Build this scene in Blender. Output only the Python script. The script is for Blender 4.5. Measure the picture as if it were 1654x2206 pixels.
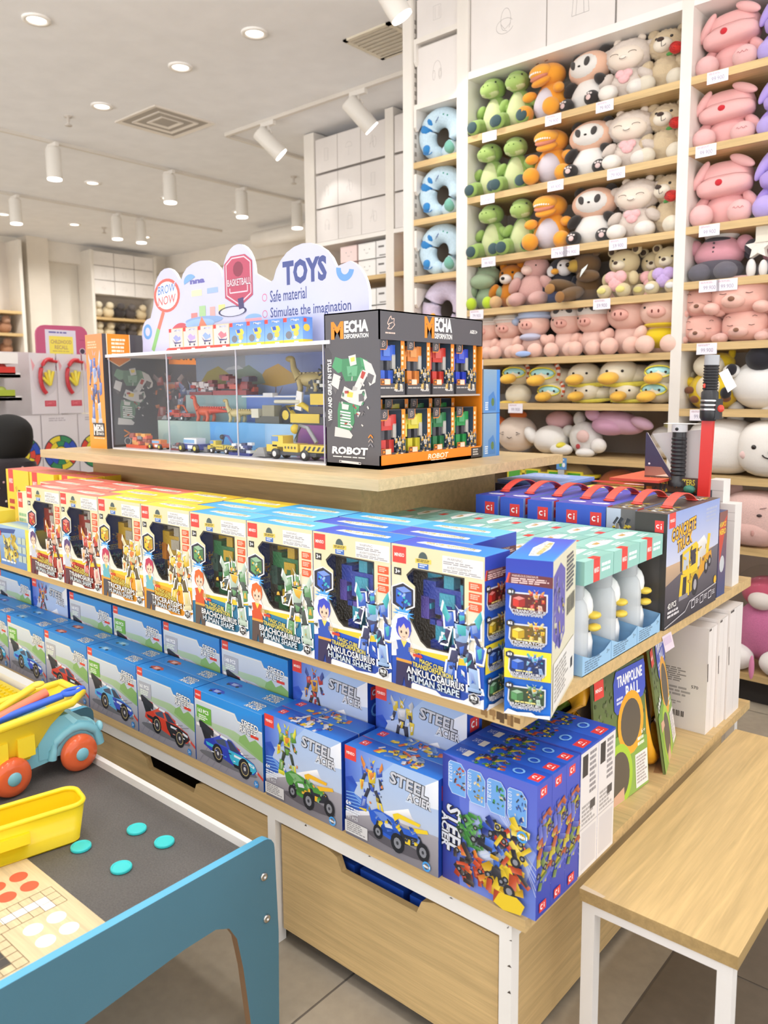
import bpy, math, random
from mathutils import Vector, Matrix, noise
from mathutils.geometry import tessellate_polygon
R=math.radians
for o in list(bpy.data.objects): bpy.data.objects.remove(o)
SC=bpy.context.scene; COL=SC.collection
# ---------------- camera, world, exposure, large lights
FPX,PY,PITCH,ROLL,YAW=1709.788,1046.624,0.1200977,-0.0078891,-0.7116049
cam=bpy.data.cameras.new('camera'); co=bpy.data.objects.new('camera',cam); COL.objects.link(co)
def _camaxes():
    cp,sp=math.cos(PITCH),math.sin(PITCH); r=Vector((1,0,0)); f=Vector((0,cp,-sp)); u=Vector((0,sp,cp))
    cr,sr=math.cos(ROLL),math.sin(ROLL); r2=r*cr+u*sr; u2=u*cr-r*sr
    m=Matrix.Rotation(-YAW,3,'Z'); return m@r2,m@u2,m@f
_r,_u,_f=_camaxes()
co.matrix_world=Matrix(((_r.x,_u.x,-_f.x,0),(_r.y,_u.y,-_f.y,0),(_r.z,_u.z,-_f.z,1.5),(0,0,0,1)))
cam.sensor_fit='VERTICAL'; cam.sensor_height=36; cam.lens=36*FPX/2206; cam.shift_y=-(1103-PY)/2206
cam.clip_start=.05; cam.clip_end=60
cam.dof.use_dof=True; cam.dof.focus_distance=2.3; cam.dof.aperture_fstop=4.2
SC.camera=co
vs=SC.view_settings; vs.view_transform='Standard'; vs.look='None'; vs.exposure=0.0; vs.gamma=1; vs.use_curve_mapping=False
wd=bpy.data.worlds.new('world'); SC.world=wd; wd.use_nodes=True
_nt=wd.node_tree; _bg=_nt.nodes['Background']; _tc=_nt.nodes.new('ShaderNodeTexCoord'); _sp=_nt.nodes.new('ShaderNodeSeparateXYZ'); _rp=_nt.nodes.new('ShaderNodeValToRGB'); _ma=_nt.nodes.new('ShaderNodeMapRange')
_ma.inputs[1].default_value=-.5; _ma.inputs[2].default_value=.5; _rp.color_ramp.elements[0].color=(1,.985,.97,1); _rp.color_ramp.elements[1].color=(.5,.495,.49,1); _rp.color_ramp.elements[0].position=.35; _rp.color_ramp.elements[1].position=.6
_nt.links.new(_tc.outputs['Generated'],_sp.inputs[0]); _nt.links.new(_sp.outputs['Z'],_ma.inputs[0]); _nt.links.new(_ma.outputs[0],_rp.inputs[0]); _nt.links.new(_rp.outputs[0],_bg.inputs[0]); _bg.inputs[1].default_value=3.25   # added ambient fill for the unseen shop, brighter from below to lift the ceiling
cy=SC.cycles; cy.max_bounces=7; cy.diffuse_bounces=4; cy.glossy_bounces=3; cy.transmission_bounces=4; cy.transparent_max_bounces=24
cy.use_denoising=True; cy.sample_clamp_indirect=4; cy.caustics_reflective=False; cy.caustics_refractive=False; cy.use_adaptive_sampling=True; cy.adaptive_threshold=.03
CEIL=3.8
def lamp(kind,name,loc,aim,power,size=.2,col=(1,.98,.955),spot=70,blend=.5):
    l=bpy.data.lights.new(name,kind); l.energy=power; l.color=col
    if kind=='SPOT': l.spot_size=R(spot); l.spot_blend=blend; l.shadow_soft_size=size
    elif kind=='AREA': l.shape='DISK'; l.size=size; l.spread=R(150)
    o=bpy.data.objects.new(name,l); COL.objects.link(o); o.location=loc
    o.rotation_euler=(Vector(aim)-Vector(loc)).to_track_quat('-Z','Y').to_euler(); return o
# ---------------- materials (colour comes from the mesh colour attribute, look from nodes)
def lin(h):
    def f(c):
        c/=255; return c/12.92 if c<=.04045 else ((c+.055)/1.055)**2.4
    return (f(h>>16&255),f(h>>8&255),f(h&255),1)
MATS={}
def newmat(n):
    m=bpy.data.materials.new(n); m.use_nodes=True; nt=m.node_tree; nt.nodes.clear()
    out=nt.nodes.new('ShaderNodeOutputMaterial'); return m,nt,out
def mat(k):
    if k in MATS: return MATS[k]
    m,nt,out=newmat(k); N=nt.nodes.new; L=nt.links.new
    at=N('ShaderNodeAttribute'); at.attribute_name='Col'; col=at.outputs['Color']
    b=N('ShaderNodeBsdfPrincipled')
    if k in('clear','film'):
        tr=N('ShaderNodeBsdfTransparent'); gl=N('ShaderNodeBsdfGlossy'); gl.inputs['Roughness'].default_value=.06 if k=='clear' else .14
        lw=N('ShaderNodeLayerWeight'); pw=N('ShaderNodeMath'); pw.operation='POWER'; pw.inputs[1].default_value=4; L(lw.outputs['Facing'],pw.inputs[0]); fr=N('ShaderNodeMapRange'); fr.inputs[3].default_value=.012 if k=='clear' else .06; fr.inputs[4].default_value=.28; L(pw.outputs[0],fr.inputs[0]); mx=N('ShaderNodeMixShader')
        tr.inputs[0].default_value=(.975,.98,.985,1) if k=='clear' else (.93,.93,.92,1)
        if k=='film':
            nz=N('ShaderNodeTexNoise'); nz.inputs['Scale'].default_value=28; bp=N('ShaderNodeBump'); bp.inputs['Strength'].default_value=.8; bp.inputs['Distance'].default_value=.02
            L(nz.outputs[0],bp.inputs['Height']); L(bp.outputs[0],gl.inputs['Normal']); L(bp.outputs[0],lw.inputs['Normal'])
        L(fr.outputs[0],mx.inputs[0]); L(tr.outputs[0],mx.inputs[1]); L(gl.outputs[0],mx.inputs[2]); L(mx.outputs[0],out.inputs[0])
    elif k=='frost':
        tr=N('ShaderNodeBsdfTransparent'); tr.inputs[0].default_value=(.95,.96,.97,1); mx=N('ShaderNodeMixShader'); mx.inputs[0].default_value=.6
        b.inputs['Roughness'].default_value=.25; L(col,b.inputs['Base Color']); L(tr.outputs[0],mx.inputs[1]); L(b.outputs[0],mx.inputs[2]); L(mx.outputs[0],out.inputs[0])
    elif k=='emit':
        e=N('ShaderNodeEmission'); e.inputs[1].default_value=6; L(col,e.inputs[0]); L(e.outputs[0],out.inputs[0])
    else:
        tc=N('ShaderNodeTexCoord'); rough=dict(card=.42,paper=.7,plush=.95,fur=.95,plastic=.32,gloss=.15,paint=.4,metal=.3,wood_x=.45,wood_y=.45,wood_z=.45,matte=.8,grain=.6,floor=.45,ceil=.9,cloth=.85).get(k,.5)
        b.inputs['Roughness'].default_value=rough
        def mulnoise(scale,lo,hi,vec=None,detail=3):
            nz=N('ShaderNodeTexNoise'); nz.inputs['Scale'].default_value=scale; nz.inputs['Detail'].default_value=detail
            L(vec or tc.outputs['Object'],nz.inputs['Vector'])
            mr=N('ShaderNodeMapRange'); mr.inputs[1].default_value=.3; mr.inputs[2].default_value=.7; mr.inputs[3].default_value=lo; mr.inputs[4].default_value=hi
            L(nz.outputs[0],mr.inputs[0]); return nz,mr.outputs[0]
        def mul(c,f):
            mx=N('ShaderNodeMix'); mx.data_type='RGBA'; mx.blend_type='MULTIPLY'; mx.inputs[0].default_value=1
            L(c,mx.inputs[6]); L(f,mx.inputs[7]); return mx.outputs[2]
        def bump(h,st,dist=.01):
            bp=N('ShaderNodeBump'); bp.inputs['Strength'].default_value=st; bp.inputs['Distance'].default_value=dist; L(h,bp.inputs['Height']); L(bp.outputs[0],b.inputs['Normal'])
        if k in('plush','fur','cloth'):
            nz,f=mulnoise(90 if k!='fur' else 55,.92 if k!='fur' else .76,1.05); col=mul(col,f); bump(nz.outputs[0],.35 if k!='fur' else .5,.006 if k!='fur' else .008)
            b.inputs['Sheen Weight'].default_value=.25; b.inputs['Specular IOR Level'].default_value=.15
        elif k[:4]=='wood':
            mp=N('ShaderNodeMapping'); s=dict(x=(1.6,34,34),y=(34,1.6,34),z=(34,34,1.6))[k[5]]; mp.inputs['Scale'].default_value=s; L(tc.outputs['Object'],mp.inputs[0])
            nz,f=mulnoise(1.6,.80,1.06,mp.outputs[0],6); nz.inputs['Distortion'].default_value=.6
            n2,f2=mulnoise(7,.93,1.03,mp.outputs[0],2); col=mul(mul(col,f),f2); bump(n2.outputs[0],.1,.004)
        elif k=='floor':
            nz,f=mulnoise(1.7,.82,1.1,None,8); n2,f2=mulnoise(30,.93,1.05); col=mul(mul(col,f),f2)
        elif k=='grain':
            nz,f=mulnoise(260,.82,1.2,None,2); n2,f2=mulnoise(9,.9,1.06); col=mul(mul(col,f),f2); bump(nz.outputs[0],.15,.002)
        elif k in('card','paper','paint','ceil','matte'):
            nz,f=mulnoise(5,.965,1.02); col=mul(col,f)
        elif k in('plastic','gloss'):
            nz,f=mulnoise(3,.98,1.01); col=mul(col,f)
        if k=='metal': b.inputs['Metallic'].default_value=1
        L(col,b.inputs['Base Color']); L(b.outputs[0],out.inputs[0])
    MATS[k]=m; return m
# ---------------- mesh builder
class MB:
    def __init__(s): s.v=[];s.f=[];s.m=[];s.c=[];s.s=[];s.T=None
    def add(s,pts,faces,col,mt='card',sm=False):
        o=len(s.v)
        for p in pts:
            p=Vector(p); s.v.append(tuple(s.T@p if s.T else p))
        for i,f in enumerate(faces):
            s.f.append([o+a for a in f]); s.m.append(mt); s.s.append(sm)
            s.c.append(col if isinstance(col,int) else ([col[a] for a in f] if len(col)==len(pts) and not isinstance(col,dict) else col[i]))
        return s
    def face(s,pts,col,mt='card'): return s.add(pts,[list(range(len(pts)))],col if isinstance(col,int) else list(col),mt)
    def box(s,x0,y0,z0,x1,y1,z1,col,mt='card',cols=None):
        P=[(x0,y0,z0),(x1,y0,z0),(x1,y1,z0),(x0,y1,z0),(x0,y0,z1),(x1,y0,z1),(x1,y1,z1),(x0,y1,z1)]
        F=dict(b=(3,2,1,0),t=(4,5,6,7),f=(0,1,5,4),r=(1,2,6,5),k=(2,3,7,6),l=(3,0,4,7))
        for k,f in F.items():
            c=(cols or {}).get(k,col)
            if c is not None: s.add([P[a] for a in f],[(0,1,2,3)],c,mt)
        return s
    def cbox(s,c,d,col,mt='card'):
        return s.box(c[0]-d[0]/2,c[1]-d[1]/2,c[2]-d[2]/2,c[0]+d[0]/2,c[1]+d[1]/2,c[2]+d[2]/2,col,mt)
    def prism(s,poly,d0,d1,ax,col,mt='card',side=None,sm=False):
        n=len(poly)
        def P(a,b,d): return (a,b,d) if ax=='z' else ((a,d,b) if ax=='y' else (d,a,b))
        A=[P(a,b,d0) for a,b in poly];B=[P(a,b,d1) for a,b in poly]
        t=tessellate_polygon([[Vector((a,b,0)) for a,b in poly]])
        s.add(A,[tuple(x) for x in t],col,mt); s.add(B,[tuple(x) for x in t],col,mt)
        s.add(A+B,[(i,(i+1)%n,n+(i+1)%n,n+i) for i in range(n)],side if side is not None else col,mt,sm); return s
    def tube(s,path,r,col,mt='plastic',n=8,cap=True,closed=False):
        path=[Vector(p) for p in path]; m=len(path); pts=[]
        for i,p in enumerate(path):
            a=path[(i-1)%m] if (i>0 or closed) else p; b=path[(i+1)%m] if (i<m-1 or closed) else p
            t=(b-a).normalized(); up=Vector((0,0,1)) if abs(t.z)<.9 else Vector((1,0,0))
            x=t.cross(up).normalized(); y=t.cross(x); rr=r[i] if isinstance(r,(list,tuple)) else r
            for k in range(n):
                q=2*math.pi*k/n; pts.append(p+x*(math.cos(q)*rr)+y*(math.sin(q)*rr))
        F=[(i*n+k,i*n+(k+1)%n,((i+1)%m)*n+(k+1)%n,((i+1)%m)*n+k) for i in range(m if closed else m-1) for k in range(n)]
        s.add(pts,F,col,mt,True)
        if cap and not closed: s.add(pts[:n],[tuple(range(n))],col,mt); s.add(pts[-n:],[tuple(reversed(range(n)))],col,mt)
        return s
    def lathe(s,prof,c,col,mt='plastic',n=24,ax='z',sm=True):
        pts=[];m=len(prof)
        for r,h in prof:
            for k in range(n):
                q=2*math.pi*k/n; a,b=math.cos(q)*r,math.sin(q)*r
                p=(a,b,h) if ax=='z' else ((a,h,b) if ax=='y' else (h,a,b)); pts.append((p[0]+c[0],p[1]+c[1],p[2]+c[2]))
        F=[(i*n+k,i*n+(k+1)%n,(i+1)*n+(k+1)%n,(i+1)*n+k) for i in range(m-1) for k in range(n)]
        if isinstance(col,list): col=[col[i//n] for i in range((m-1)*n)]
        s.add(pts,F,col,mt,sm)
        return s
    def ell(s,c,r,col,mt='plush',nu=16,nv=10,rot=None,fn=None):
        M=Matrix.Translation(c)@(rot.to_4x4() if rot else Matrix.Identity(4)); pts=[];
        r=(r,r,r) if not isinstance(r,(tuple,list)) else r
        for j in range(nv+1):
            t=math.pi*j/nv
            for i in range(nu):
                q=2*math.pi*i/nu; d=Vector((math.sin(t)*math.cos(q),math.sin(t)*math.sin(q),math.cos(t)))
                if fn: d=fn(d)
                pts.append(M@Vector((d.x*r[0],d.y*r[1],d.z*r[2])))
        F=[(j*nu+i,(j+1)*nu+i,(j+1)*nu+(i+1)%nu,j*nu+(i+1)%nu) for j in range(nv) for i in range(nu)]
        s.add(pts,F,col,mt,True); return s
    def mesh(s,name):
        me=bpy.data.meshes.new(name); me.from_pydata(s.v,[],s.f)
        ks=list(dict.fromkeys(s.m)); [me.materials.append(mat(k)) for k in ks]; ix={k:i for i,k in enumerate(ks)}
        me.polygons.foreach_set('material_index',[ix[k] for k in s.m]); me.polygons.foreach_set('use_smooth',s.s)
        ca=me.color_attributes.new('Col','FLOAT_COLOR','CORNER'); buf=[]
        for f,c in zip(s.f,s.c):
            if isinstance(c,int): buf+=LC(c)*len(f)
            else:
                for x in c: buf+=LC(x)
        ca.data.foreach_set('color',buf); me.update(); return me
    def build(s,name,parent=None,loc=None,rz=0,bev=0):
        return link(s.mesh(name),name,parent,loc,rz,bev)
_lc={}
def LC(h):
    if h not in _lc: _lc[h]=list(lin(h))
    return _lc[h]
def link(me,name,parent=None,loc=None,rz=0,bev=0):
    o=bpy.data.objects.new(name,me); COL.objects.link(o)
    if parent: o.parent=parent
    if loc is not None: o.location=loc
    if rz: o.rotation_euler=(0,0,rz)
    if bev:
        b=o.modifiers.new('edge','BEVEL'); b.width=bev; b.segments=2; b.limit_method='ANGLE'
    return o
def tag(o,label,cat,group=None):
    o['label']=label; o['category']=cat
    if group: o['group']=group
    return o
def struct(o): o['kind']='structure'; return o
def empty(name,loc,rz=0,label=None,cat=None,group=None):
    o=bpy.data.objects.new(name,None); COL.objects.link(o); o.location=loc; o.rotation_euler=(0,0,rz); o.empty_display_size=.05
    if label: tag(o,label,cat,group)
    return o
def clone(o,loc=None,rz=None,label=None,group=None,parent=None):
    c=o.copy(); COL.objects.link(c)
    if parent: c.parent=parent
    if loc is not None: c.location=loc
    if rz is not None: c.rotation_euler=(0,0,rz)
    if label: c['label']=label
    if group: c['group']=group
    for ch in list(o.children): clone(ch,parent=c)
    return c
# ---------------- text and printed art
_tx={}
def tmesh(st,bold=0):
    k=(st,bold)
    if k not in _tx:
        cu=bpy.data.curves.new('t','FONT'); cu.body=st; cu.resolution_u=2; cu.offset=bold; cu.fill_mode='FRONT' if hasattr(cu,'fill_mode') else cu.fill_mode
        ob=bpy.data.objects.new('t',cu); me=ob.to_mesh(); V=[(v.co.x,v.co.y) for v in me.vertices]; F=[tuple(p.vertices) for p in me.polygons]
        ob.to_mesh_clear(); bpy.data.objects.remove(ob); bpy.data.curves.remove(cu)
        if V:
            x0=min(v[0] for v in V);x1=max(v[0] for v in V);y0=min(v[1] for v in V);y1=max(v[1] for v in V)
            V=[((x-x0)/max(x1-x0,1e-6),(y1-y)/max(y1-y0,1e-6)) for x,y in V]
        _tx[k]=(V,F)
    return _tx[k]
class Cv:
    """a printed face: x to the right, y down, both 0..1"""
    def __init__(s,mb,o,u,v,mt='card',k=None,eps=3e-5):
        s.mb=mb;s.o=Vector(o);s.u=Vector(u);s.v=Vector(v);s.n=(s.v.cross(s.u)).normalized();s.k=k or [1];s.mt=mt;s.e=eps;s.a=s.u.length/s.v.length
    def P(s,x,y): return s.o+s.u*x+s.v*y+s.n*(s.k[0]*s.e)
    def poly(s,pts,col,step=True):
        if step: s.k[0]+=1
        if len(pts)>4:
            t=tessellate_polygon([[Vector((x,y,0)) for x,y in pts]]); s.mb.add([s.P(*p) for p in pts],[tuple(f) for f in t],col,s.mt)
        else: s.mb.add([s.P(*p) for p in pts],[tuple(range(len(pts)))],col,s.mt)
    def rect(s,x0,y0,x1,y1,c): s.poly([(x0,y0),(x0,y1),(x1,y1),(x1,y0)],c)
    def grad(s,x0,y0,x1,y1,c0,c1,hor=False): s.poly([(x0,y0),(x0,y1),(x1,y1),(x1,y0)],[c0,c0,c1,c1] if hor else [c0,c1,c1,c0])
    def ell(s,x,y,rx,ry=None,col=0,n=14,a0=0,a1=360):
        ry=ry if ry is not None else rx*s.a
        s.poly([(x+rx*math.cos(R(a0+(a1-a0)*i/n)),y+ry*math.sin(R(a0+(a1-a0)*i/n))) for i in range(n+(a1-a0!=360))],col)
    def ring(s,x,y,rx,w,col,n=18,ry=None,a0=0,a1=360):
        ry=ry or rx*s.a; s.k[0]+=1; f=1-w/rx; A=[R(a0+(a1-a0)*i/n) for i in range(n+1)]
        pts=[s.P(x+rx*math.cos(a),y+ry*math.sin(a)) for a in A]+[s.P(x+rx*f*math.cos(a),y+ry*f*math.sin(a)) for a in A]
        s.mb.add(pts,[(i,i+1,n+2+i,n+1+i) for i in range(n)],col,s.mt)
    def line(s,pts,w,col):
        s.k[0]+=1
        for (x0,y0),(x1,y1) in zip(pts,pts[1:]):
            dx,dy=(x1-x0)*s.a,(y1-y0); l=math.hypot(dx,dy) or 1; nx,ny=-dy/l*w/2/s.a,dx/l*w/2
            s.poly([(x0+nx,y0+ny),(x1+nx,y1+ny),(x1-nx,y1-ny),(x0-nx,y0-ny)],col,False)
    def text(s,st,x,y,w,h,col,bold=0,shear=0,rise=0):
        V,F=tmesh(st,bold); s.k[0]+=1
        if F: s.mb.add([s.P(x+a*w+(1-b)*h*shear/s.a,y+b*h-a*rise) for a,b in V],F,col,s.mt)
    def otext(s,st,x,y,w,h,col,oc,shear=0,rise=0,bold=.015,ob=.06):
        s.text(st,x-.012*w,y-.05*h,w*1.024,h*1.1,oc,ob,shear,rise); s.text(st,x,y,w,h,col,bold,shear,rise)
    def greek(s,x0,y0,x1,y1,n,col,seed=0):
        rg=random.Random(seed); s.k[0]+=1; dy=(y1-y0)/n
        for i in range(n):
            x=x0; e=x1-(x1-x0)*rg.uniform(0,.3)
            while x<e-.01:
                w=min((x1-x0)*rg.uniform(.08,.3),e-x); s.poly([(x,y0+dy*i),(x,y0+dy*(i+.6)),(x+w,y0+dy*(i+.6)),(x+w,y0+dy*i)],col,False); x+=w+(x1-x0)*.03
    def sub(s,x,y,w,h,rot=0):
        """canvas inside: top-left x,y; turned by rot degrees about its centre"""
        W,H=w*s.u.length,h*s.v.length; eu,ev=s.u.normalized(),s.v.normalized(); c,d=math.cos(R(rot)),math.sin(R(rot))
        u2=(eu*c+ev*d)*W; v2=(ev*c-eu*d)*H; ce=s.o+s.u*(x+w/2)+s.v*(y+h/2)
        return Cv(s.mb,ce-u2/2-v2/2,u2,v2,s.mt,s.k,s.e)
def front(mb,x0,x1,y,z0,z1,**k): return Cv(mb,(x0,y,z1),(x1-x0,0,0),(0,0,z0-z1),**k)     # face towards -y
def rside(mb,x,y0,y1,z0,z1,**k): return Cv(mb,(x,y0,z1),(0,y1-y0,0),(0,0,z0-z1),**k)     # face towards +x
def topf(mb,x0,x1,y0,y1,z,**k): return Cv(mb,(x0,y1,z),(x1-x0,0,0),(0,y0-y1,0),**k)      # face towards +z
def mixc(a,b,t):
    return sum(int((a>>s&255)*(1-t)+(b>>s&255)*t)<<s for s in(16,8,0))
def red_tag(cv,x,y,w,h,st='MINISO'):
    cv.rect(x,y,x+w,y+h,0xE4423A); cv.text(st,x+w*.14,y+h*.4,w*.72,h*.22,0xFFF4EE,.02)
def ci_tag(cv,x,y,w,h):
    cv.rect(x,y,x+w,y+h,0xE5403F); k=cv.sub(x,y,w,h); k.ring(.36,.5,.22,.1,0xFFFFFF,12,None,50,310); k.rect(.66,.42,.76,.74,0xFFFFFF); k.ell(.71,.3,.06,None,0xFFFFFF,8)
def robot(cv,pal,seed=0,outline=None,pose=0):
    """a jointed toy robot in flat printed shapes"""
    rg=random.Random(seed); m,s,a,d=pal; L=[]; j=lambda v:v+rg.uniform(-.025,.025)
    def q(pts,c): L.append(([(j(x),j(y)) for x,y in pts],c))
    sg=rg.choice((-1,1)); lf=.06*rg.random()
    for side in(-1,1):
        x=.5+side*.13; f=side*.1+side*sg*lf
        q([(x-.07,.52),(x+.07,.52),(x+f+.07,.74),(x+f-.06,.74)],d); q([(x+f-.09,.72),(x+f+.09,.71),(x+f*1.5+.12,.97),(x+f*1.5-.11,.99)],m if side<0 else s)
        q([(x+f-.05,.75),(x+f+.03,.75),(x+f*1.4+.03,.9),(x+f*1.4-.05,.9)],mixc(m,0xFFFFFF,.45)); q([(x+f*1.5-.13,.94),(x+f*1.5+.14,.93),(x+f*1.5+.15,1),(x+f*1.5-.15,1)],s)
        sx=.5+side*.27; up=.05 if side==sg else -.02
        q([(sx-.11,.15-up),(sx+.1,.12-up),(sx+.13,.3-up),(sx-.07,.33-up)],m); q([(sx-.06,.17-up),(sx+.05,.15-up),(sx+.07,.22-up),(sx-.04,.24-up)],mixc(m,0xFFFFFF,.4))
        ex=sx+side*.1; hy=.6 if side!=sg else .42
        q([(sx-.05,.3),(sx+.06,.3),(ex+.05,.46),(ex-.06,.47)],d); q([(ex-.08,.42),(ex+.08,.42),(ex+.05+side*.02,hy),(ex-.08,hy+.03)],s if side<0 else m); q([(ex-.04,.45),(ex+.03,.45),(ex+.02,hy-.05),(ex-.04,hy-.04)],a)
        q([(sx-.02*side,.12),(sx+.12*side,-.02),(sx+.17*side,.08),(sx+.05*side,.2)],a if seed%2 else s)
    q([(.33,.2),(.67,.2),(.62,.42),(.38,.42)],s); q([(.39,.22),(.61,.22),(.57,.34),(.43,.34)],a); q([(.38,.42),(.62,.42),(.58,.56),(.42,.56)],d); q([(.43,.46),(.57,.46),(.54,.56),(.46,.56)],m)
    q([(.44,.05),(.56,.05),(.55,.19),(.45,.19)],m); q([(.45,.1),(.55,.1),(.54,.14),(.46,.14)],a); q([(.44,.06),(.38,-.04),(.47,.03)],s); q([(.56,.06),(.62,-.04),(.53,.03)],s)
    for i in range(16):
        x,y=rg.gauss(.5,.17),rg.uniform(.12,.9); w=rg.uniform(.015,.045); q([(x-w,y-w*.6),(x+w,y-w*.7),(x+w,y+w*.6),(x-w,y+w*.7)],rg.choice((a,d,0xE8E8F0,mixc(s,0,.3),m)))
    if outline is not None:
        cv.k[0]+=1
        for pts,c in L[:-16]:
            cx=sum(p[0] for p in pts)/len(pts);cy=sum(p[1] for p in pts)/len(pts)
            cv.poly([(x+(.035 if x>cx else -.035),y+(.035*cv.a if y>cy else -.035*cv.a)) for x,y in pts],outline,False)
        cv.k[0]+=1
    for pts,c in L: cv.poly(pts,[mixc(c,0xFFFFFF,.18),mixc(c,0xFFFFFF,.08),mixc(c,0,.18),mixc(c,0,.08)][:len(pts)])
def car(cv,b1,b2,seed=0):
    """racing car seen from its front quarter, nose to the right"""
    cv.ell(.5,.86,.5,.11,0x6F7078,18); W=0xE6EEF6; D=0x1C1E28
    cv.poly([(.02,.16),(.2,.24),(.24,.62),(.1,.5)],0x23252E); cv.poly([(.0,.08),(.05,.06),(.27,.2),(.26,.36),(.02,.24)],0x2C2E38)
    cv.poly([(.1,.5),(.28,.36),(.5,.36),(.78,.5),(.95,.58),(1,.72),(.94,.86),(.62,.86),(.2,.72),(.08,.64)],b1)
    cv.poly([(.52,.5),(.78,.52),(.95,.6),(.99,.72),(.93,.84),(.62,.84),(.55,.7)],b2)
    cv.poly([(.26,.37),(.38,.24),(.58,.25),(.74,.47),(.52,.5),(.3,.48)],mixc(b1,0xFFFFFF,.1)); cv.poly([(.5,.28),(.58,.28),(.72,.47),(.56,.5)],0x39425A); cv.poly([(.3,.4),(.46,.28),(.5,.46),(.34,.46)],0x4A566E)
    cv.poly([(.4,.22),(.52,.24),(.5,.3),(.38,.28)],W); cv.poly([(.86,.6),(.96,.64),(.95,.7),(.86,.67)],W); cv.poly([(.6,.8),(.92,.8),(.9,.88),(.62,.88)],D); cv.poly([(.12,.54),(.3,.56),(.3,.64),(.14,.62)],b2)
    cv.poly([(.62,.56),(.84,.58),(.84,.62),(.62,.62)],W)
    for x,y,r in((.33,.72,.095),(.79,.8,.1)):
        cv.ell(x,y,r,r*cv.a*1.15,D,14); cv.ell(x+.008,y,r*.68,r*cv.a*.8,0xB9A774,12); cv.ell(x+.008,y,r*.58,r*cv.a*.68,0x3A3A44,12); cv.ell(x+.008,y,r*.2,r*cv.a*.25,0xC9C9D0,8)
    rg=random.Random(seed)
    for i in range(10):
        x,y=rg.uniform(.15,.9),rg.uniform(.5,.76); cv.rect(x,y,x+rg.uniform(.02,.06),y+rg.uniform(.01,.03),rg.choice((W,b2,D,mixc(b1,0xFFFFFF,.5))))
def heap(cv,cols,n,seed=0,w=.09):
    """a jumble of bright building-brick pieces as printed on the cartons"""
    rg=random.Random(seed)
    for i in range(n):
        x,y=rg.uniform(.06,.94),rg.uniform(.06,.94)
        if abs(x-.5)+abs(y-.5)>.72: continue
        a=rg.uniform(0,3.1); l,t=rg.uniform(.5,1.3)*w,rg.uniform(.25,.6)*w; c,s=math.cos(a),math.sin(a); co_=rg.choice(cols)
        P=[(x+(c*l*p-s*t*q),y+(s*l*p+c*t*q)*cv.a) for p,q in((-1,-1),(-1,1),(1,1),(1,-1))]
        cv.poly(P,[co_,mixc(co_,0,.25),mixc(co_,0,.1),mixc(co_,0xFFFFFF,.25)])
        if i%6==0: cv.ell(x,y,w*.5,w*.5*cv.a,0x23242B,10); cv.ell(x,y,w*.25,w*.25*cv.a,0x8A8C94,8)
# ---------------- setting
rnd=random.Random(7)
WOOD=0xD6B680; WOODL=0xD3B98C; WHITE=0xEFEAE4
def room():
    X0,X1,Y0,Y1=-12.1,3.2,-3.4,8.3
    m=MB(); n=0
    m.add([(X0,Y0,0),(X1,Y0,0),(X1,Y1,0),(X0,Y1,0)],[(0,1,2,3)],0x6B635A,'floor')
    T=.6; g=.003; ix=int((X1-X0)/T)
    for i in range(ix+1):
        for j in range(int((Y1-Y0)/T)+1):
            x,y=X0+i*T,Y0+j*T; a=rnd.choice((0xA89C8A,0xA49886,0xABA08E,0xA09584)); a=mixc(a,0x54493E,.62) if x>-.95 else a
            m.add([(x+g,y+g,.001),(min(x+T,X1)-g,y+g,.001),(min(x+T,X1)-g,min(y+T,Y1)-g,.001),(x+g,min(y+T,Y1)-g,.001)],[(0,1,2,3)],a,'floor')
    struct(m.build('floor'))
    m=MB(); m.box(X0-.1,Y0,CEIL,X1+.1,Y1+.1,CEIL+.08,0xF0F0F2,'ceil'); struct(m.build('ceiling'))
    m=MB(); m.box(X0-.12,Y0,0,X0,Y1,CEIL,0xEDE6DA,'ceil'); struct(m.build('wall_left'))
    m=MB(); m.box(X0,Y1,0,X1,Y1+.12,CEIL,0xEDE6DA,'ceil'); struct(m.build('wall_back'))
    m=MB(); m.box(X0,5.69,0,X0+.28,6.02,CEIL,0xE2D8C9,'ceil'); struct(m.build('wall_pillar'))
    m=MB(); m.box(X0,6.02,3.5,X0+.12,Y1,CEIL,0xEFE8DE,'ceil'); m.box(X0,Y1-.12,3.5,-5.4,Y1,CEIL,0xEFE8DE,'ceil'); struct(m.build('trim_1'))
room()
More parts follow.
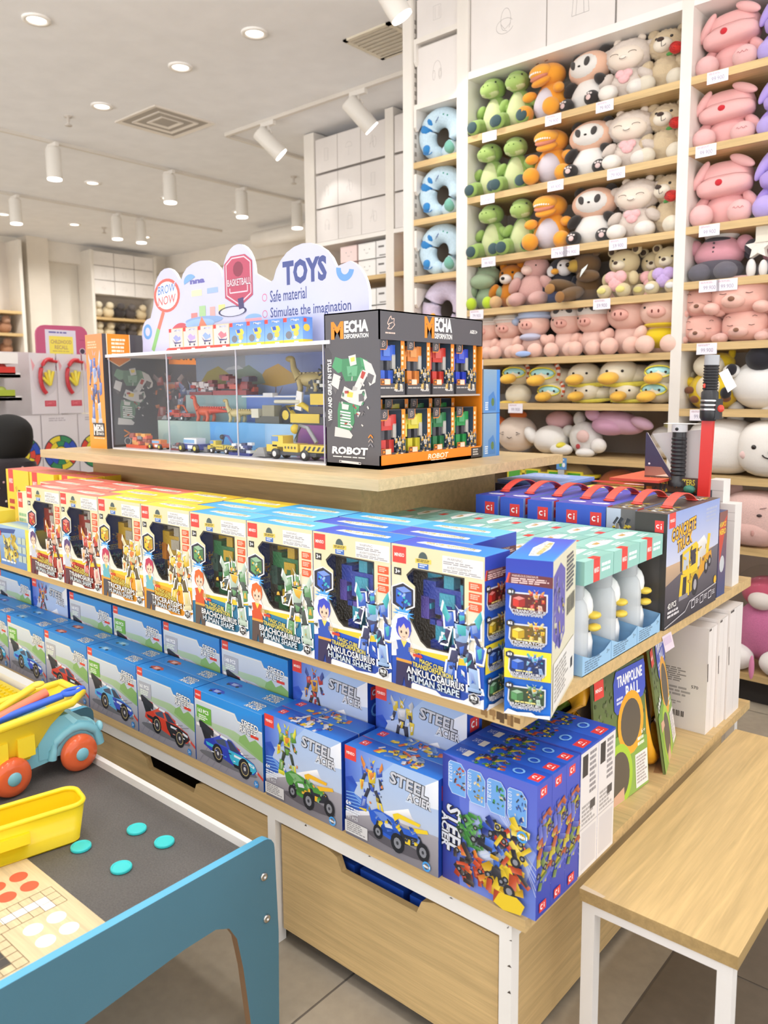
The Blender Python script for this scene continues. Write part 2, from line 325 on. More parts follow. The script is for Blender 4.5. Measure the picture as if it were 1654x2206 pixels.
# ---------------- ceiling fittings
DOWN=[(-5.03,2.57),(-4.17,3.59),(-4.98,3.59),(-6.11,3.63),(-8.36,4.81),(-8.35,5.77),(-8.32,6.82),(-10.57,5.78),(-10.64,4.85),(-10.65,6.94),(-10.6,3.7),(-8.3,2.5),
      (-3.3,2.57),(-2.3,2.4),(-1.3,2.4),(-.2,2.5),(-2.4,.9),(-1.3,.6),(-.2,.9),(.9,.9),(-3.6,.9),(.9,2.4),(-1.3,-.8),(.2,-.8),(1.9,.4)]
def downlights():
    m=MB(); m.lathe([(.085,0),(.085,-.012),(.062,-.012),(.055,.0)],(0,0,0),0xF2EEE8,'paint',20); ring=m.mesh('lamp_ring')
    m=MB(); m.lathe([(0,-.006),(.056,-.006)],(0,0,0),0xFFF3E2,'emit',20); disc=m.mesh('lamp_disc')
    LB=['nearest the picture corner over the toy rack','in front of the large white spotlight','bright one just before the square air vent','tilted looking one between vent and middle track','behind the middle track, nearest the toy rack side','behind the middle track, in the middle','behind the middle track, by the storage boxes','in the farthest row, middle one','in the farthest row, at its outer end','in the farthest row, close to the far shelving']
    for i,(x,y) in enumerate(DOWN):
        e=empty('ceiling_downlight',(x,y,CEIL),0,'round recessed ceiling downlight '+(LB[i] if i<len(LB) else 'farther along the ceiling'),'ceiling light','recessed downlights in the white ceiling')
        link(ring,'trim_ring',e); link(disc,'light_disc',e)
        lamp('AREA','downlight_light',(x,y,CEIL-.02),(x,y,0),7.5 if x>-7 else 19,.14)
downlights()
def track(name,p,q,label):
    m=MB(); a,b=Vector(p),Vector(q); d=(b-a).normalized(); n=Vector((-d.y,d.x,0))*.017
    z=CEIL; P=[a-n,a+n,b+n,b-n]; m.add([(v.x,v.y,z-h) for h in(0,.028) for v in P],[(4,5,6,7),(0,1,5,4),(1,2,6,5),(2,3,7,6),(3,0,4,7)],0xD9D2C8,'paint'); tag(m.build(name),label,'lighting track')
track('lighting_track',(-7.265,1.5,0),(-7.265,7.2,0),'white ceiling track carrying a row of cylinder spotlights over the island')
track('lighting_track',(-9.5,2.5,0),(-9.42,7.4,0),'white ceiling track farthest from the plush wall with three cylinder spotlights')
track('lighting_track',(-5.93,4.74,0),(-2.2,4.70,0),'white ceiling track running along above the storage boxes and plush wall')
track('lighting_track',(-5.93,4.74,0),(-5.96,6.2,0),'short white ceiling track turning the corner behind the storage boxes')
def spot(x,y,aim,label,size=1.0,power=0,angle=55):
    e=empty('track_spotlight',(x,y,CEIL),0,label,'spotlight','white spotlights on the ceiling tracks')
    m=MB(); m.cbox((0,0,-.045),(.16,.034,.036),0xE4DED6,'paint'); m.build('adapter',e)
    d=(Vector(aim)-Vector((x,y,CEIL-.2))).normalized(); c=Vector((0,0,-.19))
    m=MB(); m.tube([(0,0,-.06),(0,0,-.1)],.012,0xE4DED6,'paint'); m.tube([c+Vector((.05,0,.06)),Vector((.03,0,-.1)),Vector((-.03,0,-.1)),c+Vector((-.05,0,.06))],.008,0xE4DED6,'paint',6); m.build('bracket',e)
    m=MB(); m.tube([c-d*.1*size,c-d*.09*size,c+d*.12*size],[.045*size,.055*size,.055*size],0xE9E4DC,'paint',16); m.build('lamp_body',e)
    m=MB(); m.tube([c+d*.119*size,c+d*.128*size],.051*size,0xFFF6EA,'emit',16); m.build('lens',e)
    if power: lamp('SPOT','spot_light',Vector((x,y,CEIL))+c+d*.15,aim,power,.04,(1,.965,.92),angle,.6)
for i,y in enumerate((3.8,5.05,6.0,6.85)): spot(-7.265,y,(-7.2,y,0),'white cylinder spotlight hanging straight down, %s from the vent end of the middle track'%('first','second','third','fourth')[i],1.25)
for i,y in enumerate((4.45,5.75,6.1)): spot(-9.46,y,(-9.4,y+.05,0),'white cylinder spotlight on the farthest track, %s along it'%('first','second','third')[i],1.25)
spot(-5.35,4.73,(-4.9,5.3,2.9),'white spotlight at the track corner tilted at the storage boxes',1.2,22,60)
spot(-4.3,4.72,(-3.9,5.3,2.9),'white spotlight in the middle of the track aimed at the storage boxes',1.2,40,60)
spot(-2.93,3.46,(-2.55,3.85,2.75),'large white spotlight beside the neck pillow post shining at the plush wall',1.15,32,70)
for i,(x,px_) in enumerate(((-1.6,-1.5),(-.9,-.9),(-.1,-.2),(.7,.5))): spot(x,2.75,(px_,3.85,2.3 if i!=1 else 3.0),'white track spotlight above the frame lighting the plush wall, number %d along'%(i+1),1.3,(30,40,34,30)[i],70)
def vents():
    e=empty('ceiling_air_vent',(-6.07,4.2,CEIL),0,'square white four way air vent set in the ceiling','air vent')
    m=MB(); 
    for a,b in((.3,.26),(.2,.17),(.11,.08)):
        for s in(0,1,2,3):
            c,q=math.cos(s*math.pi/2),math.sin(s*math.pi/2); r=lambda x,y:(x*c-y*q,x*q+y*c)
            m.add([(*r(-a,-a),-.012),(*r(a,-a),-.012),(*r(b,-b),-.004),(*r(-b,-b),-.004)],[(0,1,2,3)],0xE6DED3,'paint')
            m.add([(*r(-a,-a),-.012),(*r(a,-a),-.012),(*r(a,-a),0),(*r(-a,-a),0)],[(0,1,2,3)],0xDCD3C7,'paint')
    m.build('grille',e); m=MB(); m.box(-.26,-.26,-.003,.26,.26,-.001,0xADA59B,'matte'); m.build('duct_opening',e)
    e=empty('ceiling_air_vent',(-3.62,4.25,CEIL),0,'slatted ceiling vent half hidden behind the neck pillow post','air vent')
    m=MB(); m.box(-.2,-.2,-.012,.2,-.17,0,0xD8CEB8,'paint'); m.box(-.2,.17,-.012,.2,.2,0,0xD8CEB8,'paint'); m.box(-.2,-.2,-.012,-.17,.2,0,0xD8CEB8,'paint'); m.box(.17,-.2,-.012,.2,.2,0,0xD8CEB8,'paint'); m.build('frame',e)
    m=MB(); [m.box(-.17,-.16+i*.045,-.012,.17,-.135+i*.045,-.002,0xC9BFAC,'paint') for i in range(8)]; m.build('slats',e)
    for i,(x,y) in enumerate(((-6.54,3.57),(-6.54,6.13),(-10.48,6.17))):
        m=MB(); m.lathe([(.035,0),(.03,-.012),(.012,-.012),(.012,-.05),(.004,-.055),(.03,-.075),(.03,-.079),(0,-.079)],(0,0,0),0xC9C1B8,'paint',14)
        tag(m.build('fire_sprinkler',None,(x,y,CEIL)),('small pendent fire sprinkler in the ceiling before the air vent','small pendent fire sprinkler near the storage box corner','small pendent fire sprinkler over the far white wall')[i],'sprinkler')
    m=MB(); m.tube([(-8.9,7.6,3.62),(-6.2,7.6,3.62)],.11,0xEDE7DE,'paint',16); tag(m.build('air_duct'),'round white air duct running along the far back wall','duct')
vents()
# ---------------- tall wall unit with plush toys
PW=(-1.0379,3.857,0.0); YW=-.021733
def Wl(s,d,z):
    c,q=math.cos(YW),math.sin(YW); return (PW[0]+s*c-d*q,PW[1]+s*q+d*c,z)
SB_M=[2.89,2.555,2.21,1.922,1.637,1.386,1.10,.72,.123]; SB_R=[2.89,2.576,2.217,1.963,1.675,1.363,1.047,.722,.123]; SB_N=[2.823,2.49,2.154,1.80,1.4,1.0,.6,.123]
ST=.035
def sketch(cv,kind):
    c=0x8C8784; w=.006
    ln=lambda *p: cv.line(list(p),w,c)
    E=lambda x,y,rx,ry,a0=0,a1=360: cv.line([(x+rx*math.cos(R(a0+(a1-a0)*i/20)),y+ry*math.sin(R(a0+(a1-a0)*i/20))) for i in range(21)],w,c)
    if kind==0: E(.45,.6,.19,.13,20,330); E(.47,.5,.11,.2,130,410); ln((.36,.55),(.45,.66),(.58,.58)); ln((.4,.66),(.5,.7))
    elif kind==1: E(.5,.5,.16,.24,170,370); E(.37,.6,.05,.12); E(.62,.6,.06,.13); E(.62,.6,.035,.09)
    elif kind==2: ln((.3,.85),(.36,.3),(.66,.3),(.72,.85),(.3,.85)); ln((.42,.3),(.45,.15),(.57,.15),(.6,.3)); ln((.4,.85),(.44,.4)); ln((.6,.85),(.57,.4))
    elif kind==3: ln((.35,.25),(.65,.25),(.65,.75),(.35,.75),(.35,.25)); ln((.42,.3),(.42,.7)); ln((.58,.3),(.58,.7))
    elif kind==4: E(.5,.45,.24,.2,180,360); ln((.26,.45),(.74,.45)); ln((.5,.45),(.5,.78),(.44,.78))
    else: ln((.3,.75),(.48,.25),(.55,.75)); E(.62,.55,.12,.22); ln((.25,.6),(.6,.5))
def boxthing(x0,x1,z0,z1,y,depth,kind,label,group,parentless_loc,rz,col=0xE6E0DC):
    m=MB(); m.box(x0,y,z0,x1,y+depth,z1,col,'card'); cv=front(m,x0,x1,y,z0,z1); cv.rect(.0,.0,1,.012,0xC9C2BC); cv.rect(.0,.0,.01,1,0xD3CCC6)
    if kind>=0: sketch(cv.sub(.2,.15,.6,.7),kind)
    o=m.build('storage_box',None,parentless_loc,rz); return tag(o,label,'box',group)
def plush_wall():
    e=empty('plush_display_shelving',PW,YW,'tall white wall shelving with oak shelves full of plush toys','shelving')
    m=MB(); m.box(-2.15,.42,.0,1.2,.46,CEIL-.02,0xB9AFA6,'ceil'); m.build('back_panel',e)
    for a,b,st in((-2.154,-2.085,1),(-1.749,-1.672,0),(-.454,-.401,0),(.80,.86,0)):
        m=MB(); m.box(a,0,0,b,.42,CEIL-.01,0xE8E2DA,'paint'); 
        if st: m.box(b,.0,0,b+.012,.42,CEIL-.01,0xDCD5CC,'paint'); [m.box(b+.012,.012,.5+i*.05,b+.013,.03,.525+i*.05,0x9A938B,'matte') for i in range(64)]
        m.build('post',e)
    for (a,b),Z,n in(((-2.073,-1.749),SB_N,3),((-1.672,-.454),SB_M,9),((-.401,.80),SB_R,9)):
        for z in Z:
            m=MB(); m.box(a,.0,z,b,.42,z+ST,WOOD,'wood_x'); m.build('shelf_board',e,bev=.002)
    m=MB(); m.box(-1.672,.003,3.235,-.454,.42,3.275,0xF3EEE8,'paint'); m.build('white_shelf',e)
    m=MB(); m.box(-.401,.003,3.235,.8,.42,3.275,0xF3EEE8,'paint'); m.build('white_shelf',e)
    for z in(3.53,3.16,2.79,2.46,2.12):
        m=MB(); m.prism([(0.0,z),(0.0,z-.02),(.0,z-.1),(.02,z-.12),(.1,z-.025),(.4,z-.02),(.4,z)],-2.07,-2.05,'x',0xE6E0D8,'paint'); m.build('bracket',e)
        m=MB(); m.box(-2.073,.004,z,-1.749,.4,z+.03,0xE8E2DA,'paint'); 
        if z>3.1: m.build('white_shelf',e)
    for (a,b),Z in(((-1.67,-.456),SB_M[:7]),((-.4,.8),SB_R[:7]),((-2.07,-1.75),SB_N[:3])):
        for z in Z:
            m=MB(); m.box(a,.002,z+ST,b,.004,z+ST+.05,0xFFFFFF,'clear'); m.build('clear_lip',e)
    rg=random.Random(3)
    for Z,ts in((SB_M,[(0,-1.52),(0,-1.12),(0,-.83),(1,-1.53),(1,-1.1),(1,-.76),(2,-1.52),(2,-1.07),(2,-1.0),(2,-.74),(3,-1.6),(3,-.82),(4,-1.6),(5,-1.33)]),(SB_R,[(0,-.28),(1,-.32),(2,-.29),(3,-.28),(3,-.2),(4,-.28),(5,-.3)])):
        for r,s in ts:
            m=MB(); z=Z[r]; m.box(s-.047,-.004,z-.02,s+.047,-.001,z+.032,0xF0EBF4,'paper'); cv=front(m,s-.047,s+.047,-.004,z-.02,z+.032); cv.greek(.08,.1,.7,.28,2,0xC9A9B5,r)
            cv.text('%d9.900'%rg.choice((5,9,7)) if Z is SB_M else '99.900',.22,.45,.6,.36,0x8E86A0); m.build('price_tag',e)
    m=MB(); m.box(-1.045,-.035,1.068,-.985,-.033,1.13,0x5E9AD8,'card'); cv=front(m,-1.045,-.985,-.035,1.068,1.13); cv.greek(.2,.1,.8,.28,1,0xF0F4F8,1); cv.ell(.4,.6,.14,.2,0x5AA84E,8); cv.ell(.72,.6,.16,.2,0xF4F4F0,8); m.box(-1.035,-.036,1.03,-.998,-.034,1.066,0xB8BCC0,'paper'); m.build('hang_tag',e)
    m=MB(); m.box(-1.7,.06,0,1.1,.4,.12,0x2B2623,'matte'); m.build('kickboard',e)
    for i,(a,b,k) in enumerate(((-1.668,-1.185,0),(-1.18,-.80,2),(-.79,-.456,5))):
        boxthing(a,b,3.276,3.70,.02,.36,k,('white storage box with a drawn sun hat above the green dinosaurs','white storage box with a drawn bag above the panda plush','plain bright white storage box above the rose bears')[i],'white boxes on top of the plush wall',PW,YW)
    boxthing(-.398,.2,3.276,3.70,.02,.36,-1,'plain white storage box over the pink rabbits','white boxes on top of the plush wall',PW,YW)
    boxthing(-2.06,-1.755,3.192,3.51,.02,.36,1,'white storage box with drawn headphones above the neck pillows','white boxes on top of the plush wall',PW,YW)
    boxthing(-2.06,-1.755,3.562,3.78,.02,.2,3,'white storage box with a drawn pouch over the headphone box','white boxes on top of the plush wall',PW,YW)
plush_wall()
def storage_unit():
    o=(-4.4,5.2,0)
    e=empty('storage_shelving',o,YW,'white wall shelving with drawn storage boxes left of the plush wall'.replace('left of','beyond'),'shelving')
    for a,b in((-1.03,-.90),(-.045,.045),(.95,1.03)):
        m=MB(); m.box(a,0,0,b,.42,CEIL-.01,0xEFE9E1,'paint'); m.build('post',e)
    m=MB(); m.box(-1.03,.42,0,2.2,.46,CEIL-.01,0xCFC6BC,'ceil'); m.box(-1.03,.42,0,-.99,3.0,CEIL-.01,0xEDE6DC,'ceil'); m.build('back_panel',e)
    for z in(2.79,2.44,2.05,1.7,1.3,.9):
        for a,b in((-.9,-.045),(.045,.95)):
            m=MB(); m.box(a,.0,z,b,.42,z+.035,WOOD if z<2.7 else 0xF1ECE6,'wood_x' if z<2.7 else 'paint'); m.build('shelf_board',e)
    for r,(z0,z1) in enumerate(((3.43,3.72),(3.125,3.41),(2.83,3.11))):
        for c,x in enumerate((-.89,-.61,-.33,.05,.34)):
            boxthing(x,x+(.275 if c<3 else .28),z0,z1,.01,.38,(3,4,5,0,2,1,5,3,0,4,1,2,5,3,0)[r*5+c],'white drawn storage box, %s row from ceiling, %s from the corner post'%(('top','second','third')[r],('first','second','third','fourth','fifth')[c]),'drawn storage boxes on the far shelving',o,YW)
    k=0
    for z0 in(2.475,2.62,2.085,2.23):
        for x,w,c in((-.6,.2,0xF3D9D6),(-.38,.2,0xF5F3F0),(-.17,.11,0xEDEBEA)):
            m=MB(); m.box(x,.02,z0,x+w,.3,z0+.135,c,'card'); cv=front(m,x,x+w,.02,z0,z0+.135)
            if w>.15: cv.ell(.35,.4,.03,None,0xA9A5A4,8); cv.ell(.65,.4,.03,None,0xA9A5A4,8); cv.line([(.42,.6),(.5,.66),(.58,.6)],.03,0xA9A5A4); cv.rect(0,0,1,.06,mixc(c,0,.08))
            else: cv.rect(.2,.3,.8,.42,0x6E6A68); cv.rect(.3,.85,.95,.93,0x8E8A88)
            r=('lower of the second','upper of the second','lower of the first','upper of the first')[(2,3,0,1)[k//3]]
            tag(m.build('gift_box',None,o,YW),'%s box with tiny face, %s shelf pair of the far shelving'%(('pale pink','white','narrow white')[k%3],r) if w>.15 else 'narrow white box with dark marks, %s shelf pair, far shelving'%r,'box','small face boxes on the far shelving'); k+=1
    for i,z in enumerate((2.475,2.085,1.735)):
        b=empty('sports_bottle',Vector(o)+Vector((.17,.13,z)),0,'rainbow frosted sports bottle with pink cap on the %s oak shelf beside the wall post'%('upper','middle','lower')[i],'bottle','rainbow bottles on the far shelving')
        m=MB(); m.lathe([(0,0),(.045,0),(.048,.03),(.048,.09),(.048,.16),(.046,.2),(.03,.225)],(0,0,0),[0xE77FA0,0xE77FA0,0xE88A5A,0xF0B83A,0xD9C43C,0xE39A4A],'plastic',16); m.build('body',b)
        m=MB(); m.lathe([(.032,.22),(.034,.27),(.02,.3),(0,.302)],(0,0,0),0xE8506E,'plastic',14); m.build('cap',b)
storage_unit()
def far_wall():
    o=(-12.1,0,0)
    for i,(y0,y1,lab) in enumerate(((6.67,7.75,'white shelving on the far wall with drawn boxes above round plush'),(4.4,5.5,'far white shelving with brown plush at the picture edge'.replace('picture edge','end of the far wall')))):
        e=empty('shelving_unit',(-12.08,(y0+y1)/2,0),math.pi/2,lab,'shelving'); h=(y1-y0)/2
        m=MB(); m.box(-h-.05,-.4,0,-h,.0,3.7,0xE8E1D6,'paint'); m.build('post',e); m=MB(); m.box(h,-.4,0,h+.05,0,3.7,0xE8E1D6,'paint'); m.build('post',e)
        for z in(2.68,2.36,2.04,1.7,1.3,.9,.5):
            m=MB(); m.box(-h,-.4,z-.04,h,0,z,WOOD,'wood_x'); m.build('shelf_board',e)
        m=MB(); m.box(-h,-.02,0,h,0,3.7,0xD9D0C6,'ceil'); m.build('back_panel',e)
        if i==0:
            for r in range(3):
                for c in range(3):
                    w=2*h/3; M=MB(); M.box(-h+c*w+.005,-.38,3.04+r*.22,-h+(c+1)*w-.005,-.03,3.25+r*.22,0xEEE8E2,'card'); cv=front(M,-h+c*w,-h+(c+1)*w,-.38,3.04+r*.22,3.25+r*.22); sketch(cv.sub(.2,.15,.6,.7),(r*2+c)%6)
                    tag(M.build('storage_box',None,e.location,math.pi/2),'white drawn box high on the far wall shelving, %s row, %s along'%(('lowest','middle','top')[r],('first','second','third')[c]),'box','drawn boxes on the far wall')
        n=0
        for z in((2.68,2.36) if i==0 else (2.36,2.04,1.7)):
            for c in range(5):
                x=-h+.12+c*.2; col=(0xE8DCC0,0xE3D3B0,0x3F3A3A,0x57504E,0xDCC9A4)[c] if i==0 else (0xA4765A,0x94684E,0xB08668,0x8C6048,0xA87C60)[c]
                E_=empty('round_plush',e.matrix_basis@Vector((x,-.2,z)),math.pi/2,None,None)
                M=MB(); M.ell((0,0,.1),(.1,.09,.1),col,'plush',12,8); M.build('body',E_); M=MB(); M.ell((0,-.07,.2),(.065,.06,.06),mixc(col,0xFFFFFF,.12),'plush',12,8); M.build('head',E_)
                tag(E_,'blurred %s plush toy far away, %s shelf, %s along'%((('cream','tan','black','dark grey','beige') if i==0 else ('brown','dark brown','light brown','chestnut','cocoa'))[c],{2.68:'upper',2.36:'second',2.04:'third',1.7:'fourth'}[z]+(' far wall' if i==0 else ' end'),('first','second','third','fourth','fifth')[c]),'plush toy','distant plush on the far wall'); n+=1
far_wall()
# ---------------- display island
ZB,ZM,ZT=.425,.845,1.26
def island():
    e=empty('display_island',(-2.35,2.08,0),0,'stepped oak display island with white frame drawers and three shelves of toys','display stand')
    L=lambda m,n,**k: m.build(n,e,Vector((2.35,-2.08,0)),**k)
    m=MB(); m.box(-3.95,1.318,.397,-.766,2.815,ZB,WOOD,'wood_x'); L(m,'bottom_shelf',bev=.002)
    m=MB(); m.box(-3.92,1.337,.815,-.797,2.87,ZM,WOOD,'wood_x'); L(m,'middle_shelf',bev=.002)
    m=MB(); m.box(-3.31,1.60,1.228,-1.40,2.63,ZT,WOODL,'wood_x'); L(m,'top_shelf',bev=.003)
    m=MB(); m.box(-3.17,1.76,ZM,-1.61,2.5,1.228,WOOD,'wood_x'); L(m,'pedestal')
    m=MB(); m.box(-3.6,1.72,ZB,-1.25,2.55,.815,WOOD,'wood_x'); L(m,'pedestal')
    m=MB(); m.box(-3.94,1.322,.36,-.8,1.352,.397,0xF1EDE8,'paint'); m.box(-3.94,2.77,.36,-.8,2.8,.397,0xF1EDE8,'paint'); m.box(-.83,1.352,.36,-.8,2.77,.397,0xF1EDE8,'paint')
    for x in(-3.94,-2.54-.0,-1.565,-.83):
        m.box(x,1.322,.0,x+.03,1.352,.36,0xF1EDE8,'paint'); m.box(x,2.77,0,x+.03,2.8,.36,0xF1EDE8,'paint')
    L(m,'frame',bev=.002)
    m=MB(); m.box(-.86,1.356,.02,-.838,2.76,.36,WOOD,'wood_y'); L(m,'side_panel')
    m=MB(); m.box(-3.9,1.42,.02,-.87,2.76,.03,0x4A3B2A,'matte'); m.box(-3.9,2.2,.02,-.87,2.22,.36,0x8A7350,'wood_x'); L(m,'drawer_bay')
    for x0,x1 in((-1.525,-.84),(-2.50,-1.575),(-3.47,-2.55)):
        w=x1-x0; c=(x0+x1)/2; t=.345; P=[(x0,.045),(x1,.045),(x1,t),(c+.17,t),(c+.135,t-.012),(c+.12,t-.045),(c-.12,t-.045),(c-.135,t-.012),(c-.17,t),(x0,t)]
        m=MB(); m.prism(P,1.335,1.353,'y',WOOD,'wood_x'); L(m,'drawer',bev=.002)
    m=MB(); m.add([(-.7965,2.075,.828),(-.7965,2.14,.828),(-.785,2.14,.786),(-.785,2.075,.786)],[(0,1,2,3)],0xD8C8D2,'paper'); m.add([(-.7945,2.08,.822),(-.7945,2.13,.822),(-.789,2.13,.803),(-.789,2.08,.803)],[(0,1,2,3)],0xC8B4C8,'paper'); L(m,'price_tag')
    m=MB(); rg=random.Random(8); cv=front(m,-.90,-.797,1.3368,.815,.845); [cv.rect(x,.08+.2*rg.random(),x+rg.uniform(.03,.16),.5+.4*rg.random(),rg.choice((0x7A5A34,0x5A4228,0x9A7648))) for x in (.3,.38,.47,.55,.66,.72,.8,.88,.1,.2)]; L(m,'worn_edge')
    m=MB(); [m.add([(x,1.3215,z),(x+rg.uniform(.003,.012),1.3215,z+.001),(x+.006,1.3215,z+rg.uniform(.003,.008))],[(0,1,2)],0x4A3E34,'matte') for x,z in((-.812,.385),(-.806,.36),(-.81,.3),(-.809,.24),(-.812,.15),(-.96,.388),(-1.2,.39),(-1.42,.386))]; L(m,'paint_wear')['kind']='stuff'
    return e
island()
# toys seen in the drawer slot
for i,x in enumerate((-1.36,-1.2,-1.04)):
    m=MB(); m.box(x-.07,1.37,.031,x+.07,1.66,.305,0x2450B8); cv=topf(m,x-.07,x+.07,1.37,1.66,.305); heap(cv,(0x2C6B3A,0xD0A030,0x3355B0,0x8A4A3A),26,i); ci_tag(cv,.1,.82,.3,.12)
    tag(m.build('building_brick_box'),('blue brick set box in the open drawer, nearest the drawer end','blue brick set box in the open drawer, middle one','blue brick set box in the open drawer, nearest the island corner')[i],'toy box','brick sets stored in the drawer')
# ---------------- magic cube robot cartons
TH=dict(
 B1=dict(name='TYRANNOSAURUS',top=(0xE8665A,0xF08A78),low=(0xB8352A,0x7C1F1A),pal=(0xD0342C,0xE8C4B0,0xF0A030,0x50201E),toy=(0x9C2A22,0xC8C0B8,0xC05028),hair=0x5A3C78,shirt=0xC8CCE0,pants=0x5C3040,desc='red'),
 B2=dict(name='TRICERATOPS',top=(0xF7E24A,0xF2C83A),low=(0xF0A82E,0xD98A1C),pal=(0xF2C62E,0xE9DCA8,0xE8772C,0x5A4A2A),toy=(0xC8A018,0xB8B0A0,0xD08018),hair=0xC03058,shirt=0x6CB8C8,pants=0x4A4A58,desc='yellow'),
 B4=dict(name='BRACHIOSAURUS',top=(0x3FA7E0,0x6CC4EE),low=(0x2E7FA8,0x1F6688),pal=(0x5E9A62,0xBFD6C4,0xF2B62E,0x3E4A48),toy=(0x2C7A48,0xD8B020,0x3A5A50),hair=0xE0692E,shirt=0xD8542E,pants=0x5A4A48,desc='green'),
 B3=dict(name='ANKULOSAURUS',top=(0x4A50C8,0x2A8CE4),low=(0x1F56C4,0x2A4AA8),pal=(0x3062D0,0x9CBEEC,0x3CB8C0,0x2A2E58),toy=(0x2E48B8,0x48B8D8,0x6A58C0),hair=0x3C4CC8,shirt=0x2E56B8,pants=0x353058,desc='blue'))
MW,MH,MD=.2455,.32,.095
WIN=[(.17,.205),(.245,.15),(.80,.155),(.80,.40),(.79,.68),(.40,.685),(.33,.65),(.20,.50),(.20,.42),(.27,.38),(.27,.27),(.19,.235)]
def kid(cv,t):
    sk=0xF3CDB4; cv.poly([(.2,.62),(.8,.62),(.78,1),(.56,1),(.5,.86),(.42,1),(.16,1)],t['pants']); cv.poly([(.18,.36),(.46,.33),(.76,.36),(.8,.64),(.2,.64)],t['shirt'])
    cv.poly([(.36,.33),(.64,.33),(.5,.44)],0xF0DC60); cv.rect(.19,.61,.81,.65,0xE0A040); cv.poly([(.02,.4),(.2,.36),(.26,.48),(.06,.52)],0xDADDE4); cv.poly([(.76,.36),(.98,.5),(.92,.58),(.74,.5)],sk); cv.poly([(.38,.28),(.6,.28),(.6,.35),(.4,.35)],sk)
    cv.ell(.48,.18,.3,.145,t['hair'],16); cv.ell(.5,.21,.225,.115,sk,16); cv.poly([(.2,.2),(.24,.05),(.5,.0),(.76,.06),(.8,.2),(.7,.12),(.6,.17),(.5,.1),(.36,.18),(.3,.13)],t['hair'])
    for x in(.4,.6): cv.ell(x,.225,.035,.022,0x3A2A28,8)
    cv.line([(.45,.285),(.5,.293),(.56,.283)],.008,0x9A5A4A)
def brick_cube(cv,t):
    cv.poly([(.5,.0),(1,.18),(1,.76),(.5,1),(0,.8),(0,.2)],0xFFFFFF); cv.poly([(.5,.04),(.94,.2),(.94,.74),(.5,.95),(.05,.78),(.05,.22)],0x2A2A3C)
    m=t['pal'][0]; cv.poly([(.2,.24),(.55,.14),(.86,.26),(.5,.36)],mixc(m,0xFFFFFF,.35)); cv.poly([(.2,.26),(.5,.38),(.5,.86),(.2,.72)],m); cv.poly([(.52,.38),(.86,.28),(.86,.7),(.52,.86)],mixc(m,0,.22))
    rg=random.Random(2)
    for i in range(12): x,y=rg.uniform(.2,.75),rg.uniform(.3,.7); cv.rect(x,y,x+.09,y+.07,rg.choice((t['pal'][1],t['pal'][3],t['pal'][2],mixc(m,0xFFFFFF,.5))))
